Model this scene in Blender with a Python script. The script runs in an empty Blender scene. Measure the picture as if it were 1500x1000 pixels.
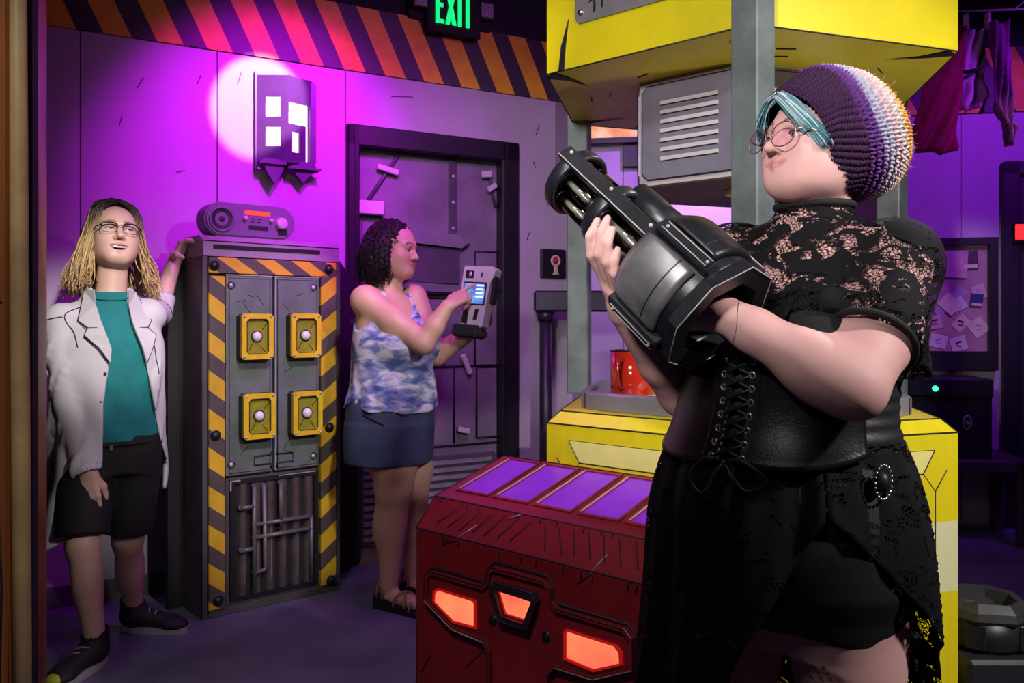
import bpy, bmesh, math, random
import numpy as np
from mathutils import Vector, Matrix
from mathutils.bvhtree import BVHTree

# ------------------------------------------------------------------ camera, world, light
SC = bpy.context.scene
COL = SC.collection
cam_data = bpy.data.cameras.new('camera')
cam_data.lens = 30.0
cam_data.sensor_width = 36.0
cam_data.shift_y = -0.02
cam_data.clip_start = 0.05
cam = bpy.data.objects.new('camera', cam_data)
COL.objects.link(cam)
cam.location = (0, 0, 1.22)
cam.rotation_euler = (math.pi / 2, 0, 0)
SC.camera = cam
SC.view_settings.view_transform = 'Standard'
SC.view_settings.look = 'None'
SC.view_settings.gamma = 1.0
SC.view_settings.use_curve_mapping = False
SC.view_settings.exposure = 0.0

world = bpy.data.worlds.new('world')
SC.world = world
world.use_nodes = True
world.node_tree.nodes['Background'].inputs[0].default_value = (0.16, 0.03, 0.30, 1)
world.node_tree.nodes['Background'].inputs[1].default_value = 0.035


def aim(o, target):
    d = Vector(target) - Vector(o.location)
    o.rotation_euler = d.to_track_quat('-Z', 'Y').to_euler()


def area(name, loc, target, power, color, sx, sy=None, spread=None):
    l = bpy.data.lights.new(name, 'AREA')
    l.energy = power
    l.color = color
    l.shape = 'RECTANGLE'
    l.size = sx
    l.size_y = sy or sx
    if spread:
        l.spread = math.radians(spread)
    o = bpy.data.objects.new(name, l)
    COL.objects.link(o)
    o.location = loc
    aim(o, target)
    return o


def spot(name, loc, target, power, color, angle, blend=0.3, size=0.03):
    l = bpy.data.lights.new(name, 'SPOT')
    l.energy = power
    l.color = color
    l.spot_size = math.radians(angle)
    l.spot_blend = blend
    l.shadow_soft_size = size
    o = bpy.data.objects.new(name, l)
    COL.objects.link(o)
    o.location = loc
    aim(o, target)
    return o


# neutral, magenta and violet lamps read off the light, plus unseen ones added to brighten
area('overhead_fill_light', (-0.5, 0.3, 2.95), (0.15, 2.6, 1.0), 5, (1.0, 0.93, 0.90), 0.7, 0.5, 110)  # unseen soft fill added overhead; no panel hangs in the dark ceiling
spot('low_front_spot', (-0.55, -0.2, 2.05), (0.62, 2.4, 1.62), 165, (1.0, 0.97, 0.94), 46, 0.6, 0.10)
spot('track_spot_on_cabinet', (0.3, 1.5, 2.9), (-0.98, 3.6, 0.98), 175, (1.0, 0.93, 0.90), 24, 0.7, 0.06)
spot('track_spot_on_coat', (0.1, 0.9, 2.75), (-1.51, 3.15, 1.30), 400, (1.0, 0.92, 0.90), 16, 0.75, 0.06)
spot('track_spot_on_door', (-0.45, 1.5, 2.9), (0.05, 4.4, 1.85), 110, (0.94, 0.84, 0.96), 36, 0.8, 0.06)
spot('track_spot_on_right', (1.8, 0.25, 2.45), (0.82, 1.9, 1.25), 215, (1.0, 0.94, 0.93), 58, 0.7, 0.08)
spot('rim_spot_behind', (1.75, 2.15, 2.85), (0.55, 1.43, 1.5), 95, (1.0, 0.86, 0.96), 34, 0.6, 0.04)
spot('magenta_core_spot', (-0.35, 3.0, 2.95), (-1.20, 4.06, 2.25), 480, (1.0, 0.36, 1.0), 17, 0.25, 0.02)
spot('magenta_wall_spot', (-0.35, 3.0, 2.95), (-1.12, 4.09, 2.0), 240, (0.66, 0.0, 1.0), 58, 0.8, 0.03)
spot('magenta_wall_wash', (0.1, 2.85, 2.95), (-0.85, 4.15, 1.65), 110, (0.66, 0.0, 1.0), 74, 0.9, 0.05)
spot('violet_alcove_spot', (1.1, 4.3, 2.9), (1.05, 5.4, 1.85), 130, (0.50, 0.12, 1.0), 70, 0.7, 0.05)
spot('violet_right_spot', (2.9, 3.5, 2.95), (2.85, 5.1, 1.75), 110, (0.36, 0.02, 1.0), 80, 0.8, 0.05)
area('violet_ceiling_fill', (0.4, 3.4, 3.0), (0.2, 4.2, 0.5), 20, (0.68, 0.16, 1.0), 1.2, 1.2)
spot('added_spot_on_counter', (2.3, 0.9, 2.6), (1.05, 2.2, 0.75), 90, (1.0, 0.97, 0.92), 34, 0.6, 0.06)  # unseen spot added to lift the dim right face of the kiosk
spot('added_spot_on_console', (-0.6, 0.5, 2.8), (0.08, 2.15, 0.62), 60, (1.0, 0.92, 0.92), 30, 0.7, 0.06)  # unseen spot added to brighten the red console
spot('alcove_core_spot', (1.1, 4.35, 2.9), (1.22, 5.35, 1.86), 210, (0.85, 0.55, 1.0), 24, 0.6, 0.04)
spot('added_pin_board_spot', (2.5, 3.7, 2.9), (2.66, 5.1, 1.34), 45, (0.85, 0.50, 1.0), 24, 0.7, 0.04)  # violet spot added to brighten the papers; the board has no lamp
spot('added_magenta_console_spot', (-0.55, 2.95, 2.9), (-0.06, 2.36, 0.76), 45, (0.8, 0.0, 1.0), 26, 0.8, 0.05)  # unseen spot added to tint the console bevel magenta
spot('magenta_visitor_spot', (-0.75, 3.35, 2.95), (-0.42, 3.66, 1.35), 22, (0.8, 0.0, 1.0), 34, 0.8, 0.05)
spot('added_uplight_for_canopy', (1.5, 1.85, 0.95), (0.92, 2.35, 1.92), 16, (1.0, 0.97, 0.9), 62, 0.8, 0.05)  # invented uplight, stands in for light bounced onto the canopy underside
spot('added_spot_on_frame', (-0.85, 0.7, 2.7), (-1.25, 2.0, 1.3), 38, (1.0, 0.94, 0.86), 44, 0.6, 0.06)  # unseen spot added so the orange frame gets enough light
spot('added_spot_on_visitor', (0.35, 1.3, 2.7), (-0.45, 3.62, 1.22), 75, (1.0, 0.90, 0.90), 17, 0.8, 0.06)  # unseen spot added to light the person at the door

# ------------------------------------------------------------------ helpers
rnd = random.Random(7)
nrng = np.random.default_rng(5)
PI = math.pi


def P(px, py, d):
    """world point seen at photo pixel (px, py) at distance d in front of the camera"""
    return np.array([(px - 750) / 1250 * d, d, 1.22 - (py - 470) / 1250 * d])


def unit(v):
    v = np.array(v, float)
    return v / np.linalg.norm(v)


def nodes_of(m):
    m.use_nodes = True
    nt = m.node_tree
    return nt, nt.nodes, nt.links, nt.nodes['Principled BSDF']


def mat(name, col, rough=0.5, metal=0.0, var=0.12, scale=9.0, bump=0.0, bscale=70.0, emit=None, estr=0.0,
        spec=0.5, col2=None, transmission=0.0, alpha=1.0, attr=False, coat=0.0):
    m = bpy.data.materials.new(name)
    nt, N, L, B = nodes_of(m)
    B.inputs['Roughness'].default_value = rough
    B.inputs['Metallic'].default_value = metal
    B.inputs['Specular IOR Level'].default_value = spec
    B.inputs['Transmission Weight'].default_value = transmission
    B.inputs['Alpha'].default_value = alpha
    B.inputs['Coat Weight'].default_value = coat
    tc = N.new('ShaderNodeTexCoord')
    base = N.new('ShaderNodeRGB')
    base.outputs[0].default_value = (*col, 1)
    src = base.outputs[0]
    if attr:
        at = N.new('ShaderNodeAttribute')
        at.attribute_name = 'Col'
        src = at.outputs['Color']
    if var > 0:
        nz = N.new('ShaderNodeTexNoise')
        nz.inputs['Scale'].default_value = scale
        nz.inputs['Detail'].default_value = 6
        nz.inputs['Roughness'].default_value = 0.65
        L.new(tc.outputs['Object'], nz.inputs['Vector'])
        mr = N.new('ShaderNodeMapRange')
        mr.inputs['From Min'].default_value = 0.3
        mr.inputs['From Max'].default_value = 0.7
        L.new(nz.outputs['Fac'], mr.inputs['Value'])
        mx = N.new('ShaderNodeMix')
        mx.data_type = 'RGBA'
        L.new(mr.outputs['Result'], mx.inputs['Factor'])
        if attr:
            mu = N.new('ShaderNodeMix')
            mu.data_type = 'RGBA'
            mu.blend_type = 'MULTIPLY'
            mu.inputs['Factor'].default_value = 1
            L.new(src, mu.inputs['A'])
            mu.inputs['B'].default_value = (1 - var, 1 - var, 1 - var, 1)
            L.new(mu.outputs['Result'], mx.inputs['A'])
            L.new(src, mx.inputs['B'])
        else:
            c2 = col2 or tuple(c * (1 - 2.2 * var) for c in col)
            mx.inputs['A'].default_value = (*[max(c, 0) for c in c2], 1)
            mx.inputs['B'].default_value = (*col, 1)
        src = mx.outputs['Result']
    L.new(src, B.inputs['Base Color'])
    if bump > 0:
        nb = N.new('ShaderNodeTexNoise')
        nb.inputs['Scale'].default_value = bscale
        nb.inputs['Detail'].default_value = 4
        L.new(tc.outputs['Object'], nb.inputs['Vector'])
        bp = N.new('ShaderNodeBump')
        bp.inputs['Strength'].default_value = bump
        bp.inputs['Distance'].default_value = 0.004
        L.new(nb.outputs['Fac'], bp.inputs['Height'])
        L.new(bp.outputs['Normal'], B.inputs['Normal'])
    if emit:
        B.inputs['Emission Color'].default_value = (*emit, 1)
        B.inputs['Emission Strength'].default_value = estr
    return m


def stripe_mat(name, c1, c2, period, duty, slope, axis_u='X', axis_v='Z', phase=0.0, rough=0.55):
    """diagonal paint stripes in the object's own axes"""
    m = bpy.data.materials.new(name)
    nt, N, L, B = nodes_of(m)
    tc = N.new('ShaderNodeTexCoord')
    sp = N.new('ShaderNodeSeparateXYZ')
    L.new(tc.outputs['Object'], sp.inputs[0])
    a = N.new('ShaderNodeMath'); a.operation = 'MULTIPLY_ADD'
    L.new(sp.outputs[axis_v], a.inputs[0]); a.inputs[1].default_value = slope
    L.new(sp.outputs[axis_u], a.inputs[2])
    b = N.new('ShaderNodeMath'); b.operation = 'MULTIPLY_ADD'
    L.new(a.outputs[0], b.inputs[0]); b.inputs[1].default_value = 1 / period; b.inputs[2].default_value = phase + 100
    f = N.new('ShaderNodeMath'); f.operation = 'FRACT'
    L.new(b.outputs[0], f.inputs[0])
    g = N.new('ShaderNodeMath'); g.operation = 'LESS_THAN'
    L.new(f.outputs[0], g.inputs[0]); g.inputs[1].default_value = duty
    nz = N.new('ShaderNodeTexNoise'); nz.inputs['Scale'].default_value = 14; nz.inputs['Detail'].default_value = 6
    L.new(tc.outputs['Object'], nz.inputs['Vector'])
    mx = N.new('ShaderNodeMix'); mx.data_type = 'RGBA'
    L.new(g.outputs[0], mx.inputs['Factor'])
    mx.inputs['A'].default_value = (*c2, 1); mx.inputs['B'].default_value = (*c1, 1)
    mu = N.new('ShaderNodeMix'); mu.data_type = 'RGBA'; mu.blend_type = 'MULTIPLY'
    mu.inputs['Factor'].default_value = 0.45
    L.new(mx.outputs['Result'], mu.inputs['A']); L.new(nz.outputs['Fac'], mu.inputs['B'])
    L.new(mu.outputs['Result'], B.inputs['Base Color'])
    B.inputs['Roughness'].default_value = rough
    return m


class MB:
    """collects shapes into one bmesh"""

    def __init__(s, M=None):
        s.bm = bmesh.new()
        s.M = M or Matrix.Identity(4)
        s.m = 0
        s.sm = False

    def _fin(s, verts, M=None):
        T = s.M @ M if M is not None else s.M
        fs = set()
        for v in verts:
            v.co = T @ v.co
            fs.update(v.link_faces)
        for f in fs:
            f.material_index = s.m
            f.smooth = s.sm
        return s

    def box(s, c, size, rot=None, bev=0.0, seg=1):
        r = bmesh.ops.create_cube(s.bm, size=1)
        vs = r['verts']
        for v in vs:
            v.co = Vector((v.co.x * size[0], v.co.y * size[1], v.co.z * size[2]))
        if bev > 0:
            es = list({e for v in vs for e in v.link_edges})
            r2 = bmesh.ops.bevel(s.bm, geom=es, offset=min(bev, 0.49 * min(size)), segments=seg, affect='EDGES', profile=0.5)
            vs = list({v for f in r2['faces'] for v in f.verts} | {v for v in vs if v.is_valid})
        M = Matrix.Translation(c)
        if rot is not None:
            M = M @ (rot if isinstance(rot, Matrix) else Matrix.Rotation(rot, 4, 'Z'))
        return s._fin(vs, M)

    def boxmm(s, a, b, bev=0.0, seg=1):
        return s.box([(a[i] + b[i]) / 2 for i in range(3)], [abs(b[i] - a[i]) for i in range(3)], None, bev, seg)

    def cyl(s, a, b, r0, r1=None, n=20, sm=True, caps=True):
        a, b = Vector(a), Vector(b)
        d = b - a
        r = bmesh.ops.create_cone(s.bm, cap_ends=caps, segments=n, radius1=r0, radius2=r0 if r1 is None else r1, depth=d.length)
        M = Matrix.Translation((a + b) / 2) @ d.to_track_quat('Z', 'Y').to_matrix().to_4x4()
        vs = r['verts']
        s._fin(vs, M)
        if sm:
            for v in vs:
                for f in v.link_faces:
                    f.smooth = len(f.verts) == 4
        return s

    def sph(s, c, r, scl=(1, 1, 1), n=16, rot=None):
        q = bmesh.ops.create_uvsphere(s.bm, u_segments=n, v_segments=max(6, n // 2 + 2), radius=r)
        M = Matrix.Translation(c)
        if rot is not None:
            M = M @ rot
        M = M @ Matrix.Diagonal((*scl, 1))
        s._fin(q['verts'], M)
        for v in q['verts']:
            for f in v.link_faces:
                f.smooth = True
        return s

    def prism(s, pts, y0, y1, F=None):
        """polygon pts (x, z) extruded along y from y0 to y1; F places it"""
        n = len(pts)
        a = [s.bm.verts.new((p[0], y0, p[1])) for p in pts]
        b = [s.bm.verts.new((p[0], y1, p[1])) for p in pts]
        fs = []
        for (q, w) in ((a, 1), (b, -1)):
            fs.append(s.bm.faces.new(q[::w]))
        for i in range(n):
            j = (i + 1) % n
            fs.append(s.bm.faces.new((a[j], a[i], b[i], b[j])))
        s._fin(a + b, F)
        bmesh.ops.recalc_face_normals(s.bm, faces=fs)
        return s

    def frame(s, outer, inner, y0, y1, F=None):
        """ring between two polygons with the same number of points, extruded along y"""
        n = len(outer)
        A = [[s.bm.verts.new((p[0], y, p[1])) for p in pl] for pl in (outer, inner) for y in (y0, y1)]
        fs = []
        for i in range(n):
            j = (i + 1) % n
            o0, o1, i0, i1 = A
            for q in ((o0[i], o0[j], i0[j], i0[i]), (o1[j], o1[i], i1[i], i1[j]), (o0[j], o0[i], o1[i], o1[j]), (i0[i], i0[j], i1[j], i1[i])):
                fs.append(s.bm.faces.new(q))
        s._fin([v for a in A for v in a], F)
        bmesh.ops.recalc_face_normals(s.bm, faces=fs)
        return s

    def lathe(s, prof, n=32, F=None, sm=True, a0=0.0, a1=2 * PI):
        """profile (r, z) turned about z"""
        full = abs(a1 - a0 - 2 * PI) < 1e-6
        k = n if full else n + 1
        rows = []
        for i in range(k):
            t = a0 + (a1 - a0) * i / n
            rows.append([s.bm.verts.new((r * math.cos(t), r * math.sin(t), z)) for r, z in prof])
        fs = []
        for i in range(n):
            A, Bq = rows[i], rows[(i + 1) % k]
            for j in range(len(prof) - 1):
                fs.append(s.bm.faces.new((A[j], Bq[j], Bq[j + 1], A[j + 1])))
        s._fin([v for r in rows for v in r], F)
        for f in fs:
            f.smooth = sm
        bmesh.ops.recalc_face_normals(s.bm, faces=fs)
        return s

    def torus(s, c, R, r, F=None, n=32, k=10):
        prof = [(R + r * math.cos(2 * PI * i / k), r * math.sin(2 * PI * i / k)) for i in range(k + 1)]
        M = Matrix.Translation(c)
        if F is not None:
            M = M @ F
        return s.lathe(prof, n, M)

    def tube(s, pts, r, n=8, closed=False):
        """round tube through points; r number or list"""
        pts = [Vector(p) for p in pts]
        k = len(pts)
        rr = r if hasattr(r, '__len__') else [r] * k
        rings = []
        prev = None
        for i, p in enumerate(pts):
            if closed:
                t = pts[(i + 1) % k] - pts[i - 1]
            else:
                t = pts[min(i + 1, k - 1)] - pts[max(i - 1, 0)]
            if t.length < 1e-9:
                t = Vector((0, 0, 1))
            t.normalize()
            if prev is None:
                up = Vector((0, 0, 1)) if abs(t.z) < 0.9 else Vector((1, 0, 0))
                x = t.cross(up).normalized()
            else:
                x = prev - t * prev.dot(t)
                x = x.normalized() if x.length > 1e-6 else t.orthogonal().normalized()
            prev = x
            y = t.cross(x)
            rings.append([s.bm.verts.new(p + (x * math.cos(2 * PI * j / n) + y * math.sin(2 * PI * j / n)) * rr[i]) for j in range(n)])
        fs = []
        for i in range(k if closed else k - 1):
            A, Bq = rings[i], rings[(i + 1) % k]
            for j in range(n):
                fs.append(s.bm.faces.new((A[j], A[(j + 1) % n], Bq[(j + 1) % n], Bq[j])))
        caps = []
        if not closed:
            caps.append(s.bm.faces.new(rings[0][::-1]))
            caps.append(s.bm.faces.new(rings[-1]))
        s._fin([v for q in rings for v in q])
        for f in fs:
            f.smooth = True
        return s

    def ink(s, pts, w=0.003, F=None):
        """thin painted outline: flat dark bar along a polyline"""
        if F is not None:
            pts = [F @ Vector(p) for p in pts]
        return s.tube(pts, w, 4)


def obj(name, mb, mats, parent=None, loc=None, rz=None):
    me = bpy.data.meshes.new(name)
    if isinstance(mb, MB):
        mb.bm.to_mesh(me)
        mb.bm.free()
    else:
        me = mb
        me.name = name
    for m in (mats if isinstance(mats, (list, tuple)) else [mats]):
        me.materials.append(m)
    o = bpy.data.objects.new(name, me)
    COL.objects.link(o)
    if parent:
        o.parent = parent
    if loc is not None:
        o.location = loc
    if rz is not None:
        o.rotation_euler = (0, 0, rz)
    return o


def tag(o, label, cat, group=None):
    o['label'] = label
    o['category'] = cat
    if group:
        o['group'] = group
    return o


def thing(name, label, cat, loc=(0, 0, 0), rz=0.0, group=None):
    o = bpy.data.objects.new(name, None)
    COL.objects.link(o)
    o.empty_display_size = 0.05
    o.location = loc
    o.rotation_euler = (0, 0, rz)
    return tag(o, label, cat, group)


def structure(o):
    o['kind'] = 'structure'
    return o


def cr_spline(pts, m=8):
    """Catmull-Rom through points"""
    p = [np.array(q, float) for q in pts]
    p = [2 * p[0] - p[1]] + p + [2 * p[-1] - p[-2]]
    out = []
    for i in range(1, len(p) - 2):
        for k in range(m):
            t = k / m
            a, b, c, d = p[i - 1], p[i], p[i + 1], p[i + 2]
            out.append(0.5 * (2 * b + (c - a) * t + (2 * a - 5 * b + 4 * c - d) * t * t + (3 * b - a - 3 * c + d) * t ** 3))
    out.append(p[-2])
    return out


def basis(x, y, z, o=(0, 0, 0)):
    M = Matrix.Identity(4)
    for i, v in enumerate((x, y, z)):
        for j in range(3):
            M[j][i] = float(v[j])
    for j in range(3):
        M[j][3] = float(o[j])
    return M
# ------------------------------------------------------------------ materials
INK = mat('black_paint_line', (0.012, 0.008, 0.02), 0.6, var=0)
BLACK = mat('black_metal', (0.012, 0.011, 0.016), 0.45, var=0.1)
BLACKM = mat('matte_black', (0.010, 0.009, 0.013), 0.8, var=0.1)
WALLP = mat('lavender_painted_panel', (0.46, 0.40, 0.48), 0.55, var=0.07, scale=3.0, bump=0.05, bscale=40)
VOID = mat('dark_upper_wall', (0.010, 0.008, 0.022), 0.8, var=0.1)
STRIPE_C1, STRIPE_C2 = (0.95, 0.50, 0.02), (0.060, 0.040, 0.060)
YEL = mat('yellow_painted_steel', (0.82, 0.67, 0.010), 0.42, var=0.08, scale=5, bump=0.04, bscale=50)
YELP = mat('pale_yellow_paint', (0.88, 0.79, 0.26), 0.45, var=0.07, scale=6)
GREYP = mat('grey_painted_plate', (0.30, 0.27, 0.30), 0.45, 0.3, var=0.12, scale=12)
PALE = mat('pale_grey_paint', (0.62, 0.56, 0.60), 0.5, var=0.08)
REDP = mat('dark_red_painted_steel', (0.28, 0.014, 0.022), 0.40, var=0.18, scale=7, bump=0.06, bscale=50)
STEEL = mat('bare_steel', (0.55, 0.55, 0.58), 0.3, 1.0, var=0.1, scale=30)
SILVER = mat('worn_silver_edge', (0.60, 0.57, 0.58), 0.4, 0.4, var=0.15, scale=40)


def floor_mat():
    m = bpy.data.materials.new('violet_grey_vinyl_floor')
    nt, N, L, B = nodes_of(m)
    tc = N.new('ShaderNodeTexCoord')
    nz = N.new('ShaderNodeTexNoise'); nz.inputs['Scale'].default_value = 3; nz.inputs['Detail'].default_value = 8
    L.new(tc.outputs['Object'], nz.inputs['Vector'])
    cr = N.new('ShaderNodeValToRGB')
    cr.color_ramp.elements[0].position = 0.3; cr.color_ramp.elements[0].color = (0.085, 0.082, 0.15, 1)
    cr.color_ramp.elements[1].position = 0.72; cr.color_ramp.elements[1].color = (0.18, 0.172, 0.28, 1)
    L.new(nz.outputs['Fac'], cr.inputs[0])
    L.new(cr.outputs[0], B.inputs['Base Color'])
    br = N.new('ShaderNodeTexBrick')
    br.inputs['Scale'].default_value = 22
    br.inputs['Mortar Size'].default_value = 0.035
    br.inputs['Color1'].default_value = (1, 1, 1, 1); br.inputs['Color2'].default_value = (0.7, 0.7, 0.7, 1)
    br.inputs['Mortar'].default_value = (0, 0, 0, 1)
    mp = N.new('ShaderNodeMapping'); mp.inputs['Rotation'].default_value = (0, 0, 0.6)
    L.new(tc.outputs['Object'], mp.inputs[0]); L.new(mp.outputs[0], br.inputs['Vector'])
    bp = N.new('ShaderNodeBump'); bp.inputs['Strength'].default_value = 0.35; bp.inputs['Distance'].default_value = 0.003
    L.new(br.outputs['Color'], bp.inputs['Height']); L.new(bp.outputs[0], B.inputs['Normal'])
    B.inputs['Roughness'].default_value = 0.5
    return m


def wood_panel(name, col, col2):
    m = bpy.data.materials.new(name)
    nt, N, L, B = nodes_of(m)
    tc = N.new('ShaderNodeTexCoord')
    mp = N.new('ShaderNodeMapping'); mp.inputs['Scale'].default_value = (14, 14, 0.9)
    L.new(tc.outputs['Object'], mp.inputs[0])
    nz = N.new('ShaderNodeTexNoise'); nz.inputs['Scale'].default_value = 2.2; nz.inputs['Detail'].default_value = 7
    L.new(mp.outputs[0], nz.inputs['Vector'])
    cr = N.new('ShaderNodeValToRGB')
    cr.color_ramp.elements[0].position = 0.35; cr.color_ramp.elements[0].color = (*col2, 1)
    cr.color_ramp.elements[1].position = 0.68; cr.color_ramp.elements[1].color = (*col, 1)
    L.new(nz.outputs['Fac'], cr.inputs[0]); L.new(cr.outputs[0], B.inputs['Base Color'])
    B.inputs['Roughness'].default_value = 0.5
    return m


# ------------------------------------------------------------------ setting
FLOOR = floor_mat()
structure(obj('floor', MB().boxmm((-3.2, -1.2, -0.1), (4.6, 7.0, 0.0)), FLOOR))
structure(obj('ceiling', MB().boxmm((-3.2, -1.2, 3.05), (4.6, 7.0, 3.15)), VOID))

# left wall: along (0.87, 0.492) from W0
WA = math.atan2(0.492, 0.87)
W0 = (-0.83, 4.27, 0)


def on_wall(name, mb, mats, parent=None):
    return obj(name, mb, mats, parent, W0, WA)


mb = MB()
dx0, dx1, dz = 0.0, 0.985, 2.205
mb.boxmm((-2.2, 0, 0), (dx0, 0.12, 2.475)).boxmm((dx1, 0, 0), (1.354, 0.12, 2.475)).boxmm((dx0, 0, dz), (dx1, 0.12, 2.475))
mb.m = 1
mb.boxmm((-2.2, 0.01, 2.475), (1.354, 0.12, 3.05))
mb.m = 2
for x in (-1.187, -0.62, -0.004):
    mb.boxmm((x - 0.0025, -0.0012, 0.02), (x + 0.0025, 0.001, 2.474))
for (x, z, l, a) in ((-0.70, 2.33, 0.05, 1.2), (-0.52, 2.36, 0.06, 1.3), (-1.03, 2.1, 0.05, 1.3), (-0.95, 2.28, 0.06, 1.1), (-0.78, 1.9, 0.04, 0.3),
                     (1.12, 2.3, 0.07, 1.2), (1.2, 1.9, 0.05, 1.0), (1.06, 1.7, 0.06, 1.2), (-0.35, 1.92, 0.09, 0.4), (0.3, 2.38, 0.12, 0.1), (1.1, 2.1, 0.04, 2.0)):
    mb.box((x, -0.0005, z), (l, 0.002, 0.004), Matrix.Rotation(-a, 4, 'Y'))
structure(on_wall('wall_left', mb, [WALLP, VOID, INK]))
HAZ = stripe_mat('orange_and_dark_hazard_stripe', STRIPE_C1, STRIPE_C2, 0.217, 0.52, 0.472, phase=-(-0.014 + 2.475 * 0.472) / 0.217)
mb = MB()
mb.boxmm((-2.2, -0.012, 2.475), (1.34, 0.01, 2.80))
structure(on_wall('trim_1', mb, HAZ))
mb = MB()
mb.boxmm((-2.2, -0.012, 0.0), (-0.02, 0.0, 0.09), 0.003)
structure(on_wall('baseboard_left', mb, mat('dark_grey_baseboard', (0.10, 0.09, 0.11), 0.6)))

# back walls of the alcove and the right part of the room
Wc = np.array(W0) + 1.354 * np.array([0.87, 0.492, 0])
BA = (0.30, 5.55)
BB = (4.3, 4.82)
bl = math.hypot(BB[0] - BA[0], BB[1] - BA[1])
BAn = math.atan2(BB[1] - BA[1], BB[0] - BA[0])


def on_back(name, mb, mats, parent=None):
    return obj(name, mb, mats, parent, (BA[0], BA[1], 0), BAn)


mb = MB()
mb.boxmm((-0.3, 0, 0), (bl, 0.12, 2.46))
mb.m = 1
mb.boxmm((-0.3, 0.01, 2.46), (bl, 0.12, 3.05))
mb.m = 2
for x in (0.42, 0.62, 1.35, 2.43, 2.95):
    mb.boxmm((x - 0.003, -0.0012, 0.02), (x + 0.003, 0.001, 2.458))
structure(on_back('wall_back', mb, [WALLP, VOID, INK]))
mb = MB()
mb.boxmm((1.0, -0.015, 2.46), (bl, 0.01, 2.84))
structure(on_back('trim_2', mb, stripe_mat('hazard_stripe_on_back_wall', STRIPE_C1, STRIPE_C2, 0.36, 0.5, 0.5)))
mb = MB()
mb.boxmm((Wc[0] - 0.10, Wc[1], 0), (Wc[0] + 0.0, 5.62, 3.05))
structure(obj('wall_alcove', mb, WALLP))
mb = MB()
mb.boxmm((Wc[0] - 0.10, Wc[1] - 0.07, 2.10), (Wc[0] + 0.012, Wc[1] + 0.05, 2.47), 0.004)  # dark block built where a shadow falls at the wall corner
structure(obj('shadow_block_trim', mb, mat('shadow_tone_corner_block', (0.16, 0.12, 0.17), 0.6)))

# right side wall far off frame
structure(obj('wall_right', MB().boxmm((4.3, -1.2, 0), (4.4, 6.0, 3.05)), WALLP))
structure(obj('wall_near', MB().boxmm((-3.1, -1.2, 0), (-3.0, 3.4, 3.05)), VOID))

# orange doorway frame close to the camera on the left
ORG = wood_panel('orange_brown_painted_frame', (0.36, 0.115, 0.030), (0.29, 0.088, 0.024))
CREAM = mat('cream_worn_edge_paint', (0.62, 0.43, 0.20), 0.5, var=0.18, scale=7)
mb = MB()
mb.boxmm((-1.75, 2.0, 0), (-1.188, 2.10, 3.05))
mb.m = 1
mb.tube([(-1.166, 2.035, 0), (-1.172, 2.035, 1.0), (-1.180, 2.035, 2.0), (-1.186, 2.035, 3.05)], 0.021, 10)
mb.m = 2
for z in (1.262, 0.48):
    mb.boxmm((-1.75, 1.998, z), (-1.195, 2.0, z + 0.005))
mb.ink([(-1.186, 2.012, 0), (-1.194, 2.012, 1.0), (-1.202, 2.012, 3.05)], 0.0025)
mb.ink([(-1.21, 2.0, 0.9), (-1.196, 2.0, 0.6), (-1.205, 2.0, 0.2)], 0.003)
mb.m = 0
# stepped jamb behind it
pts = [(-1.195, 2.12), (-1.505, 2.76), (-1.62, 2.76), (-1.62, 2.12)]
n = len(pts)
lo = [mb.bm.verts.new((x, y, 0)) for x, y in pts]
hi = [mb.bm.verts.new((x, y, 3.05)) for x, y in pts]
for i in range(n):
    mb.bm.faces.new((lo[i], lo[(i + 1) % n], hi[(i + 1) % n], hi[i]))
mb.m = 1
mb.boxmm((-1.205, 2.112, 0), (-1.188, 2.135, 3.05), 0.004)
mb.m = 2
mb.boxmm((-1.21, 2.085, 0), (-1.172, 2.111, 3.05))
bmesh.ops.recalc_face_normals(mb.bm, faces=mb.bm.faces[:])
structure(obj('trim_4', mb, [ORG, CREAM, INK]))

# ------------------------------------------------------------------ door in the left wall (wall coordinates)
DOORP = mat('grey_riveted_door_paint', (0.26, 0.235, 0.28), 0.5, 0.1, var=0.22, scale=4, bump=0.1, bscale=25)
DOORD = mat('dark_door_recess_paint', (0.10, 0.09, 0.115), 0.55, 0.1, var=0.2, scale=6)
mb = MB()
mb.boxmm((0.06, 0.045, 0.012), (0.885, 0.075, 2.10))
door = on_wall('door_1', mb, DOORP)
structure(door)
mb = MB()
for (a, b) in (((0.0, -0.03, 0), (0.062, 0.10, 2.205)), ((0.88, -0.03, 0), (0.985, 0.10, 2.205)), ((0.0, -0.03, 2.10), (0.985, 0.10, 2.205))):
    mb.boxmm(a, b, 0.006)
mb.boxmm((0.895, -0.036, 0), (0.91, -0.02, 2.2)).boxmm((0.035, -0.036, 0), (0.045, -0.02, 2.2))
f = obj('door_frame', mb, BLACK, door)
mb = MB()
mb.boxmm((0.062, -0.01, 0), (0.88, 0.06, 0.012))
obj('threshold', mb, mat('brass_threshold', (0.55, 0.38, 0.1), 0.4, 0.6), door)


def dpart(name, fn, m):
    mb = MB()
    fn(mb)
    return obj(name, mb, m, door)


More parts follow.
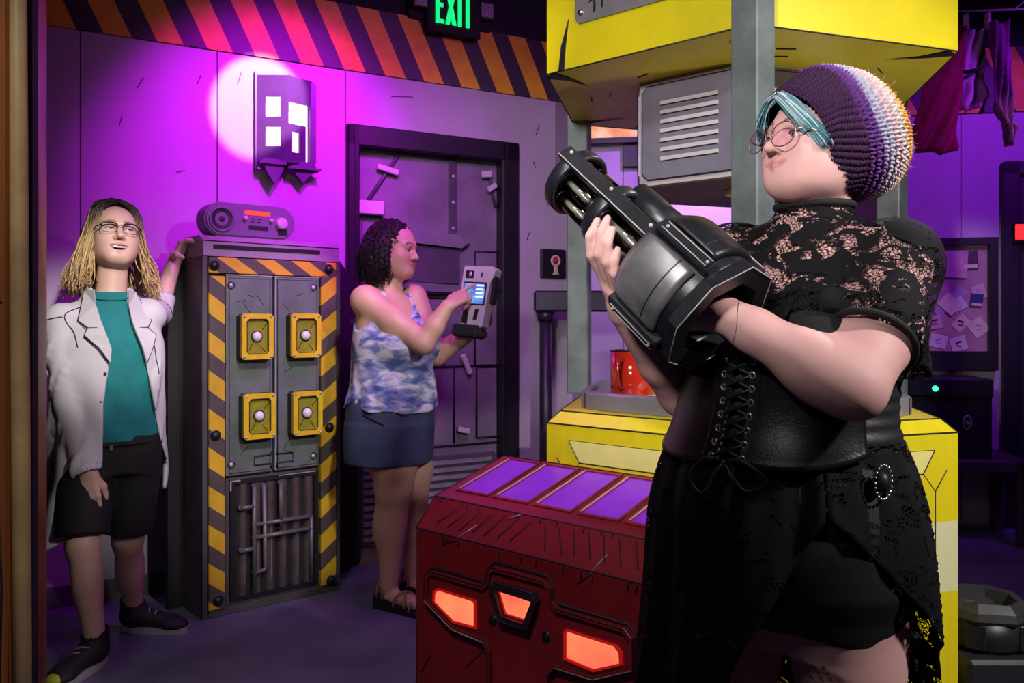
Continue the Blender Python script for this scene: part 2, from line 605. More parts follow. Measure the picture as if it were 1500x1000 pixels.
dpart('door_strap', lambda b: (b.boxmm((0.585, 0.03, 1.66), (0.628, 0.05, 2.09), 0.004), setattr(b, 'm', 1),
                               [b.cyl((0.606, 0.032, z), (0.606, 0.026, z), 0.008, n=10) for z in (1.72, 1.86, 2.0)]), [DOORD, PALE])
mb = MB()
for (a, c) in (((0.295, 2.087), (0.13, 1.838)),):
    mb.tube([(a[0], 0.04, a[1]), (c[0], 0.04, c[1])], 0.011, 6)
mb.tube([(0.20, 0.04, 1.76), (0.26, 0.04, 1.55)], 0.008, 6).tube([(0.09, 0.04, 1.76), (0.085, 0.04, 1.4)], 0.008, 6)
mb.tube([(0.82, 0.04, 2.05), (0.87, 0.04, 1.85)], 0.008, 6)
obj('door_bar', mb, DOORD, door)
for i, (x, z, l, w, a) in enumerate(((0.231, 2.0, 0.118, 0.03, 0.22), (0.806, 2.025, 0.062, 0.036, -0.12), (0.84, 1.955, 0.062, 0.028, -0.6), (0.682, 0.985, 0.115, 0.028, 1.15), (0.665, 0.63, 0.07, 0.03, 0.25))):
    mb = MB()
    mb.box((x, 0.022, z), (l, 0.022, w), Matrix.Rotation(a, 4, 'Y'), 0.004)
    obj('door_clip', mb, PALE, door)
mb = MB()
mb.boxmm((0.064, 0.0, 1.762), (0.205, 0.05, 1.832), 0.005)
obj('junction_box', mb, PALE, door)
mb = MB()
mb.prism([(0.20, 1.70), (0.62, 1.685), (0.70, 1.65), (0.65, 1.612), (0.20, 1.64)], 0.01, 0.05)
mb.m = 1
mb.prism([(0.20, 1.638), (0.645, 1.608), (0.645, 1.42), (0.20, 1.43)], 0.03, 0.05)
mb.m = 0
mb.prism([(0.20, 1.43), (0.70, 1.41), (0.70, 1.37), (0.20, 1.385)], 0.02, 0.05)
mb.m = 2
mb.boxmm((0.20, 0.018, 1.363), (0.75, 0.05, 1.371))
obj('door_vent_hood', mb, [DOORP, DOORD, INK], door)
mb = MB()
mb.m = 1
for (x0, z0, x1, z1) in ((0.742, 1.39, 0.88, 1.60), (0.753, 0.58, 0.88, 0.965), (0.06, 0.99, 0.56, 1.34)):
    mb.m = 0
    mb.boxmm((x0, 0.036, z0), (x1, 0.05, z1), 0.006)
    mb.m = 1
    for (p, q) in (((x0, z0), (x1, z0)), ((x0, z1), (x1, z1)), ((x0, z0), (x0, z1))):
        mb.tube([(p[0], 0.038, p[1]), (q[0], 0.038, q[1])], 0.006, 4)
for (p, q) in (((0.742, 0.975), (0.742, 1.39)), ((0.37, 0.975), (0.88, 0.975)), ((0.617, 0.56), (0.617, 0.97)), ((0.06, 0.548), (0.88, 0.548)), ((0.49, 0.55), (0.40, 0.97))):
    mb.tube([(p[0], 0.04, p[1]), (q[0], 0.04, q[1])], 0.006, 4)
obj('door_panel', mb, [DOORP, INK], door)
mb = MB()
mb.boxmm((0.07, 0.03, 0.06), (0.87, 0.05, 0.50), 0.01)
mb.m = 1
for k in range(10):
    z = 0.09 + k * 0.04
    mb.box((0.47, 0.026, z + 0.012), (0.74, 0.006, 0.026), Matrix.Rotation(-0.3, 4, 'X'), 0.004)
obj('louvre_panel', mb, [DOORD, mat('ribbed_grey_panel', (0.27, 0.26, 0.27), 0.5, 0.2, var=0.2, scale=20)], door)
# ------------------------------------------------------------------ hazard striped cabinet
cabinet = thing('striped_cabinet', 'tall grey metal cabinet edged in hazard stripes with four yellow lamp boxes', 'cabinet', (-1.253, 3.48, 0), math.atan2(0.643, 0.766))
CABM = mat('grey_brown_cabinet_paint', (0.105, 0.090, 0.095), 0.5, 0.2, var=0.15, scale=8)
CABD = mat('grey_green_door_paint', (0.195, 0.235, 0.225), 0.42, 0.25, var=0.2, scale=6, bump=0.08, bscale=30)
SYEL, SDARK = (0.86, 0.52, 0.03), (0.115, 0.085, 0.085)
mb = MB()
mb.boxmm((0, 0.02, 0), (0.605, 0.22, 1.486), 0.004)
mb.boxmm((-0.012, 0.0, 0.0), (0.012, 0.22, 1.486), 0.003).boxmm((0.597, 0.0, 0.0), (0.618, 0.22, 1.486), 0.003)
mb.boxmm((0.0, 0.002, 0.0), (0.61, 0.03, 0.035), 0.003)
mb.boxmm((0.088, 0.004, 0.035), (0.512, 0.03, 0.565), 0.003)
mb.m = 1
for x in (0.013, 0.596):
    mb.ink([(x, -0.001, 0.02), (x, -0.001, 1.48)], 0.0025)
mb.ink([(-0.012, -0.001, 0.01), (-0.012, -0.001, 1.48)], 0.002)
obj('body', mb, [CABM, INK], cabinet)
Sl = stripe_mat('cabinet_stripe_left', SYEL, SDARK, 0.158, 0.5, 0.62 and 1.0 / 0.72, 'Z', 'X', rough=0.45)


def strip(name, a, b, m):
    mb = MB()
    mb.boxmm(a, b, 0.003)
    return obj(name, mb, m, cabinet)


strip('hazard_strip', (0.014, -0.008, 0.035), (0.082, 0.03, 1.405), stripe_mat('cabinet_stripe_left', SYEL, SDARK, 0.158, 0.52, 0.75, 'Z', 'X', rough=0.45))
strip('hazard_strip', (0.518, -0.008, 0.035), (0.594, 0.03, 1.43), stripe_mat('cabinet_stripe_right', SYEL, SDARK, 0.158, 0.52, -0.75, 'Z', 'X', 0.3, rough=0.45))
strip('hazard_strip', (0.014, -0.008, 1.405 + 0.012), (0.594, 0.03, 1.482), stripe_mat('cabinet_stripe_top', SYEL, SDARK, 0.165, 0.5, 1.5, 'X', 'Z', 0.25, rough=0.45))
for (x, z) in ((0.036, 1.447), (0.556, 1.452), (0.041, 0.75), (0.558, 0.742), (0.052, 0.071), (0.566, 0.055)):
    mb = MB()
    mb.lathe([(0.0, -0.014), (0.010, -0.013), (0.017, -0.007), (0.019, 0)], 16, basis((1, 0, 0), (0, 0, 1), (0, 1, 0), (x, -0.009, z)))
    mb.torus((x, -0.009, z), 0.020, 0.003, Matrix.Rotation(PI / 2, 4, 'X'), 20, 6)
    obj('bolt', mb, BLACK, cabinet)
for k, (x0, x1) in enumerate(((0.087, 0.292), (0.300, 0.512))):
    mb = MB()
    mb.boxmm((x0, -0.004, 0.574), (x1, 0.03, 1.412), 0.005)
    mb.m = 1
    q = 0.013
    mb.ink([(x0 + q, -0.005, 0.574 + q), (x1 - q, -0.005, 0.574 + q), (x1 - q, -0.005, 1.412 - q), (x0 + q, -0.005, 1.412 - q), (x0 + q, -0.005, 0.574 + q)], 0.002)
    sx = -1 if k else 1
    cx = 0.296
    hs = [(cx - sx * 0.012, 0.66), (cx - sx * 0.012, 0.648), (cx - sx * 0.088, 0.645), (cx - sx * 0.088, 0.609), (cx - sx * 0.012, 0.609), (cx - sx * 0.012, 0.59)]
    mb.ink([(a, -0.0045, b) for a, b in hs], 0.004)
    for s_ in range(5):
        a, b = rnd.uniform(x0 + 0.03, x1 - 0.05), rnd.choice((1.33, 1.30, 1.0, 0.97, 0.66))
        mb.ink([(a, -0.0042, b), (a + rnd.uniform(0.02, 0.05), -0.0042, b + rnd.uniform(-0.05, 0.05))], 0.0014)
    mb.m = 2
    mb.boxmm((x0 - 0.001, -0.0052, 1.41), (x1, 0.0, 1.4135)).boxmm((x0 + 0.001, -0.0055, 0.58), (x0 + 0.004, 0.0, 1.41))
    d = obj('door', mb, [CABD, INK, SILVER], cabinet)
    for z in (1.368, 0.622):
        mb = MB()
        x = x0 + 0.022 if k == 0 else x1 - 0.03
        mb.lathe([(0, -0.006), (0.008, -0.005), (0.011, 0)], 14, basis((1, 0, 0), (0, 0, 1), (0, 1, 0), (x, -0.004, z)))
        mb.m = 1
        mb.torus((x, -0.004, z), 0.0135, 0.003, Matrix.Rotation(PI / 2, 4, 'X'), 18, 6)
        obj('screw', mb, [SILVER, INK], d)
LYEL = mat('lamp_box_yellow', (0.86, 0.58, 0.02), 0.4, var=0.12, scale=20)
LOLV = mat('lamp_box_olive_plate', (0.34, 0.32, 0.02), 0.4, var=0.18, scale=25)
BULB = mat('white_frosted_bulb', (0.80, 0.80, 0.86), 0.25, var=0.03, coat=0.3)
for (cx, cz) in ((0.20, 1.155), (0.421, 1.157), (0.21, 0.822), (0.428, 0.820)):
    mb = MB()
    w, h, q = 0.069, 0.095, 0.010
    outer = [(cx - w, cz - h + q), (cx - w + q, cz - h), (cx + w - q, cz - h), (cx + w, cz - h + q), (cx + w, cz + h - q), (cx + w - q, cz + h), (cx - w + q, cz + h), (cx - w, cz + h - q)]
    mb.prism(outer, -0.045, 0.0)
    bx = obj('lamp_box', mb, BLACK, cabinet)
    mb = MB()
    w2, h2 = w - 0.022, h - 0.022
    inner = [(cx - w2, cz - h2 + q), (cx - w2 + q, cz - h2), (cx + w2 - q, cz - h2), (cx + w2, cz - h2 + q), (cx + w2, cz + h2 - q), (cx + w2 - q, cz + h2), (cx - w2 + q, cz + h2), (cx - w2, cz + h2 - q)]
    mb.frame(outer, inner, -0.062, -0.045)
    mb.m = 1
    mb.ink([(x, -0.0615, z) for x, z in inner + inner[:1]], 0.0022)
    for sx in (-1, 1):
        for sz in (-1, 1):
            mb.m = 2
            mb.sph((cx + sx * (w - 0.011), -0.062, cz + sz * (h - 0.011)), 0.006, n=10)
    obj('lamp_frame', mb, [LYEL, INK, SILVER], bx)
    mb = MB()
    mb.boxmm((cx - w2, -0.049, cz - h2), (cx + w2, -0.044, cz + h2))
    mb.m = 1
    for (u, v, uu, vv) in ((0.5, 0.4, 0.95, 0.75), (-0.3, -0.3, -0.7, -0.8), (0.3, -0.5, 0.8, -0.9), (0.75, 0.9, 0.95, 0.95), (-0.95, 0.95, -0.7, 0.85)):
        mb.ink([(cx + u * w2, -0.0495, cz + v * h2), (cx + uu * w2, -0.0495, cz + vv * h2)], 0.0016)
    mb.torus((cx, -0.05, cz), 0.023, 0.003, Matrix.Rotation(PI / 2, 4, 'X'), 24, 6)
    obj('back_plate', mb, [LOLV, INK], bx)
    mb = MB()
    mb.sph((cx, -0.052, cz), 0.021, (1, 0.8, 1), 20)
    obj('bulb', mb, BULB, bx)
# grille of slats and pipes
GX0, GX1, GZ0, GZ1 = 0.115, 0.490, 0.065, 0.545
mb = MB()
g = lambda e: [(GX0 - e, GZ0 - e), (GX1 + e, GZ0 - e), (GX1 + e, GZ1 + e), (GX0 - e, GZ1 + e)]
mb.frame(g(0.012), g(-0.006), -0.010, 0.03)
mb.m = 1
mb.boxmm((GX0, 0.001, GZ0), (GX1, 0.0035, GZ1))
mb.m = 2
mb.boxmm((GX0 - 0.014, -0.012, GZ1 - 0.03), (GX0 - 0.008, -0.009, GZ1 + 0.012)).boxmm((GX0 - 0.014, -0.012, GZ1 + 0.006), (GX0 + 0.03, -0.009, GZ1 + 0.012)).boxmm((GX0 + 0.2, -0.012, GZ1 + 0.008), (GX1, -0.009, GZ1 + 0.012))
gr = obj('grille', mb, [BLACK, BLACKM, SILVER], cabinet)
SLAT = mat('brown_grey_slat', (0.11, 0.085, 0.082), 0.45, 0.2, var=0.2, scale=15)
for k in range(6):
    mb = MB()
    x = GX0 + 0.045 + k * 0.060
    mb.lathe([(0.021, GZ0 + 0.006), (0.021, GZ1 - 0.008)], 12, Matrix.Translation((x, 0.006, 0)))
    mb.m = 1
    mb.boxmm((x - 0.001, -0.0165, GZ0 + 0.05 + 0.04 * (k % 2)), (x + 0.002, -0.014, GZ0 + 0.2 + 0.05 * (k % 3)))
    obj('slat', mb, [SLAT, GREYP], gr)
PIPE = mat('grey_pipe_paint', (0.15, 0.135, 0.15), 0.4, 0.2, var=0.15)
for pl in ([(0.20, 0.525), (0.20, 0.08)], [(0.243, 0.525), (0.25, 0.175), (0.243, 0.165), (0.20, 0.160)], [(0.318, 0.525), (0.32, 0.33)], [(0.20, 0.362), (0.462, 0.362)], [(0.20, 0.308), (0.462, 0.308)], [(0.462, 0.362), (0.462, 0.08)], [(0.142, 0.44), (0.20, 0.44)], [(0.145, 0.262), (0.20, 0.262)]):
    mb = MB()
    mb.tube([(x, -0.024, z) for x, z in pl], 0.0095, 8)
    for (x, z) in (pl[0], pl[-1]):
        mb.cyl((x, -0.024, z), (x, 0.0, z), 0.0095, n=8)
    obj('pipe', mb, PIPE, gr)
# sloped lid with a dark slot
LIDM = mat('grey_lid_paint', (0.34, 0.30, 0.34), 0.4, var=0.1)
mb = MB()
F = basis((0, 1, 0), (1, 0, 0), (0, 0, 1))
mb.prism([(0.0, 1.487), (0.22, 1.487), (0.22, 1.575), (0.05, 1.575), (0.0, 1.548)], -0.006, 0.612, F)
mb.m = 1
mb.boxmm((0.035, -0.004, 1.518), (0.515, 0.001, 1.535))
mb.m = 2
mb.ink([(-0.006, -0.001, 1.549), (0.61, -0.001, 1.549)], 0.002)
obj('lid', mb, [LIDM, BLACKM, INK], cabinet)
mb = MB()
mb.prism([(-0.075, 0), (0.79, 0), (0.79, 1.44), (0.69, 1.565), (0.0, 1.565), (-0.075, 1.42)], 0.221, 0.262)
mb.m = 1
mb.boxmm((-0.077, 0.225, 1.28), (-0.07, 0.255, 1.36), 0.002)
mb.sph((-0.074, 0.24, 1.30), 0.012)
obj('rear_housing', mb, [BLACKM, GREYP], cabinet)

# ------------------------------------------------------------------ radio on the cabinet
ca = cabinet.rotation_euler[2]
M4 = Matrix.Translation(cabinet.location) @ Matrix.Rotation(ca, 4, 'Z')
radio = thing('radio', 'grey boombox radio with rounded ends and red display on top of the striped cabinet', 'radio', M4 @ Vector((0.225, 0.115, 1.5755)), ca)
RAD = mat('grey_radio_plastic', (0.17, 0.15, 0.20), 0.4, var=0.05)


def stadium(w, h, n=10, c=(0, 0)):
    r = h / 2
    pts = []
    for k in range(n + 1):
        t = -PI / 2 + PI * k / n
        pts.append((c[0] + w / 2 - r + r * math.cos(t), c[1] + r * math.sin(t)))
    for k in range(n + 1):
        t = PI / 2 + PI * k / n
        pts.append((c[0] - w / 2 + r + r * math.cos(t), c[1] + r * math.sin(t)))
    return pts


mb = MB()
zc = 0.0735
mb.prism(stadium(0.405, 0.145, 12, (0, zc)), -0.045, 0.05)
mb.prism(stadium(0.39, 0.13, 12, (0, zc)), -0.052, -0.044)
mb.m = 1
mb.boxmm((-0.012, -0.0535, 0.036), (0.075, -0.05, 0.055), 0.001).boxmm((0.12, -0.0535, 0.02), (0.165, -0.05, 0.05), 0.001)
for x in (0.005, 0.035):
    for z in (0.072, 0.085):
        mb.boxmm((x - 0.009, -0.0535, z - 0.002), (x + 0.009, -0.051, z + 0.001))
obj('body', mb, [RAD, BLACK], radio)
mb = MB()
F = basis((1, 0, 0), (0, 0, 1), (0, -1, 0), (-0.13, -0.05, zc))
mb.lathe([(0.055, 0), (0.055, 0.006), (0.047, 0.009), (0.045, 0.004)], 32, F)
mb.m = 1
mb.lathe([(0.045, 0.004), (0.02, 0.001), (0, 0.004)], 32, F)
obj('speaker', mb, [RAD, BLACK], radio)
mb = MB()
mb.boxmm((-0.03, -0.055, 0.100), (0.085, -0.05, 0.118), 0.002)
obj('display', mb, mat('lit_red_display', (0.5, 0.02, 0.01), 0.4, var=0, emit=(1.0, 0.05, 0.02), estr=1.6), radio)
KNB = mat('pale_knob', (0.58, 0.50, 0.55), 0.35, var=0.03)
for (x, z, r, l) in ((0.135, 0.073, 0.026, 0.018), (-0.028, 0.085, 0.010, 0.012), (0.088, 0.083, 0.009, 0.012)):
    mb = MB()
    mb.lathe([(r, 0), (r * 0.95, l), (r * 0.8, l + 0.002), (0, l + 0.002)], 24, basis((1, 0, 0), (0, 0, 1), (0, -1, 0), (x, -0.05, z)))
    obj('knob', mb, KNB, radio)

# ------------------------------------------------------------------ folded wall sign
sign = thing('wall_sign', 'folded grey metal sign with square cut-outs lit from inside, high on the left wall', 'sign', W0, WA)
SGM = mat('grey_sign_metal', (0.095, 0.075, 0.13), 0.4, 0.3, var=0.1)


def panel_cells(mb, a, b, ub, zb, holes):
    a, b = np.array(a), np.array(b)
    ex = unit(b - a)
    w = np.linalg.norm(b - a)
    F = basis((ex[0], ex[1], 0), (-ex[1], ex[0], 0), (0, 0, 1), (a[0], a[1], 0))
    for i in range(len(ub) - 1):
        for j in range(len(zb) - 1):
            if (i, j) in holes:
                continue
            mb.prism([(ub[i] * w, zb[j]), (ub[i + 1] * w, zb[j]), (ub[i + 1] * w, zb[j + 1]), (ub[i] * w, zb[j + 1])], 0, 0.010, F)
    return F, w


zt, zb_ = 2.372, 1.985
zz = lambda p: zt - (p - 165) / 325 * (zt - zb_)
mb = MB()
F1, w1 = panel_cells(mb, (-0.443, -0.02), (-0.318, -0.085), [0, 0.28, 0.78, 1], [zz(490), zz(437), zz(360), zz(320), zz(240), zt], {(1, 1), (1, 3)})
l_ = obj('sign_panel', mb, SGM, sign)
mb = MB()
F2, w2_ = panel_cells(mb, (-0.318, -0.085), (-0.19, -0.04), [0, 0.07, 0.22, 0.52, 0.78, 0.97, 1], [zz(490), zz(457), zz(375), zz(345), zz(258), zt],
                      {(1, 3), (1, 4 - 1), (2, 3), (3, 3), (4, 3), (4, 2), (4, 1), (4, 0), (2, 1)})
obj('sign_panel', mb, SGM, sign)
mb = MB()
for pl in ([(-0.443, -0.02), (-0.318, -0.085), (-0.19, -0.04), (-0.165, 0.0), (-0.443, 0.0)],):
    for z0, z1 in ((zt, zt + 0.012), (zb_ - 0.012, zb_)):
        n = len(pl)
        lo = [mb.bm.verts.new((x, y, z0)) for x, y in pl]
        hi = [mb.bm.verts.new((x, y, z1)) for x, y in pl]
        fs = [mb.bm.faces.new(hi), mb.bm.faces.new(lo[::-1])]
        for i in range(n):
            fs.append(mb.bm.faces.new((lo[i], lo[(i + 1) % n], hi[(i + 1) % n], hi[i])))
        bmesh.ops.recalc_face_normals(mb.bm, faces=fs)
mb.prism([(-0.193, zb_), (-0.165, zb_), (-0.165, zt), (-0.193, zt)], -0.04, 0.0)
mb.boxmm((-0.452, -0.022, zb_ - 0.05), (-0.443, 0.0, zt + 0.03))
mb.cyl((-0.30, -0.06, zt + 0.012), (-0.30, -0.06, zt + 0.02), 0.008, n=10)
obj('sign_case', mb, SGM, sign)
mb = MB()
mb.prism([(-0.43, 1.985), (-0.315, 1.985), (-0.335, 1.925), (-0.372, 1.865), (-0.41, 1.925)], -0.07, -0.055)
mb.prism([(-0.305, 1.985), (-0.18, 1.985), (-0.16, 1.94), (-0.20, 1.925), (-0.232, 1.88), (-0.27, 1.925)], -0.06, -0.045)
mb.boxmm((-0.44, -0.085, 1.958), (-0.32, -0.05, 1.975)).boxmm((-0.31, -0.08, 1.945), (-0.15, -0.04, 1.955))
obj('sign_point', mb, SGM, sign)
mb = MB()
mb.boxmm((-0.43, -0.012, zb_ + 0.01), (-0.20, -0.004, zt - 0.01))
obj('lit_inner_panel', mb, mat('lit_white_diffuser', (0.9, 0.8, 0.9), 0.5, var=0.1, scale=18, emit=(1.0, 0.72, 0.98), estr=1.6), sign)

# ------------------------------------------------------------------ exit sign above the door
exit_sign = thing('exit_sign', 'black emergency sign with green EXIT letters and two lamp heads above the door', 'exit sign', (W0[0] - 0.035 * 0.87, W0[1] - 0.035 * 0.492, -0.012), WA)
mb = MB()
mb.boxmm((0.445, -0.075, 2.735), (0.755, 0.012, 3.02), 0.006)
mb.boxmm((0.36, -0.03, 2.80), (0.84, 0.012, 3.0), 0.004)
obj('housing', mb, BLACKM, exit_sign)
GRN = mat('lit_green_letter', (0.02, 0.4, 0.1), 0.5, var=0, emit=(0.0, 0.85, 0.22), estr=1.1)
zl, zh, yf, yb = 2.782, 2.972, -0.082, -0.074
st = 0.020


def letter(ch, x0, x1):
    mb = MB()
    if ch == 'E':
        mb.boxmm((x0, yf, zl), (x0 + st, yb, zh))
        for z in (zl, (zl + zh) / 2 - st / 2, zh - st):
            mb.boxmm((x0, yf, z), (x1 - (0.006 if zl < z < zh - 2 * st else 0), yb, z + st))
    elif ch == 'X':
        h = st * 1.1
        mb.prism([(x0, zl), (x0 + h, zl), (x1, zh), (x1 - h, zh)], yf, yb)
        mb.prism([(x1, zl), (x1 - h, zl), (x0, zh), (x0 + h, zh)], yf + 0.0005, yb)
    elif ch == 'I':
        mb.boxmm((x0, yf, zl), (x1, yb, zh))
    else:
        c = (x0 + x1) / 2
        mb.boxmm((c - st / 2, yf, zl), (c + st / 2, yb, zh)).boxmm((x0, yf, zh - st), (x1, yb, zh))
    return obj('letter', mb, GRN, exit_sign)


letter('E', 0.490, 0.538)
letter('X', 0.546, 0.608)
letter('I', 0.618, 0.639)
letter('T', 0.646, 0.702)
LENS = mat('silver_lamp_reflector', (0.75, 0.70, 0.80), 0.25, 0.7, var=0.15, scale=60)
for xc, z0 in ((0.408, 2.845), (0.795, 2.85)):
    mb = MB()
    mb.boxmm((xc - 0.042, -0.075, z0), (xc + 0.042, -0.03, z0 + 0.092), 0.012, 2)
    mb.m = 1
    mb.boxmm((xc - 0.036, -0.079, z0 + 0.006), (xc + 0.036, -0.074, z0 + 0.086), 0.003)
    mb.m = 2
    for i in range(5):
        for j in range(5):
            mb.sph((xc - 0.028 + i * 0.014, -0.079, z0 + 0.018 + j * 0.014), 0.0045, (1, 0.6, 1), 8)
    obj('lamp_head', mb, [BLACK, GREYP, LENS], exit_sign)

# ------------------------------------------------------------------ key plate on the wall
kp = thing('key_switch_plate', 'square black plate with a pale key-shaped switch and red centre, right of the door', 'switch', W0, WA)
mb = MB()
mb.boxmm((1.131, -0.022, 1.463), (1.301, 0.0, 1.629), 0.01, 2)
obj('plate', mb, BLACK, kp)
mb = MB()
PNK = mat('pale_pink_switch', (0.62, 0.42, 0.42), 0.4, var=0.05)
mb.torus((1.225, -0.024, 1.562), 0.026, 0.007, Matrix.Rotation(PI / 2, 4, 'X'), 24, 8)
mb.boxmm((1.212, -0.030, 1.487), (1.240, -0.02, 1.54), 0.004)
mb.boxmm((1.206, -0.029, 1.483), (1.246, -0.02, 1.494), 0.002)
obj('key_shape', mb, PNK, kp)
mb = MB()
mb.sph((1.225, -0.026, 1.562), 0.017, (1, 0.6, 1))
obj('red_button', mb, mat('red_button_plastic', (0.45, 0.015, 0.02), 0.25, var=0, coat=0.4), kp)

# ------------------------------------------------------------------ yellow hexagonal kiosk
KC = (0.69, 2.63)
kiosk = thing('hexagonal_kiosk', 'yellow hexagonal counter with three grey-green posts carrying a yellow canopy and vent box', 'kiosk', (KC[0], KC[1], 0), math.radians(-11.2))


def hexa(R, k0=0):
    return [(R * math.cos(math.radians(270 + 60 * k)), R * math.sin(math.radians(270 + 60 * k))) for k in range(6)]


def loft_poly(mb, rings, cap0=True, cap1=True):
    """rings: list of (polygon, z)"""
    rows = [[mb.bm.verts.new((x, y, z)) for x, y in pl] for pl, z in rings]
    fs = []
    n = len(rows[0])
    for A, Bq in zip(rows[:-1], rows[1:]):
        for i in range(n):
            fs.append(mb.bm.faces.new((A[i], A[(i + 1) % n], Bq[(i + 1) % n], Bq[i])))
    if cap0:
        fs.append(mb.bm.faces.new(rows[0][::-1]))
    if cap1:
        fs.append(mb.bm.faces.new(rows[-1]))
    mb._fin([v for r in rows for v in r])
    bmesh.ops.recalc_face_normals(mb.bm, faces=fs)
    return mb


def face_frame(phi, R):
    t = math.radians(phi)
    n_ = (math.cos(t), math.sin(t))
    return basis((-n_[1], n_[0], 0), (-n_[0], -n_[1], 0), (0, 0, 1), (n_[0] * R * 0.8660, n_[1] * R * 0.8660, 0))


def band_mat():
    m = bpy.data.materials.new('yellow_paint_with_pale_band')
    nt, N, L, B = nodes_of(m)
    tc = N.new('ShaderNodeTexCoord'); sp = N.new('ShaderNodeSeparateXYZ')
    L.new(tc.outputs['Object'], sp.inputs[0])
    a = N.new('ShaderNodeMath'); a.operation = 'GREATER_THAN'; a.inputs[1].default_value = 0.520
    b = N.new('ShaderNodeMath'); b.operation = 'LESS_THAN'; b.inputs[1].default_value = 0.702
    c = N.new('ShaderNodeMath'); c.operation = 'MULTIPLY'
    L.new(sp.outputs['Z'], a.inputs[0]); L.new(sp.outputs['Z'], b.inputs[0]); L.new(a.outputs[0], c.inputs[0]); L.new(b.outputs[0], c.inputs[1])
    mx = N.new('ShaderNodeMix'); mx.data_type = 'RGBA'
    mx.inputs['A'].default_value = (0.82, 0.67, 0.010, 1); mx.inputs['B'].default_value = (0.78, 0.76, 0.42, 1)
    L.new(c.outputs[0], mx.inputs['Factor'])
    mp = N.new('ShaderNodeMapping'); mp.inputs['Scale'].default_value = (20, 20, 1.5)
    nz = N.new('ShaderNodeTexNoise'); nz.inputs['Scale'].default_value = 1.5; nz.inputs['Detail'].default_value = 6
    L.new(tc.outputs['Object'], mp.inputs[0]); L.new(mp.outputs[0], nz.inputs['Vector'])
    mu = N.new('ShaderNodeMix'); mu.data_type = 'RGBA'; mu.blend_type = 'MULTIPLY'; mu.inputs['Factor'].default_value = 0.22
    L.new(mx.outputs['Result'], mu.inputs['A']); L.new(nz.outputs['Fac'], mu.inputs['B'])
    L.new(mu.outputs['Result'], B.inputs['Base Color'])
    B.inputs['Roughness'].default_value = 0.42
    return m


YBAND = band_mat()
R0 = 0.624
mb = MB()
loft_poly(mb, [(hexa(R0), 0.0), (hexa(R0), 0.930), (hexa(R0 - 0.042), 0.963), (hexa(0.45), 0.968)])
mb.m = 1
h = hexa(R0 + 0.001)
mb.ink([(x, y, 0.931) for x, y in h + h[:1]], 0.0022)
h = hexa(R0 - 0.041)
mb.ink([(x, y, 0.9635) for x, y in h + h[:1]], 0.002)
for k in range(6):
    a, b = hexa(R0 + 0.0005)[k], hexa(R0 - 0.042)[k]
    mb.ink([(*a, 0.93), (*b, 0.9635)], 0.002)
pedestal = obj('pedestal', mb, [YBAND, INK], kiosk)
# bevelled panels raised on the faces of the pedestal
for phi in (240, 300, 0, 60, 120, 180):
    F = face_frame(phi, R0)
    for (oc, ic, nm) in ((([(-0.272, 0.836), (-0.231, 0.888), (0.231, 0.888), (0.272, 0.836), (0.233, 0.783), (0.233, 0.10), (-0.233, 0.10), (-0.233, 0.783)]),
                          ([(-0.233, 0.783), (-0.194, 0.829), (0.194, 0.829), (0.233, 0.783), (0.232, 0.780), (0.215, 0.12), (-0.215, 0.12), (-0.232, 0.780)]), 'side_panel'),):
        mb = MB()
        fr = lambda e, y: [(x * e, y, z) for x, z in oc]
        # pale strip along the top bevel
        mb.prism([(-0.194, 0.829), (0.194, 0.829), (0.231, 0.888), (-0.231, 0.888)], -0.004, 0.0, F)
        mb.m = 1
        for sx in (-1, 1):
            mb.prism([(sx * 0.194, 0.829), (sx * 0.231, 0.888), (sx * 0.272, 0.836), (sx * 0.233, 0.783)], -0.004, 0.0, F)
        mb.prism([(-0.233, 0.10), (0.233, 0.10), (0.233, 0.783), (0.194, 0.829), (-0.194, 0.829), (-0.233, 0.783)], -0.005, 0.0, F)
        mb.m = 2
        for sx in (-1, 1):
            mb.ink([(sx * 0.231, -0.005, 0.888), (sx * 0.194, -0.005, 0.829), (sx * 0.233, -0.005, 0.783), (sx * 0.233, -0.005, 0.10)], 0.0018, F)
            mb.ink([(sx * 0.272, -0.004, 0.836), (sx * 0.233, -0.005, 0.783)], 0.0018, F)
        mb.ink([(-0.194, -0.005, 0.829), (0.194, -0.005, 0.829)], 0.0018, F)
        mb.ink([(-0.231, -0.003, 0.888), (0.231, -0.003, 0.888)], 0.0014, F)
        mb.m = 3
        if phi == 300:
            fl = [(0.10, 0.56), (0.118, 0.56), (0.127, 0.50), (0.138, 0.455), (0.146, 0.435), (0.179, 0.439), (0.194, 0.426), (0.203, 0.371), (0.196, 0.32), (0.180, 0.25), (0.172, 0.18), (0.160, 0.18), (0.166, 0.28), (0.166, 0.345), (0.155, 0.385), (0.131, 0.395), (0.117, 0.415), (0.110, 0.48)]
            mb.prism(fl, -0.0065, -0.004, F)
            mb.prism([(0.218, 0.16), (0.232, 0.30), (0.236, 0.16)], -0.0065, -0.004, F)
        obj('side_panel', mb, [YELP, YBAND, INK, mat('black_flourish_paint', (0.03, 0.035, 0.03), 0.5, var=0.1)], pedestal)
mb = MB()


def rhex(R, q, n=4):
    """hexagon with rounded corners"""
    out = []
    h = hexa(R)
    for k in range(6):
        p, a, b = np.array(h[k]), np.array(h[k - 1]), np.array(h[(k + 1) % 6])
        s_, e_ = p + unit(a - p) * q, p + unit(b - p) * q
        for j in range(n + 1):
            t = j / n
            out.append(tuple((1 - t) ** 2 * s_ + 2 * t * (1 - t) * p + t * t * e_))
    return out


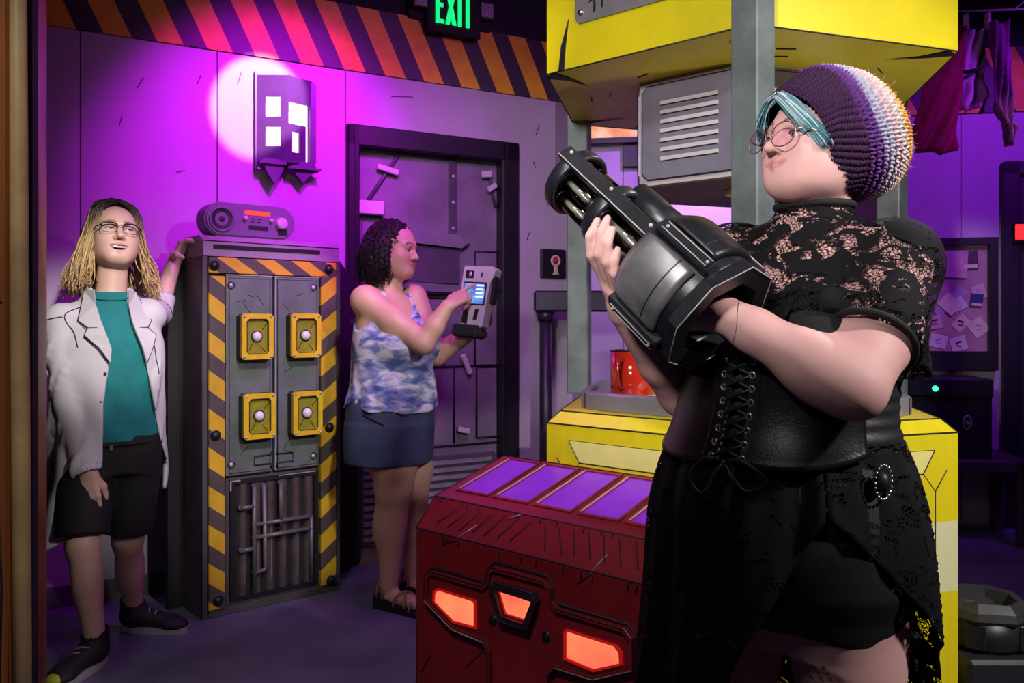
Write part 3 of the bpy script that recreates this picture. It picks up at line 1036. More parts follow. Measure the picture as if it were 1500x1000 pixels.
loft_poly(mb, [(rhex(0.525, 0.10), 0.963), (rhex(0.530, 0.10), 0.968), (rhex(0.530, 0.10), 1.010), (rhex(0.522, 0.10), 1.016), (rhex(0.497, 0.09), 1.016), (rhex(0.492, 0.09), 1.002), (rhex(0.2, 0.04), 1.002)])
mb.m = 1
for (x, y) in (rhex(0.531, 0.10)[2::5]):
    mb.ink([(x, y, 0.967), (x, y, 1.012)], 0.0015)
RIM = mat('grey_tabletop_rim', (0.32, 0.30, 0.34), 0.30, 0.3, var=0.12, scale=10)
top = obj('tabletop', mb, [RIM, INK], kiosk)
mb = MB()
for k in (4, 5, 0, 1):
    t0, t1 = math.radians(270 + 60 * k), math.radians(270 + 60 * (k + 1))
    for (r0, r1) in ((0.40, 0.43), (0.30, 0.37)):
        q = [(r * math.cos(t), r * math.sin(t)) for r, t in ((r0, t0), (r1, t0), (r1, t1), (r0, t1))]
        loft_poly(mb, [(q, 1.0015), (q, 1.0045)])
obj('yellow_inlay', mb, YEL, top)
POST = mat('grey_green_post_paint', (0.23, 0.27, 0.275), 0.42, 0.15, var=0.25, scale=7, bump=0.05, bscale=30)
for (k, Rp, z0) in ((0, 0.632, 0.86), (2, 0.60, 0.965), (4, 0.60, 0.965)):
    t = math.radians(270 + 60 * k)
    mb = MB()
    mb.box((Rp * math.cos(t), Rp * math.sin(t), (z0 + 2.9) / 2), (0.074, 0.074, 2.9 - z0), Matrix.Rotation(t + PI / 4 + (0.12 if k == 0 else -0.35), 4, 'Z'), 0.004)
    obj('post', mb, POST, kiosk)
# canopy
CAN = YEL
mb = MB()
loft_poly(mb, [(hexa(0.33), 1.921), (hexa(R0), 1.921), (hexa(R0), 2.75), (hexa(R0 - 0.05), 2.80)])
mb.m = 1
h = hexa(R0 + 0.001)
mb.ink([(x, y, 1.921) for x, y in h + h[:1]], 0.0022)
for phi, dirs in ((240, ((-1, -0.285, 1), (1, 0.27, 1))), (300, ((1, 0.28, 1),))):
    F = face_frame(phi, R0)
    for (sx, x, q) in dirs:
        if phi == 240 and sx == -1:
            mb.prism([(x + 0.052, 2.06), (x + 0.026, 1.99), (x + 0.016, 1.922), (x + 0.036, 1.922), (x + 0.042, 1.99)], -0.003, 0.0, F)
# painted tapering cracks on the underside
hh = hexa(R0)
for k, L_, w in ((5, 0.16, 0.03), (0, 0.13, 0.024), (1, 0.17, 0.026), (4, 0.2, 0.02)):
    p = np.array(hh[k])
    c_ = -unit(p)
    pr = np.array([-c_[1], c_[0]])
    for sg in (1,):
        e1 = p + c_ * 0.012
        q = [e1 - pr * w, e1 + pr * w, p + c_ * L_ * 0.5 + pr * w * 0.9 * sg, p + c_ * L_ + pr * w * 2.2 * sg, p + c_ * L_ * 0.45 + pr * w * 0.1]
        lo = [mb.bm.verts.new((a[0], a[1], 1.9175)) for a in q]
        hi = [mb.bm.verts.new((a[0], a[1], 1.9205)) for a in q]
        f1 = mb.bm.faces.new(lo); f2 = mb.bm.faces.new(hi)
        f1.material_index = f2.material_index = 1
for k in range(10):
    a = rnd.uniform(0, 2 * PI); r = rnd.uniform(0.36, 0.52)
    mb.ink([(r * math.cos(a), r * math.sin(a), 1.920), (r * math.cos(a + 0.12), r * math.sin(a + 0.12), 1.920)], 0.0022)
canopy = obj('canopy', mb, [YEL, INK], kiosk)
F = face_frame(240, R0)
mb = MB()
x0, x1, z0, z1, q = -0.207, 0.215, 2.037, 2.45, 0.014
pl = [(x0, z0 + q), (x0 + q, z0), (x1 - q, z0), (x1, z0 + q), (x1, z1 - q), (x1 - q, z1), (x0 + q, z1), (x0, z1 - q)]
mb.prism(pl, -0.008, 0.0, F)
mb.m = 1
for (xa, za, l, w) in ((-0.14, 2.055, 0.06, 0.008), (-0.115, 2.06, 0.05, 0.006), (-0.095, 2.075, 0.045, 0.005), (-0.04, 2.10, 0.06, 0.004)):
    mb.prism([(xa - w / 2, za), (xa + w / 2, za + 0.006), (xa + w * 0.3, za + l), (xa - w * 0.2, za + l)], -0.0095, -0.007, F)
mb.prism([(-0.16, 2.085), (-0.11, 2.10), (-0.07, 2.125), (-0.11, 2.108), (-0.155, 2.093)], -0.0095, -0.007, F)
plate = obj('grey_plate', mb, [GREYP, INK], canopy)
for (x, z) in ((-0.187, 2.066), (0.195, 2.06), (-0.187, 2.42), (0.195, 2.42)):
    mb = MB()
    mb.lathe([(0, -0.007), (0.007, -0.006), (0.010, 0)], 14, F @ basis((1, 0, 0), (0, 0, 1), (0, 1, 0), (x, -0.008, z)))
    obj('bolt', mb, STEEL, plate)
# vent box below the canopy
VB = mat('lavender_grey_vent_paint', (0.30, 0.27, 0.36), 0.4, 0.2, var=0.15, scale=6)
UND = mat('brown_underside_paint', (0.16, 0.10, 0.03), 0.55, var=0.2)
mb = MB()
loft_poly(mb, [(hexa(0.33), 1.616), (hexa(0.33), 1.9205)])
mb.m = 1
hq = hexa(0.325)
loft_poly(mb, [(hq, 1.612), (hq, 1.617)])
vent = obj('vent_box', mb, [PALE, UND], kiosk)
for phi in (240, 300, 0, 60, 120, 180):
    F = face_frame(phi, 0.33)
    mb = MB()
    x0, x1, z0, z1, q = -0.153, 0.153, 1.632, 1.905, 0.018
    pl = [(x0, z0 + q), (x0 + q, z0), (x1 - q, z0), (x1, z0 + q), (x1, z1 - q), (x1 - q, z1), (x0 + q, z1), (x0, z1 - q)]
    mb.prism(pl, -0.006, 0.0, F)
    mb.m = 1
    for k in range(7):
        z = 1.845 - k * 0.0268
        mb.prism([(-0.09, z), (0.093, z), (0.093, z + 0.0105), (-0.09, z + 0.0105)], -0.0085, -0.005, F)
    mb.m = 2
    for k in range(7):
        z = 1.845 - k * 0.0268
        mb.prism([(-0.09, z - 0.003), (0.093, z - 0.003), (0.093, z), (-0.09, z)], -0.0075, -0.005, F)
    mb.ink([(x, -0.006, z) for x, z in pl + pl[:1]], 0.0018, F)
    obj('vent_panel', mb, [VB, mat('pale_louvre_slot', (0.66, 0.62, 0.64), 0.5, var=0.04) if phi == 240 else bpy.data.materials['pale_louvre_slot'], INK], vent)
mb = MB()
mb.torus((0.06, -0.06, 1.610), 0.085, 0.013, None, 40, 8)
mb.m = 1
mb.cyl((0.06, -0.06, 1.606), (0.06, -0.06, 1.613), 0.080, n=32)
obj('ring_lamp', mb, [mat('pale_yellow_ring', (0.62, 0.55, 0.16), 0.4, var=0.05), BLACKM], vent)

# ------------------------------------------------------------------ things on the kiosk table
mug = thing('mug', 'red enamel mug with a dark rim standing at the left of the kiosk tabletop', 'mug', (0.353, 2.50, 1.003), 0)
REDE = mat('red_enamel', (0.48, 0.022, 0.010), 0.10, var=0.05, coat=0.8)
mb = MB()
mb.lathe([(0, 0.0), (0.060, 0.0), (0.064, 0.004), (0.065, 0.130), (0.0615, 0.130), (0.0605, 0.008), (0, 0.008)], 40)
obj('cup', mb, REDE, mug)
mb = MB()
mb.torus((0, 0, 0.130), 0.0635, 0.0028, None, 40, 8)
obj('rim', mb, mat('dark_enamel_rim', (0.03, 0.008, 0.012), 0.2, var=0), mug)
mb = MB()
hd = unit((-0.55, -0.84, 0))
pts = cr_spline([hd * 0.062 + np.array([0, 0, 0.105]), hd * 0.090 + np.array([0, 0, 0.102]), hd * 0.100 + np.array([0, 0, 0.068]), hd * 0.090 + np.array([0, 0, 0.033]), hd * 0.062 + np.array([0, 0, 0.024])], 6)
mb.tube(pts, 0.0062, 10)
obj('handle', mb, REDE, mug)
t_ = tag(obj('paper_strip', MB().box((0, 0, 0.002), (0.16, 0.035, 0.003), None, 0.001), mat('white_card', (0.7, 0.68, 0.66), 0.5, var=0.05), None, (0.46, 2.42, 1.0065), 0.15), 'white strip of card lying on the kiosk table behind the red mug', 'card')
t_ = tag(obj('marker_pen', MB().cyl((-0.06, 0, 0.009), (0.05, 0, 0.009), 0.009).cyl((0.05, 0, 0.009), (0.065, 0, 0.009), 0.006), mat('purple_plastic', (0.22, 0.03, 0.4), 0.3, var=0), None, (0.47, 2.26, 1.0045), -0.3), 'short purple pen lying on the kiosk table at the right of the red mug', 'pen')
# ------------------------------------------------------------------ red console in front of the kiosk
console = thing('red_console', 'dark red armoured console with glowing red lamps and violet windows on its sloping top', 'console', (-0.252, 2.25, 0), math.radians(-42.8))
CW = 0.738
PX = basis((0, 1, 0), (1, 0, 0), (0, 0, 1))
mb = MB()
mb.prism([(0, 0), (0, 0.676), (0.065, 0.749), (0.335, 0.826), (0.36, 0.80), (0.36, 0)], 0.0, CW, PX)
mb.m = 1
sl = unit((0.27, 0.077))
P2 = lambda x, v: (x, 0.065 + v * 0.9620, 0.749 + v * 0.2735)
for e in ([(0, 0, 0.676), (CW, 0, 0.676)], [(0, 0.065, 0.749), (CW, 0.065, 0.749)], [(0, 0, 0.676), (0, 0.065, 0.749), (0, 0.335, 0.826)], [(0, 0, 0), (0, 0, 0.676)], [(0, 0.335, 0.826), (CW, 0.335, 0.826)]):
    mb.ink(e, 0.002)
B2 = lambda x, v: (x, 0.065 * v / 0.0977 - 0.0006, 0.676 + 0.073 * v / 0.0977)
for (a, b) in (((0.063, 0.025), (0.107, 0.079)), ((0.107, 0.02), (0.145, 0.080)), ((0.151, 0.017), (0.184, 0.08)), ((0.194, 0.02), (0.228, 0.082)), ((0.237, 0.02), (0.271, 0.085)), ((0.28, 0.022), (0.314, 0.083)), ((0.322, 0.023), (0.357, 0.083)),
               ((0.399, 0.084), (0.436, 0.019)), ((0.443, 0.082), (0.485, 0.02)), ((0.485, 0.085), (0.52, 0.024)), ((0.528, 0.085), (0.565, 0.024)), ((0.57, 0.088), (0.601, 0.027)), ((0.612, 0.088), (0.645, 0.027)), ((0.654, 0.09), (0.688, 0.029))):
    mb.ink([B2(*a), B2(*b)], 0.0018)
for x in (0.02, 0.10, 0.12, 0.16, 0.30, 0.37, 0.42, 0.50, 0.55, 0.58, 0.68, 0.70):
    mb.ink([(x, -0.001, 0.676), (x + rnd.uniform(-.006, .006), -0.001, 0.655)], 0.002)
    mb.ink([(x + 0.01, 0.064, 0.7495), (x + 0.012, 0.055, 0.738)], 0.002)
for (a, b) in (((0.16, -0.001, 0.672), (0.10, -0.001, 0.648)), ((0.58, -0.001, 0.672), (0.54, -0.001, 0.64)), ((0.02, -0.001, 0.30), (0.06, -0.001, 0.36)), ((0.19, -0.001, 0.36), (0.25, -0.001, 0.42)), ((0.64, -0.001, 0.60), (0.67, -0.001, 0.57)), ((0.10, -0.001, 0.598), (0.105, -0.001, 0.58))):
    mb.ink([a, b], 0.0018)
mb.m = 2
for (a, b) in (((0.16, 0.001, 0.677), (0.195, 0.028, 0.708)), ((0.285, 0.05, 0.735), (0.315, 0.062, 0.748)), ((0.58, 0.0, 0.677), (0.60, 0.03, 0.71))):
    mb.ink([a, b], 0.0016)
# short hatch at the top rear
mb.m = 1
for k in range(12):
    x = 0.10 + k * 0.05
    mb.ink([P2(x, 0.275), P2(x + 0.006, 0.262)], 0.0018)
# teeth slots under the face plate
for x in (0.31, 0.372, 0.438):
    mb.boxmm((x - 0.014, -0.0012, 0.358), (x + 0.014, 0.0, 0.402))
body = obj('body', mb, [REDP, INK, SILVER], console)
VIO = mat('violet_acrylic_panel', (0.20, 0.03, 0.42), 0.30, var=0.18, scale=9, emit=(0.20, 0.01, 0.62), estr=0.42)
FR = basis((1, 0, 0), (0, 0.2735, -0.9620), (0, 0.9620, 0.2735), (0, 0.065, 0.749))
for k in range(5):
    x0 = 0.046 + k * 0.1385
    x1 = x0 + 0.104
    mb = MB()
    o_ = [(x0 - 0.010, 0.045), (x1 + 0.008, 0.045), (x1 + 0.008, 0.268), (x0 - 0.010, 0.268)]
    i_ = [(x0, 0.054), (x1, 0.054), (x1, 0.260), (x0, 0.260)]
    mb.frame(o_, i_, -0.004, 0.002, FR)
    mb.m = 1
    mb.prism([(x0 - 0.007, 0.056), (x0 - 0.002, 0.056), (x0 - 0.002, 0.258), (x0 - 0.007, 0.258)], -0.0055, -0.003, FR)
    mb.m = 2
    mb.ink([(x, -0.004, z) for x, z in o_[1:3]], 0.0018, FR)
    fr = obj('window_frame', mb, [REDP, SILVER, INK], console)
    mb = MB()
    mb.prism(i_, -0.0012, 0.001, FR)
    obj('violet_window', mb, VIO, fr)


def sym(pts):
    return pts + [(2 * 0.371 - x, z) for x, z in pts[::-1]]


# raised face plate
fp = sym([(0.275, 0.30), (0.275, 0.422), (0.258, 0.442), (0.150, 0.446), (0.045, 0.495), (0.048, 0.561), (0.068, 0.577), (0.254, 0.577), (0.269, 0.590), (0.273, 0.616), (0.288, 0.630)])
inn = sym([(0.281, 0.30), (0.281, 0.425), (0.262, 0.449), (0.152, 0.453), (0.053, 0.499), (0.056, 0.556), (0.072, 0.569), (0.257, 0.569), (0.276, 0.585), (0.280, 0.611), (0.292, 0.622)])
mb = MB()
mb.frame(fp, inn, -0.014, 0.0)
mb.prism(inn, -0.006, 0.0)
mb.m = 1
mb.ink([(x, -0.014, z) for x, z in fp], 0.0022)
mb.ink([(x, -0.0065, z) for x, z in inn], 0.0018)
out2 = [((x - 0.371) * 1.012 + 0.371, (z - 0.46) * 1.06 + 0.46) for x, z in fp[1:-1]]
mb.ink([(x, -0.001, z) for x, z in out2], 0.0035)
mb.m = 2
mb.ink([(x, -0.0145, z + 0.001) for x, z in fp[2:6]], 0.0012)
mb.ink([(x, -0.0145, z + 0.001) for x, z in fp[-7:-2]], 0.0012)
plate = obj('face_plate', mb, [REDP, INK, SILVER], console)


def eye_mat():
    m = bpy.data.materials.new('glowing_red_lamp')
    nt, N, L, B = nodes_of(m)
    tc = N.new('ShaderNodeTexCoord')
    sp = N.new('ShaderNodeTexNoise'); sp.inputs['Scale'].default_value = 5
    L.new(tc.outputs['Object'], sp.inputs['Vector'])
    cr = N.new('ShaderNodeValToRGB')
    cr.color_ramp.elements[0].position = 0.3; cr.color_ramp.elements[0].color = (1.0, 0.06, 0.06, 1)
    cr.color_ramp.elements[1].position = 0.75; cr.color_ramp.elements[1].color = (1.0, 0.28, 0.11, 1)
    L.new(sp.outputs['Fac'], cr.inputs[0]); L.new(cr.outputs[0], B.inputs['Emission Color'])
    B.inputs['Emission Strength'].default_value = 1.15
    B.inputs['Base Color'].default_value = (0.6, 0.05, 0.03, 1)
    B.inputs['Roughness'].default_value = 0.3
    return m


EYE = eye_mat()
EYED = mat('deep_red_lamp_edge', (0.35, 0.01, 0.01), 0.4, var=0, emit=(0.8, 0.01, 0.01), estr=0.35)
eL = [(0.078, 0.500), (0.080, 0.524), (0.094, 0.534), (0.224, 0.534), (0.229, 0.528), (0.229, 0.471), (0.150, 0.467)]
eR = [(2 * 0.371 - x, z) for x, z in eL[::-1]]
eM = [(0.309, 0.577), (0.419, 0.577), (0.396, 0.528), (0.332, 0.528)]
for pl in (eL, eR, eM):
    c = np.mean(pl, axis=0)
    sc_ = lambda s: [((x - c[0]) * s + c[0], (z - c[1]) * (s if s < 1 else 1 + (s - 1) * 2) + c[1]) for x, z in pl]
    if pl is eM:
        mb = MB()
        fo = [(0.300, 0.600), (0.428, 0.600), (0.439, 0.582), (0.412, 0.512), (0.320, 0.512), (0.290, 0.578)]
        fi = [(0.306, 0.582), (0.364, 0.582), (0.424, 0.580), (0.398, 0.524), (0.330, 0.524), (0.3065, 0.576)]
        mb.frame(fo, fi, -0.024, -0.005)
        mb.m = 1
        mb.ink([(x, -0.024, z) for x, z in fo + fo[:1]], 0.0018)
        obj('lamp_surround', mb, [mat('dark_plum_metal', (0.045, 0.025, 0.04), 0.4, 0.3), INK], plate)
    mb = MB()
    mb.frame(sc_(1.05), sc_(0.95), -0.011, -0.005)
    mb.m = 1
    mb.prism(sc_(0.96), -0.008, -0.005)
    obj('lamp', mb, [EYED, EYE], plate)
for (x, z) in ((0.287, 0.502), (0.455, 0.504)):
    mb = MB()
    mb.torus((x, -0.007, z), 0.010, 0.003, Matrix.Rotation(PI / 2, 4, 'X'), 18, 6)
    mb.cyl((x, -0.005, z), (x, -0.012, z), 0.007, n=12)
    obj('bolt', mb, BLACK, plate)

# ------------------------------------------------------------------ background on the back wall
MB_ = Matrix.Translation((BA[0], BA[1], 0)) @ Matrix.Rotation(BAn, 4, 'Z')


def back_thing(name, label, cat):
    return thing(name, label, cat, (BA[0], BA[1], 0), BAn)


def tv_mat():
    m = bpy.data.materials.new('lit_screen_orange_scene')
    nt, N, L, B = nodes_of(m)
    tc = N.new('ShaderNodeTexCoord')
    nz = N.new('ShaderNodeTexNoise'); nz.inputs['Scale'].default_value = 7; nz.inputs['Detail'].default_value = 3
    L.new(tc.outputs['Object'], nz.inputs['Vector'])
    cr = N.new('ShaderNodeValToRGB')
    e = cr.color_ramp.elements
    e[0].position = 0.35; e[0].color = (0.5, 0.12, 0.10, 1)
    e[1].position = 0.7; e[1].color = (1.0, 0.62, 0.50, 1)
    k = e.new(0.52); k.color = (1.0, 0.32, 0.10, 1)
    L.new(nz.outputs['Fac'], cr.inputs[0]); L.new(cr.outputs[0], B.inputs['Emission Color'])
    B.inputs['Emission Strength'].default_value = 1.0
    B.inputs['Base Color'].default_value = (0.02, 0.02, 0.02, 1)
    return m


tv = back_thing('television', 'flat television showing a bright orange picture high on the back wall', 'television')
mb = MB()
mb.boxmm((0.17, -0.07, 2.345), (1.05, -0.01, 2.89), 0.006)
mb.boxmm((0.42, -0.04, 2.2), (0.62, -0.0, 2.345), 0.004)
obj('case', mb, BLACK, tv)
mb = MB()
mb.boxmm((0.195, -0.0725, 2.385), (1.025, -0.069, 2.865))
obj('screen', mb, tv_mat(), tv)

board = back_thing('pin_board', 'black framed pin board full of papers on the violet back wall', 'pin board')
bo = [(2.232, 0.93), (2.62, 0.93), (2.62, 1.715), (2.232, 1.715)]
bi = [(2.265, 1.03), (2.585, 1.03), (2.585, 1.675), (2.265, 1.675)]
mb = MB()
bo = [(1.95, 0.93), (2.62, 0.93), (2.62, 1.715), (1.95, 1.715)]
bi = [(1.99, 1.04), (2.572, 1.04), (2.572, 1.675), (1.99, 1.675)]
mb.frame(bo, bi, -0.05, 0.0)
obj('frame', mb, BLACK, board)
mb = MB()
mb.prism(bi, -0.012, -0.001)
obj('cork', mb, mat('pinkish_board', (0.40, 0.24, 0.30), 0.8, var=0.15, scale=10), board)
PAP = [mat('paper_%s' % n, c, 0.7, var=0.12, scale=25) for n, c in (('pink', (0.55, 0.35, 0.42)), ('cream', (0.62, 0.52, 0.42)), ('lilac', (0.38, 0.28, 0.45)), ('white', (0.6, 0.56, 0.6)))]
PRNT = mat('printed_photo', (0.10, 0.05, 0.08), 0.4, var=0.3, scale=60)
special = [(2.36, 1.56, 0.20, 0.16, 0.05, 0, 'large pale pink sheet pinned at the top left of the pin board'), (2.475, 1.585, 0.085, 0.11, -0.06, -1, 'dark printed photo pinned at the top right of the pin board'),
           (2.51, 1.345, 0.07, 0.075, 0.1, -2, 'small dark blue ticket with a cream edge pinned at the right of the board'), (2.36, 1.32, 0.11, 0.09, 0.75, 1, 'cream square note pinned diamond-wise in the middle of the board')]
for (x, z, w, h, a, mi, lab) in special:
    mb = MB()
    mb.box((0, 0, 0), (w, 0.003, h), Matrix.Rotation(a, 4, 'Y'))
    m_ = [PAP[mi]] if mi >= 0 else [PRNT if mi == -1 else mat('dark_blue_card', (0.03, 0.04, 0.16), 0.5, var=0.2)]
    if mi < 0:
        mb.m = 1
        mb.box((0, -0.001, -h * 0.36), (w * 0.9, 0.003, h * 0.2), Matrix.Rotation(a, 4, 'Y'))
        m_.append(PAP[1])
    o = obj('pinned_paper', mb, m_)
    o.location = MB_ @ Vector((x, -0.022, z)); o.rotation_euler = (0, 0, BAn)
    tag(o, lab, 'paper', 'papers on the pin board')
k = 0
pr = random.Random(3)
for r in range(6):
    for c in range(5):
        x, z = 2.03 + c * 0.125 + pr.uniform(-.02, .02), 1.10 + r * 0.10 + pr.uniform(-.02, .02)
        if x > 2.53 or (z > 1.46 and x > 2.25) or x < 2.1:
            continue
        mb = MB()
        mb.box((0, 0, 0), (pr.uniform(0.06, 0.10), 0.002, pr.uniform(0.06, 0.10)), Matrix.Rotation(pr.uniform(-0.8, 0.8), 4, 'Y'))
        mb.m = 1
        mb.box((0, -0.0008, 0.01), (0.035, 0.002, 0.012), Matrix.Rotation(pr.uniform(-0.5, 0.5), 4, 'Y'))
        mb.box((0, -0.0008, -0.012), (0.03, 0.002, 0.008), Matrix.Rotation(pr.uniform(-0.5, 0.5), 4, 'Y'))
        o = obj('pinned_paper', mb, [pr.choice(PAP), pr.choice((PAP[2], PRNT))])
        o.location = MB_ @ Vector((x, -0.0145 - 0.0006 * (k % 5), z)); o.rotation_euler = (0, 0, BAn)
        tag(o, 'small crumpled note among the overlapping papers low on the pin board', 'paper', 'papers on the pin board')
        k += 1

d2 = obj('door_2', MB().boxmm((2.74, -0.02, 0.01), (3.40, 0.0, 2.08)), mat('dark_violet_door', (0.025, 0.018, 0.04), 0.5), None, (BA[0], BA[1], 0), BAn)
structure(d2)
mb = MB()
mb.boxmm((2.648, -0.05, 0), (2.74, 0.0, 2.16), 0.005).boxmm((3.40, -0.05, 0), (3.50, 0.0, 2.16), 0.005).boxmm((2.648, -0.05, 2.08), (3.50, 0.0, 2.16), 0.005)
obj('door_frame', mb, BLACK, d2)
mb = MB()
mb.boxmm((2.80, -0.03, 0.15), (3.34, -0.018, 0.95), 0.006).boxmm((2.80, -0.03, 1.1), (3.34, -0.018, 1.95), 0.006)
obj('door_panel', mb, mat('dark_violet_panel', (0.02, 0.014, 0.035), 0.5), d2)
wl = back_thing('warning_lamp', 'small glowing red lamp box beside the dark door at the far right', 'lamp')
mb = MB()
mb.boxmm((2.695, -0.075, 1.68), (2.86, -0.0505, 1.80), 0.004)
obj('case', mb, BLACK, wl)
mb = MB()
mb.boxmm((2.70, -0.082, 1.695), (2.855, -0.075, 1.785), 0.003)
obj('lens', mb, mat('lit_red_lens', (0.5, 0.02, 0.02), 0.4, var=0.1, emit=(1.0, 0.03, 0.03), estr=1.2), wl)

# low equipment below the pin board
amp = back_thing('equipment_case', 'black equipment case with a green power light below the pin board', 'equipment')
mb = MB()
mb.boxmm((1.80, -0.42, 0.46), (2.46, -0.06, 0.90), 0.01)
mb.boxmm((1.80, -0.44, 0.80), (2.46, -0.40, 0.90), 0.006)
obj('case', mb, BLACK, amp)
mb = MB()
mb.sph((2.16, -0.441, 0.846), 0.016)
obj('power_light', mb, mat('lit_green_led', (0.02, 0.3, 0.1), 0.4, var=0, emit=(0.05, 1.0, 0.4), estr=2.5), amp)
mb = MB()
mb.torus((2.33, -0.425, 0.66), 0.035, 0.007, Matrix.Rotation(PI / 2, 4, 'X') @ Matrix.Diagonal((0.6, 1, 1, 1)), 20, 6)
mb.cyl((2.33, -0.40, 0.66), (2.33, -0.44, 0.66), 0.012, n=10)
obj('handle', mb, GREYP, amp)
bench = back_thing('bench', 'dark low bench with square legs in front of the far violet wall', 'bench')
DKW = mat('dark_brown_bench_wood', (0.045, 0.032, 0.045), 0.5)
mb = MB()
mb.boxmm((1.70, -0.50, 0.40), (2.64, -0.04, 0.46), 0.006)
obj('bench_top', mb, DKW, bench)
for (x, y) in ((1.74, -0.47), (2.60, -0.47), (1.74, -0.08), (2.60, -0.08)):
    mb = MB()
    mb.boxmm((x - 0.035, y - 0.03, 0), (x + 0.035, y + 0.03, 0.40 if x < 2 else 0.40), 0.004)
    obj('leg', mb, DKW, bench)
post_ = tag(obj('rail_post', MB().boxmm((2.58, -0.62, 0), (2.65, -0.55, 0.62), 0.005), DKW, None, (BA[0], BA[1], 0), BAn), 'short dark square post standing in front of the far bench end', 'post')

# clothes line
cl = tag(obj('clothes_line', MB().tube(cr_spline([(1.2, 4.55, 2.86), (1.9, 4.5, 2.845), (2.45, 4.47, 2.845), (3.6, 4.4, 2.87)], 6), 0.006, 6).tube([(2.62, 4.46, 2.845), (2.9, 4.55, 3.05)], 0.004, 5).tube([(1.2, 4.55, 2.86), (1.2, 4.55, 3.06)], 0.004, 5).tube([(3.6, 4.4, 2.87), (3.6, 4.4, 3.06)], 0.004, 5), mat('pale_rope', (0.35, 0.30, 0.36), 0.7)), 'thin rope clothes line strung under the dark ceiling at the right', 'rope')


def garment(name, label, outline, y0, m, thick=0.012, folds=4, amp=0.02, mats_extra=None):
    """hanging cloth: outline given as rows of (left, right, z); folded in depth"""
    mb = MB()
    nu = 22
    rows = []
    for j, (xl, xr, z) in enumerate(outline):
        row = []
        for i in range(nu + 1):
            u = i / nu
            x = xl + (xr - xl) * u
            y = y0 + amp * math.sin(u * folds * 2 * PI + 0.6 * j) * (0.3 + 0.7 * j / len(outline)) + 0.4 * amp * math.sin(u * 13 + j)
            row.append((x, y, z + 0.008 * math.sin(u * 9 + j)))
        rows.append(row)
    F_, B_ = [[[mb.bm.verts.new((x, y + dy, z)) for x, y, z in r] for r in rows] for dy in (0, thick)]
    fs = []
    for j in range(len(rows) - 1):
        for i in range(nu):
            fs.append(mb.bm.faces.new((F_[j][i], F_[j + 1][i], F_[j + 1][i + 1], F_[j][i + 1])))
            fs.append(mb.bm.faces.new((B_[j][i], B_[j][i + 1], B_[j + 1][i + 1], B_[j + 1][i])))
    for i in range(nu):
        for j in (0, len(rows) - 1):
            fs.append(mb.bm.faces.new((F_[j][i], F_[j][i + 1], B_[j][i + 1], B_[j][i])))
    for j in range(len(rows) - 1):
        for i in (0, nu):
            fs.append(mb.bm.faces.new((F_[j][i], F_[j + 1][i], B_[j + 1][i], B_[j][i])))
    for f in fs:
        f.smooth = True
    bmesh.ops.recalc_face_normals(mb.bm, faces=fs)
    return tag(obj(name, mb, m), label, 'garment', 'clothes on the line')


Yg = 4.46


def gx(px, py, d=Yg):
    p = P(px, py, d)
    return float(p[0]), float(p[2])


def rows_px(r):
    out = []
    for (a, b, y) in r:
        x0, z = gx(a, y)
        x1, _ = gx(b, y)
        out.append((x0, x1, z))
    # denser rows
    o2 = []
    for (p, q) in zip(out[:-1], out[1:]):
        for t in (0, 0.33, 0.66):
            o2.append(tuple(np.array(p) * (1 - t) + np.array(q) * t))
    return o2 + [out[-1]]


garment('red_shirt', 'dark red garment hanging from the clothes line next to the yellow canopy', rows_px([(1400, 1418, 39), (1388, 1416, 62), (1370, 1413, 95), (1352, 1409, 130), (1345, 1407, 165), (1340, 1404, 200), (1338, 1400, 224)]), Yg, mat('dark_red_cloth', (0.30, 0.012, 0.045), 0.8, var=0.2, scale=8), amp=0.025, folds=2)
garment('pale_cloth', 'pale pinkish cloth with a dark strap hanging in the middle of the clothes line', rows_px([(1420, 1448, 42), (1415, 1450, 70), (1413, 1446, 105), (1410, 1444, 118), (1409, 1456, 140), (1406, 1450, 160)]), Yg + 0.03, mat('pale_pink_cloth', (0.50, 0.40, 0.42), 0.8, var=0.2, scale=8), amp=0.03, folds=2)
tag(obj('dark_strap', MB().tube([P(1412, 106, Yg + 0.0), P(1428, 103, Yg - 0.025), P(1446, 93, Yg - 0.03)], 0.010, 6), BLACKM), 'dark strap tied across the pale cloth on the clothes line', 'strap')
garment('purple_scarf', 'ragged dark purple cloth hanging at the right of the clothes line', rows_px([(1440, 1470, 38), (1443, 1471, 75), (1446, 1470, 110), (1447, 1472, 140), (1448, 1474, 158), (1456, 1474, 178), (1464, 1476, 195), (1466, 1472, 215)]), Yg - 0.065, mat('dark_purple_cloth', (0.16, 0.03, 0.13), 0.8, var=0.3, scale=9), amp=0.03, folds=3)
PINW = mat('pale_wood_peg', (0.42, 0.30, 0.30), 0.6)
for (px, py, lab) in ((1416, 34, 'wooden clothes peg holding the dark red garment'), (1448, 32, 'wooden clothes peg between the pale cloth and the purple cloth')):
    x, z = gx(px, py)
    tag(obj('clothes_peg', MB().boxmm((-0.009, -0.016, -0.035), (0.009, -0.005, 0.05), 0.002).boxmm((-0.009, 0.006, -0.035), (0.009, 0.016, 0.05), 0.002).cyl((-0.012, 0, 0.0), (0.012, 0, 0.0), 0.007, n=8), PINW, None, (x, Yg + 0.005, z)), lab, 'clothes peg', 'clothes pegs on the line')

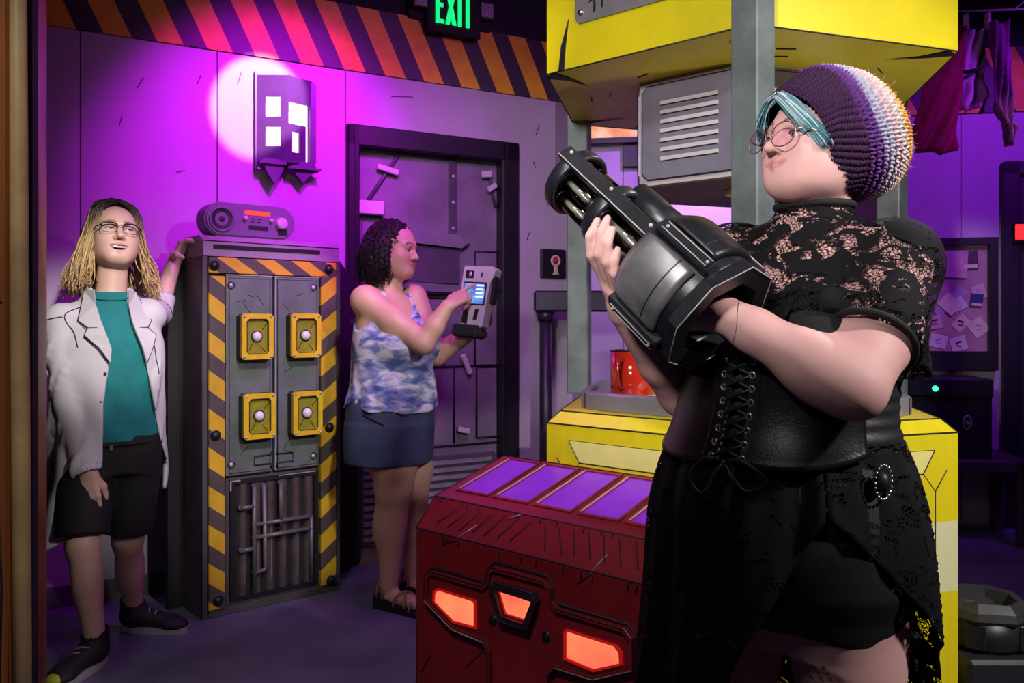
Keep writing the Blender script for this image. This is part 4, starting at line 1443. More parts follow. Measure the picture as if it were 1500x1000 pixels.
# dark rail and crate seen between the wall and the kiosk
rail = thing('pipe_rail', 'dark metal pipe rail standing against the pale wall behind the kiosk', 'rail', (0, 0, 0))
RAILM = mat('dark_violet_metal', (0.035, 0.025, 0.05), 0.4, 0.3)
mb = MB()
mb.boxmm((0.12, 4.62, 1.27), (1.15, 4.74, 1.385), 0.01)
obj('rail_beam', mb, RAILM, rail)
for x in (0.185, 1.09):
    mb = MB()
    mb.cyl((x, 4.68, 0.0), (x, 4.68, 1.27), 0.034)
    mb.cyl((x, 4.68, 1.22), (x, 4.68, 1.275), 0.045)
    obj('leg', mb, RAILM, rail)
cr_ = thing('storage_crate', 'dark violet crate with yellow corner edges behind the kiosk post', 'crate', (0.31, 4.28, 0), 0.2)
mb = MB()
mb.boxmm((-0.13, -0.1, 0), (0.4, 0.2, 0.66), 0.03, 2)
obj('shell', mb, mat('dark_plum_crate', (0.04, 0.02, 0.045), 0.5), cr_)
mb = MB()
mb.tube([(0.03, -0.108, 0.48), (0.015, -0.11, 0.62), (0.04, -0.108, 0.67), (0.42, -0.108, 0.70)], 0.016, 6)
obj('yellow_edge', mb, YEL, cr_)

# bins at the right
bin_ = thing('round_bin', 'dark round bin with a grey ring top standing on a crate at the lower right', 'bin', (1.30, 2.36, 0.34))
BINM = mat('dark_grey_bin', (0.022, 0.022, 0.026), 0.4, 0.3, var=0.2)
mb = MB()
mb.lathe([(0, 0), (0.105, 0), (0.108, 0.01), (0.112, 0.075), (0.09, 0.08)], 32)
for k in range(5):
    t = 2 * PI * k / 5 + 0.3
    mb.box((0.108 * math.cos(t), 0.108 * math.sin(t), 0.04), (0.02, 0.05, 0.07), Matrix.Rotation(t, 4, 'Z'), 0.004)
obj('barrel', mb, BINM, bin_)
mb = MB()
hx = lambda r: [(r * math.cos(2 * PI * k / 8 + 0.2), r * math.sin(2 * PI * k / 8 + 0.2)) for k in range(8)]
loft_poly(mb, [(hx(0.120), 0.075), (hx(0.128), 0.085), (hx(0.122), 0.105), (hx(0.100), 0.125), (hx(0.085), 0.120), (hx(0.08), 0.085)], True, True)
mb.box((0.0, 0.0, 0.10), (0.09, 0.03, 0.012), Matrix.Rotation(0.7, 4, 'Z') @ Matrix.Rotation(0.3, 4, 'X'), 0.003)
obj('ring_lid', mb, mat('grey_ring_lid', (0.07, 0.07, 0.07), 0.35, 0.4, var=0.2), bin_)
tag(obj('bin_crate', MB().boxmm((-0.09, -0.14, 0), (0.40, 0.20, 0.335), 0.01), mat('black_crate', (0.018, 0.015, 0.022), 0.5), None, (1.28, 2.36, 0)), 'low black crate under the round bin at the lower right', 'crate')
# ------------------------------------------------------------------ sculpting: smooth unions on a grid, turned into one surface
class SDF:
    def __init__(s, lo, hi, h):
        s.lo = np.array(lo, np.float32)
        s.h = h
        s.n = np.ceil((np.array(hi) - np.array(lo)) / h).astype(int) + 1
        s.F = np.full(s.n, 0.09, np.float32)

    def add(s, fn, lo, hi, k=0.02, op='u'):
        pad = 0.02 + k
        i0 = np.maximum(np.floor((np.array(lo) - pad - s.lo) / s.h).astype(int), 0)
        i1 = np.minimum(np.ceil((np.array(hi) + pad - s.lo) / s.h).astype(int) + 1, s.n)
        if (i1 <= i0).any():
            return s
        ax = [(s.lo[i] + s.h * np.arange(i0[i], i1[i])).astype(np.float32) for i in range(3)]
        d = fn(ax[0][:, None, None], ax[1][None, :, None], ax[2][None, None, :]).astype(np.float32)
        v = s.F[i0[0]:i1[0], i0[1]:i1[1], i0[2]:i1[2]]
        if op == 'u':
            if k > 0:
                q = np.maximum(k - np.abs(v - d), 0) / k
                v[...] = np.minimum(v, d) - q * q * k * 0.25
            else:
                v[...] = np.minimum(v, d)
        elif op == 's':
            e = -d
            if k > 0:
                q = np.maximum(k - np.abs(v - e), 0) / k
                v[...] = np.maximum(v, e) + q * q * k * 0.25
            else:
                v[...] = np.maximum(v, e)
        return s

    def cap(s, a, b, ra, rb=None, k=0.02, op='u'):
        a, b = np.array(a, float), np.array(b, float)
        rb = ra if rb is None else rb
        ba = b - a
        L2 = max(float(ba @ ba), 1e-12)

        def fn(X, Y, Z):
            x, y, z = X - a[0], Y - a[1], Z - a[2]
            t = np.clip((x * ba[0] + y * ba[1] + z * ba[2]) / L2, 0, 1)
            return np.sqrt((x - t * ba[0]) ** 2 + (y - t * ba[1]) ** 2 + (z - t * ba[2]) ** 2) - (ra + (rb - ra) * t)
        r = max(ra, rb)
        return s.add(fn, np.minimum(a, b) - r, np.maximum(a, b) + r, k, op)

    def cut(s, a, b, r, k=0.004):
        """cut away a flat-ended round bar from a to b"""
        a, b = np.array(a, float), np.array(b, float)
        L = np.linalg.norm(b - a)
        n = (b - a) / L

        def fn(X, Y, Z):
            x, y, z = X - a[0], Y - a[1], Z - a[2]
            t = x * n[0] + y * n[1] + z * n[2]
            rad = np.sqrt(np.maximum(x * x + y * y + z * z - t * t, 0))
            return np.maximum(rad - r, np.maximum(-t, t - L))
        m = r + 0.0
        return s.add(fn, np.minimum(a, b) - m, np.maximum(a, b) + m, k, 's')

    def chain(s, pts, rad, k=0.02, op='u'):
        for i in range(len(pts) - 1):
            s.cap(pts[i], pts[i + 1], rad[i], rad[i + 1], k, op)
        return s

    def ell(s, c, r, R=None, k=0.02, op='u'):
        c, r = np.array(c, float), np.array(r, float)
        R = np.eye(3) if R is None else np.array(R, float)     # columns = axes

        def fn(X, Y, Z):
            x, y, z = X - c[0], Y - c[1], Z - c[2]
            q = [(x * R[0, i] + y * R[1, i] + z * R[2, i]) / r[i] for i in range(3)]
            k0 = np.sqrt(q[0] ** 2 + q[1] ** 2 + q[2] ** 2)
            k1 = np.sqrt((q[0] / r[0]) ** 2 + (q[1] / r[1]) ** 2 + (q[2] / r[2]) ** 2)
            return k0 * (k0 - 1) / np.maximum(k1, 1e-6)
        m = np.sqrt(((R * r[None, :]) ** 2).sum(1))
        return s.add(fn, c - m, c + m, k, op)

    def box(s, c, hs, R=None, rad=0.004, k=0.01, op='u'):
        c, hs = np.array(c, float), np.array(hs, float)
        R = np.eye(3) if R is None else np.array(R, float)

        def fn(X, Y, Z):
            x, y, z = X - c[0], Y - c[1], Z - c[2]
            q = [np.abs(x * R[0, i] + y * R[1, i] + z * R[2, i]) - hs[i] + rad for i in range(3)]
            o = np.sqrt(np.maximum(q[0], 0) ** 2 + np.maximum(q[1], 0) ** 2 + np.maximum(q[2], 0) ** 2)
            return o + np.minimum(np.maximum(np.maximum(q[0], q[1]), q[2]), 0) - rad
        m = (np.abs(R) * hs[None, :]).sum(1)
        return s.add(fn, c - m, c + m, k, op)

    def loft(s, L, k=0.02, op='u', off=0.0, z0=None, z1=None, mod=None):
        """L: Loft; off grows it; optional z limits; mod(u, w, Z, d, t) may cut or ripple"""
        za, zb = (L.z[0] if z0 is None else z0), (L.z[-1] if z1 is None else z1)

        def fn(X, Y, Z):
            zz_ = np.clip(Z, L.z[0], L.z[-1])
            cx, cy, rx, ry = [np.interp(zz_, L.z, L.v[:, i]) for i in range(4)]
            x, y = X - cx, Y - cy
            u = x * L.l[0] + y * L.l[1]
            w = x * L.f[0] + y * L.f[1]
            rx, ry = rx + off, ry + off
            g = np.sqrt((u / rx) ** 2 + (w / ry) ** 2) + 1e-9
            gg = np.sqrt((u / rx ** 2) ** 2 + (w / ry ** 2) ** 2) + 1e-9
            d = g * (g - 1) / gg
            d = np.where(g < 0.3, (g - 1) * np.minimum(rx, ry), d)
            if mod is not None:
                d = mod(u, w, Z, d, np.arctan2(w / ry, u / rx))
            return np.maximum(d, np.maximum(za - Z, Z - zb))
        m = L.v[:, 2:4].max() + off + 0.03
        lo = [L.v[:, 0].min() - m, L.v[:, 1].min() - m, za]
        hi = [L.v[:, 0].max() + m, L.v[:, 1].max() + m, zb]
        return s.add(fn, lo, hi, k, op)

    def surface(s, smooth=1):
        F = s.F
        nx, ny, nz = F.shape
        neg = F < 0
        c0 = neg[:-1, :-1, :-1]
        allin = c0.copy(); anyin = c0.copy()
        for dx in (0, 1):
            for dy in (0, 1):
                for dz in (0, 1):
                    q = neg[dx:nx - 1 + dx, dy:ny - 1 + dy, dz:nz - 1 + dz]
                    allin &= q
                    anyin |= q
        act = anyin & ~allin
        idx = np.argwhere(act)
        cid = np.full(act.shape, -1, np.int32)
        cid[act] = np.arange(len(idx))
        acc = np.zeros((len(idx), 3)); cnt = np.zeros(len(idx))
        cor = [(a, b, c) for a in (0, 1) for b in (0, 1) for c in (0, 1)]
        val = {c: F[idx[:, 0] + c[0], idx[:, 1] + c[1], idx[:, 2] + c[2]] for c in cor}
        for a in cor:
            for ax in range(3):
                if a[ax] == 0:
                    b = list(a); b[ax] = 1; b = tuple(b)
                    va, vb = val[a], val[b]
                    m = (va < 0) != (vb < 0)
                    t = va[m] / (va[m] - vb[m])
                    p = np.tile(np.array(a, float), (m.sum(), 1))
                    p[:, ax] = t
                    acc[m] += p; cnt[m] += 1
        V = s.lo + s.h * (idx + acc / np.maximum(cnt, 1)[:, None])
        Q = []
        for ax in range(3):
            sl0 = [slice(None)] * 3; sl1 = [slice(None)] * 3
            sl0[ax] = slice(0, -1); sl1[ax] = slice(1, None)
            e = np.argwhere(neg[tuple(sl0)] != neg[tuple(sl1)])
            o1, o2 = (ax + 1) % 3, (ax + 2) % 3
            ok = (e[:, o1] > 0) & (e[:, o2] > 0) & (e[:, o1] < F.shape[o1] - 1) & (e[:, o2] < F.shape[o2] - 1)
            e = e[ok]
            inside = neg[e[:, 0], e[:, 1], e[:, 2]]
            def cell(d1, d2):
                q = e.copy(); q[:, o1] -= d1; q[:, o2] -= d2
                return cid[q[:, 0], q[:, 1], q[:, 2]]
            q = np.stack([cell(1, 1), cell(0, 1), cell(0, 0), cell(1, 0)], 1)
            q[~inside] = q[~inside][:, ::-1]
            Q.append(q)
        Q = np.concatenate(Q)
        Q = Q[(Q >= 0).all(1)]
        for _ in range(smooth):
            S = np.zeros_like(V); n = np.zeros(len(V))
            for a, b in ((0, 1), (1, 2), (2, 3), (3, 0)):
                np.add.at(S, Q[:, a], V[Q[:, b]]); np.add.at(n, Q[:, a], 1)
                np.add.at(S, Q[:, b], V[Q[:, a]]); np.add.at(n, Q[:, b], 1)
            V = V * 0.5 + 0.5 * S / np.maximum(n, 1)[:, None]
        return V, Q


class Loft:
    """stack of ellipses: rows (z, cx, cy, lateral radius, front radius) about a body facing f"""

    def __init__(s, rows, f, m=6):
        s.f = unit([f[0], f[1]])
        s.l = np.array([-s.f[1], s.f[0]])
        r = np.array(cr_spline(sorted(rows), m))
        s.z = np.maximum.accumulate(r[:, 0]) + np.arange(len(r)) * 1e-7
        s.v = r[:, 1:]

    def at(s, z, ang, off=0.0):
        """surface point; ang 0 = front, positive toward the person's left"""
        cx, cy, rx, ry = [float(np.interp(z, s.z, s.v[:, i])) for i in range(4)]
        u, w = (rx + off) * math.sin(ang), (ry + off) * math.cos(ang)
        return np.array([cx + u * s.l[0] + w * s.f[0], cy + u * s.l[1] + w * s.f[1], z])


def mesh_from(name, V, Q, color=None):
    me = bpy.data.meshes.new(name)
    me.vertices.add(len(V)); me.loops.add(Q.size); me.polygons.add(len(Q))
    me.vertices.foreach_set('co', V.astype(np.float32).ravel())
    me.loops.foreach_set('vertex_index', Q.astype(np.int32).ravel())
    me.polygons.foreach_set('loop_start', np.arange(0, Q.size, Q.shape[1], dtype=np.int32))
    me.polygons.foreach_set('loop_total', np.full(len(Q), Q.shape[1], dtype=np.int32))
    me.polygons.foreach_set('use_smooth', np.ones(len(Q), dtype=bool))
    me.update(calc_edges=True)
    if color is not None:
        a = me.color_attributes.new('Col', 'FLOAT_COLOR', 'POINT')
        a.data.foreach_set('color', np.concatenate([color, np.ones((len(V), 1))], 1).astype(np.float32).ravel())
    return me


def sculpt(name, S, m, parent, color=None, smooth=1):
    """turn the field into one mesh object under a thing whose base is parent.location"""
    V, Q = S.surface(smooth)
    col = color(V) if color is not None else None
    off = np.array(parent.location) if parent is not None else np.zeros(3)
    o = obj(name, mesh_from(name, V - off, Q, col), m, parent)
    o['_'] = 0
    del o['_']
    S.V, S.Q = V, Q
    return o


def bvh(S):
    return BVHTree.FromPolygons([tuple(v) for v in S.V], [tuple(q) for q in S.Q])


def stick(tree, pts, lift=0.001):
    """drop points on the nearest spot of a surface"""
    out = []
    for p in pts:
        q, n, _, _ = tree.find_nearest(Vector(p))
        out.append(q + n * lift)
    return out


def child(name, mb, m, parent):
    """part given in world coordinates"""
    off, p = Vector((0, 0, 0)), parent
    while p:
        off += p.location
        p = p.parent
    bmesh.ops.translate(mb.bm, verts=mb.bm.verts[:], vec=-off)
    return obj(name, mb, m, parent)


def frame3(fwd, up=(0, 0, 1), roll=0.0):
    """columns: left, forward, up"""
    f = unit(fwd)
    l = unit(np.cross(np.array(up, float), f))
    u = np.cross(f, l)
    if roll:
        c, s_ = math.cos(roll), math.sin(roll)
        l, u = l * c + u * s_, u * c - l * s_
    return np.stack([l, f, u], 1)


def rot_to(v, axis, ang):
    v, a = np.array(v, float), unit(axis)
    return v * math.cos(ang) + np.cross(a, v) * math.sin(ang) + a * (a @ v) * (1 - math.cos(ang))


class Head:
    def __init__(s, c, R, sc):
        s.c, s.R, s.sc, s.zs = np.array(c, float), np.array(R, float), sc, 1.0

    def w(s, x, y, z):
        return s.c + s.R @ (np.array([x, y, z if z > 0 else z * s.zs]) * s.sc)

    def loc(s, V):
        p = ((V - s.c) @ s.R) / s.sc
        p[:, 2] = np.where(p[:, 2] < 0, p[:, 2] / s.zs, p[:, 2])
        return p

    def sculpt(s, S, fat=0.0, smile=False, open_mouth=False, male=False):
        w, R, q = s.w, s.R, s.sc
        E = lambda c, r, k=0.02, op='u': S.ell(w(*c), np.array(r) * q, R, k * q, op)
        C = lambda a, b, ra, rb, k=0.012, op='u': S.cap(w(*a), w(*b), ra * q, rb * q, k * q, op)
        E((0, -0.018, 0.040), (0.075, 0.094, 0.082))
        E((0, 0.030, 0.012), (0.066, 0.066, 0.070), 0.03)
        E((0, 0.028, -0.050), (0.057 + fat, 0.058, 0.062), 0.04)
        C((-0.018, 0.070, -0.098), (0.018, 0.070, -0.098), 0.017, 0.017, 0.03)
        for x in (-1, 1):
            E((x * (0.034 + fat * 0.5), 0.048, -0.036), (0.032, 0.035, 0.036), 0.04)
            E((x * (0.033 + fat * 0.8), 0.014, -0.048), (0.028, 0.056, 0.046), 0.035)
            C((x * 0.052, -0.002, -0.062), (x * 0.020, 0.060, -0.098), 0.016 + fat * 0.4, 0.014, 0.045)
            C((x * 0.012, 0.088, 0.019), (x * 0.048, 0.073, 0.020), 0.0095, 0.008, 0.018)
            E((x * 0.032, 0.096, -0.001), (0.019, 0.018, 0.0115), 0.012, 's')
        if fat > 0:
            E((0, 0.022, -0.088), (0.052, 0.050, 0.026), 0.045)
        for x in (-1, 1):
            E((x * 0.032, 0.0740, -0.001), (0.0160, 0.0145, 0.0140), 0.004)
            E((x * 0.032, 0.0765, 0.0075), (0.0165, 0.0150, 0.0085), 0.003)
            E((x * 0.032, 0.0750, -0.0120), (0.0160, 0.0145, 0.0075), 0.003)
        # nose
        C((0, 0.086, 0.014), (0, 0.111, -0.029), 0.0080, 0.0100, 0.010)
        E((0, 0.115, -0.034), (0.0115, 0.0115, 0.0098), 0.006)
        for x in (-1, 1):
            E((x * 0.0130, 0.101, -0.038), (0.0078, 0.0095, 0.0078), 0.005)
            E((x * 0.006, 0.108, -0.0460), (0.0035, 0.004, 0.004), 0.002, 's')
        # mouth
        cz = 0.004 if smile else 0.0
        if open_mouth:
            E((0, 0.092, -0.0700), (0.031, 0.024, 0.0100), 0.003, 's')
            for sg in (-1, 1):
                C((0, 0.0955, -0.0605), (sg * 0.019, 0.0905, -0.0595), 0.0042, 0.0038, 0.004)
                C((sg * 0.019, 0.0905, -0.0595), (sg * 0.034, 0.079, -0.061 + cz), 0.0038, 0.003, 0.004)
                C((0, 0.0945, -0.0850), (sg * 0.019, 0.0895, -0.0810), 0.0052, 0.0045, 0.004)
                C((sg * 0.019, 0.0895, -0.0810), (sg * 0.034, 0.079, -0.062 + cz), 0.0045, 0.003, 0.004)
        else:
            for sg in (-1, 1):
                C((sg * 0.004, 0.0950, -0.0625), (sg * 0.030, 0.081, -0.066 + cz), 0.0062, 0.0030, 0.006)
                C((0, 0.0940, -0.0750), (sg * 0.025, 0.082, -0.070 + cz), 0.0075, 0.0042, 0.006)
                C((0, 0.1030, -0.0687), (sg * 0.032, 0.0845, -0.0670 + cz), 0.0014, 0.0012, 0.0015, 's')
                C((sg * 0.031, 0.084, -0.066 + cz), (sg * 0.034, 0.080, -0.069 + cz), 0.0016, 0.0016, 0.003, 's')
        # ears
        for x in (-1, 1):
            A = s.R @ np.array([[0.9, x * 0.35, 0], [-x * 0.35, 0.9, 0.25], [0, -0.25, 0.97]]).T
            A = np.stack([unit(A[:, i]) for i in range(3)], 1)
            S.ell(w(x * 0.077, -0.012, -0.006), np.array((0.009, 0.019, 0.031)) * q, A, 0.008 * q)
            S.ell(w(x * 0.086, -0.006, -0.002), np.array((0.006, 0.010, 0.018)) * q, A, 0.004 * q, 's')

    def paint(s, V, base, lip, brow=None, mw=0.027, mh=0.0115):
        """albedo per vertex: skin, lips, eyebrows"""
        n = len(V)
        col = np.tile(np.array(base, float), (n, 1))
        p = s.loc(V)
        near = (np.abs(p) < 0.16).all(1)
        x, y, z = np.abs(p[:, 0]), p[:, 1], p[:, 2]
        edge = mh * (1 - (x / (mw + 0.003)) ** 2) - np.abs(z + 0.0695 - 0.004 * (x / 0.025))
        wt = np.where(near & (y > 0.075) & (x < mw + 0.003), np.clip(edge / 0.0045 + 0.2, 0, 1), 0)[:, None]
        col = col * (1 - wt) + np.array(lip) * wt
        if brow is not None:
            edge = 0.0046 - np.abs(z - (0.0225 + 0.006 * np.sin((x - 0.012) / 0.04 * PI)))
            wt = np.where(near & (y > 0.05) & (x > 0.012) & (x < 0.052), np.clip(edge / 0.0025 + 0.15, 0, 1), 0)[:, None] * 0.85
            col = col * (1 - wt) + np.array(brow) * wt
        return col

    def eyes(s, parent, iris, look=(0, 0, 0)):
        for sx in (-1, 1):
            mb = MB()
            c = s.w(sx * 0.032, 0.0785, -0.002)
            d = unit(s.R @ np.array([look[0], 1.0, look[2]]))
            r = 0.0128 * s.sc
            mb.sph(c, r, n=16)
            mb.m = 1
            mb.lathe([(0.0058 * s.sc, 0), (0.004 * s.sc, 0.0007), (0, 0.0009)], 16, Matrix.Translation(c + d * (r * 0.905)) @ Vector(d).to_track_quat('Z', 'Y').to_matrix().to_4x4())
            mb.m = 2
            mb.lathe([(0.0028 * s.sc, 0), (0, 0.0003)], 12, Matrix.Translation(c + d * (r * 0.99)) @ Vector(d).to_track_quat('Z', 'Y').to_matrix().to_4x4())
            child('eye', mb, [EYEW, iris, INK], parent)
            mb = MB()
            ln = [s.w(sx * (0.032 + 0.0155 * q), 0.0925 - 0.0075 * q * q + 0.0010, 0.0012 + 0.0022 * (1 - q * q)) for q in np.linspace(-1, 1.08, 11)]
            mb.tube(ln, [0.0007 * s.sc] + [0.0013 * s.sc] * 9 + [0.0006 * s.sc], 6)
            child('eyelashes', mb, BLACKM, parent)


EYEW = mat('eye_white', (0.75, 0.70, 0.70), 0.2, var=0, coat=0.6)
IRISB = mat('grey_blue_iris', (0.12, 0.16, 0.20), 0.2, var=0)
IRISN = mat('brown_iris', (0.06, 0.03, 0.02), 0.2, var=0)


def hand(S, W, d, n, side, curls, sc=1.0, spread=0.10, thumb=None, k=0.007, wr=0.026):
    """one hand: W wrist, d wrist-to-knuckles, n out of the palm, side toward the thumb. Returns finger chains."""
    W, d = np.array(W, float), unit(d)
    n = unit(np.array(n) - d * (np.array(n) @ d))
    s_ = unit(np.array(side) - d * (np.array(side) @ d) - n * (np.array(side) @ n))
    off = [0.030, 0.010, -0.010, -0.028]
    ln = [0.088, 0.092, 0.087, 0.078]
    fl = [0.072, 0.080, 0.074, 0.058]
    fr = [0.0092, 0.0095, 0.0090, 0.0080]
    tips = []
    for i in range(4):
        a = W + s_ * off[i] * 0.55 * sc + d * 0.012 * sc
        K = W + d * ln[i] * sc + s_ * off[i] * sc - n * 0.002 * sc
        S.cap(a, K, 0.0135 * sc, 0.0112 * sc, 0.016)
        dd = unit(d + s_ * spread * (1.5 - i) * 0.66)
        pts, rr = [K], [fr[i] * sc * 1.05]
        th = 0.0
        c = curls[i] if hasattr(curls[i], '__len__') else (curls[i], curls[i] * 1.05, curls[i] * 0.65)
        p = K
        for j, q in enumerate((0.46, 0.30, 0.24)):
            th += c[j]
            v = dd * math.cos(th) + n * math.sin(th)
            p = p + v * fl[i] * q * sc
            pts.append(p); rr.append(fr[i] * sc * (0.97, 0.90, 0.76)[j])
        S.chain(pts, rr, k)
        tips.append(pts)
    th = thumb or ((0.45, 0.35, 0.80, 0.046), (0.80, 0.35, 0.42, 0.034), (0.95, 0.25, 0.10, 0.027))
    p = W + d * 0.022 * sc + s_ * 0.020 * sc + n * 0.004 * sc
    pts = [p]
    for (a, b, c, L_) in th:
        p = p + unit(d * a + n * b + s_ * c) * L_ * sc
        pts.append(p)
    S.chain(pts, [0.0145 * sc, 0.0118 * sc, 0.0102 * sc, 0.0082 * sc], 0.010)
    tips.append(pts)
    return tips


def nails(col, V, tips, base, palm=None):
    for pts in tips:
        tip, prev = np.array(pts[-1]), np.array(pts[-2])
        ax = unit(tip - prev)
        bend = np.cross(np.array(pts[1]) - np.array(pts[0]), tip - prev)
        back = np.cross(ax, bend)
        back = unit(back) if np.linalg.norm(back) > 1e-6 else np.array([0, -1, 0])
        r = V - (tip - ax * 0.001)
        a, b = r @ ax, r @ back
        t = np.linalg.norm(r - a[:, None] * ax - b[:, None] * back, axis=1)
        m = (np.abs(a) < 0.008) & (b > 0.003) & (b < 0.014) & (t < 0.0052)
        col[m] = base
    return col


def strands(mb, guides, n, jit, r0=0.0022, r1=0.0007, colors=None, rng=None, m=6, sides=4, wave=0.0, wf=3.0):
    """tapered hair strands scattered round guide curves"""
    rng = rng or np.random.default_rng(1)
    start = len(mb.bm.verts)
    info = []
    for i in range(n):
        g = guides[rng.integers(len(guides))]
        g2 = guides[rng.integers(len(guides))] if len(guides) > 1 else g
        t = rng.uniform(0, 0.5)
        pts = [np.array(a) * (1 - t) + np.array(b) * t for a, b in zip(g, g2)] if len(g) == len(g2) else [np.array(a) for a in g]
        j = rng.normal(0, jit, 3)
        pts = [p + j * (0.4 + 0.6 * q / len(pts)) for q, p in enumerate(pts)]
        c = cr_spline(pts, m)
        if wave > 0:
            ph, a1, a2 = rng.uniform(0, 6.28), rng.normal(0, 1, 3), rng.normal(0, 1, 3)
            c = [p + wave * (q / len(c)) * (unit(a1) * math.sin(ph + wf * 6.28 * q / len(c)) + unit(a2) * math.cos(ph * 2 + wf * 6.28 * q / len(c))) for q, p in enumerate(c)]
        k = len(c)
        rr = [(r0 + (r1 - r0) * (q / (k - 1)) ** 2) for q in range(k)]
        v0 = len(mb.bm.verts)
        mb.tube(c, rr, sides)
        info.append((v0, k, sides, rng.uniform(0, 1)))
    return info


def hair_obj(name, mb, info, colfn, m, parent):
    """strand mesh with a colour that runs along each strand: colfn(t, random) -> rgb"""
    n = len(mb.bm.verts)
    col = np.zeros((n, 4), np.float32)
    col[:, 3] = 1
    for (v0, k, sd, rr) in info:
        for q in range(k):
            col[v0 + q * sd: v0 + (q + 1) * sd, :3] = colfn(q / (k - 1), rr)
    o = child(name, mb, m, parent)
    a = o.data.color_attributes.new('Col', 'FLOAT_COLOR', 'POINT')
    a.data.foreach_set('color', col.ravel())
    return o


def wire_glasses(parent, H, mats, w=0.027, h=0.024, wire=0.0011, y=0.112, z=-0.006, x=0.036, square=False, half=False, drop=0.0):
    """frame and two lenses in head space"""
    def rim(sx):
        pts = []
        for k in range(28):
            t = 2 * PI * k / 28
            c, s_ = math.cos(t), math.sin(t)
            if square:
                c, s_ = math.copysign(abs(c) ** 0.6, c), math.copysign(abs(s_) ** 0.6, s_)
            px = sx * x + w * c
            pts.append((px, y - 0.26 * (abs(px) - 0.01) ** 1.0 * 0.55 - drop * s_, z + h * s_))
        return pts
    rims = [[H.w(*p) for p in rim(sx)] for sx in (-1, 1)]
    mb = MB()
    for r in rims:
        mb.tube(r, wire * H.sc, 6, closed=True)
    if half:
        for r in rims:
            mb.tube(r[1:14], wire * 2.6 * H.sc, 6)
    mb.tube([H.w(-(x - w), y - 0.002, z + h * 0.2), H.w(0, y + 0.004, z + h * 0.42), H.w(x - w, y - 0.002, z + h * 0.2)], wire * 1.2 * H.sc, 6)
    for sx in (-1, 1):
        q = rim(sx)
        e = max(q, key=lambda p: abs(p[0]))
        mb.tube([H.w(e[0], e[1], z + h * 0.35), H.w(sx * 0.076, e[1] - 0.02, z + h * 0.38), H.w(sx * 0.081, -0.005, z + h * 0.3), H.w(sx * 0.08, -0.03, z - 0.008)], wire * (2.2 if half else 1.2) * H.sc, 6)
    g = child('eyeglass_frame', mb, mats[0], parent)
    for r in rims:
        mb = MB()
        c = np.mean(r, axis=0)
        vs = [mb.bm.verts.new(p) for p in r]
        f = H.R[:, 1]
        cv = mb.bm.verts.new(c + f * 0.0015)
        for i in range(len(vs)):
            mb.bm.faces.new((vs[i], vs[(i + 1) % len(vs)], cv))
        for fc in mb.bm.faces:
            fc.smooth = True
        bmesh.ops.translate(mb.bm, verts=mb.bm.verts[:], vec=-Vector(parent.location))
        obj('lens', mb, mats[1], g)
    return g


def lens_mat(name, tint, gloss):
    m = bpy.data.materials.new(name)
    nt, N, L, B = nodes_of(m)
    N.remove(B)
    out = [n for n in N if n.type == 'OUTPUT_MATERIAL'][0]
    tr = N.new('ShaderNodeBsdfTransparent'); tr.inputs[0].default_value = (*tint, 1)
    gl = N.new('ShaderNodeBsdfGlossy'); gl.inputs['Roughness'].default_value = 0.03
    fr = N.new('ShaderNodeLayerWeight'); fr.inputs['Blend'].default_value = gloss
    mx = N.new('ShaderNodeMixShader')
    L.new(fr.outputs['Fresnel'], mx.inputs[0]); L.new(tr.outputs[0], mx.inputs[1]); L.new(gl.outputs[0], mx.inputs[2])
    L.new(mx.outputs[0], out.inputs[0])
    return m


def lace_mat(name, col, net=260.0, flower=13.0, open_=0.54, stretch=(1, 1, 1), sheen=0.3):
    """black lace: solid flowers over a fine open net"""
    m = bpy.data.materials.new(name)
    nt, N, L, B = nodes_of(m)
    tc = N.new('ShaderNodeTexCoord')
    mp = N.new('ShaderNodeMapping'); mp.inputs['Scale'].default_value = stretch
    L.new(tc.outputs['Object'], mp.inputs[0])
    vo = N.new('ShaderNodeTexVoronoi'); vo.feature = 'DISTANCE_TO_EDGE'; vo.inputs['Scale'].default_value = net
    L.new(tc.outputs['Object'], vo.inputs['Vector'])
    lt = N.new('ShaderNodeMath'); lt.operation = 'LESS_THAN'; lt.inputs[1].default_value = 0.085
    L.new(vo.outputs['Distance'], lt.inputs[0])
    nz = N.new('ShaderNodeTexNoise'); nz.inputs['Scale'].default_value = flower; nz.inputs['Detail'].default_value = 3; nz.inputs['Distortion'].default_value = 1.4
    L.new(mp.outputs[0], nz.inputs['Vector'])
    g = N.new('ShaderNodeMath'); g.operation = 'LESS_THAN'; g.inputs[1].default_value = open_
    L.new(nz.outputs['Fac'], g.inputs[0])
    mxx = N.new('ShaderNodeMath'); mxx.operation = 'MAXIMUM'
    L.new(lt.outputs[0], mxx.inputs[0]); L.new(g.outputs[0], mxx.inputs[1])
    L.new(mxx.outputs[0], B.inputs['Alpha'])
    B.inputs['Base Color'].default_value = (*col, 1)
    B.inputs['Roughness'].default_value = 0.8
    B.inputs['Specular IOR Level'].default_value = 0.15
    bp = N.new('ShaderNodeBump'); bp.inputs['Strength'].default_value = 0.4; bp.inputs['Distance'].default_value = 0.002
    L.new(nz.outputs['Fac'], bp.inputs['Height']); L.new(bp.outputs[0], B.inputs['Normal'])
    return m
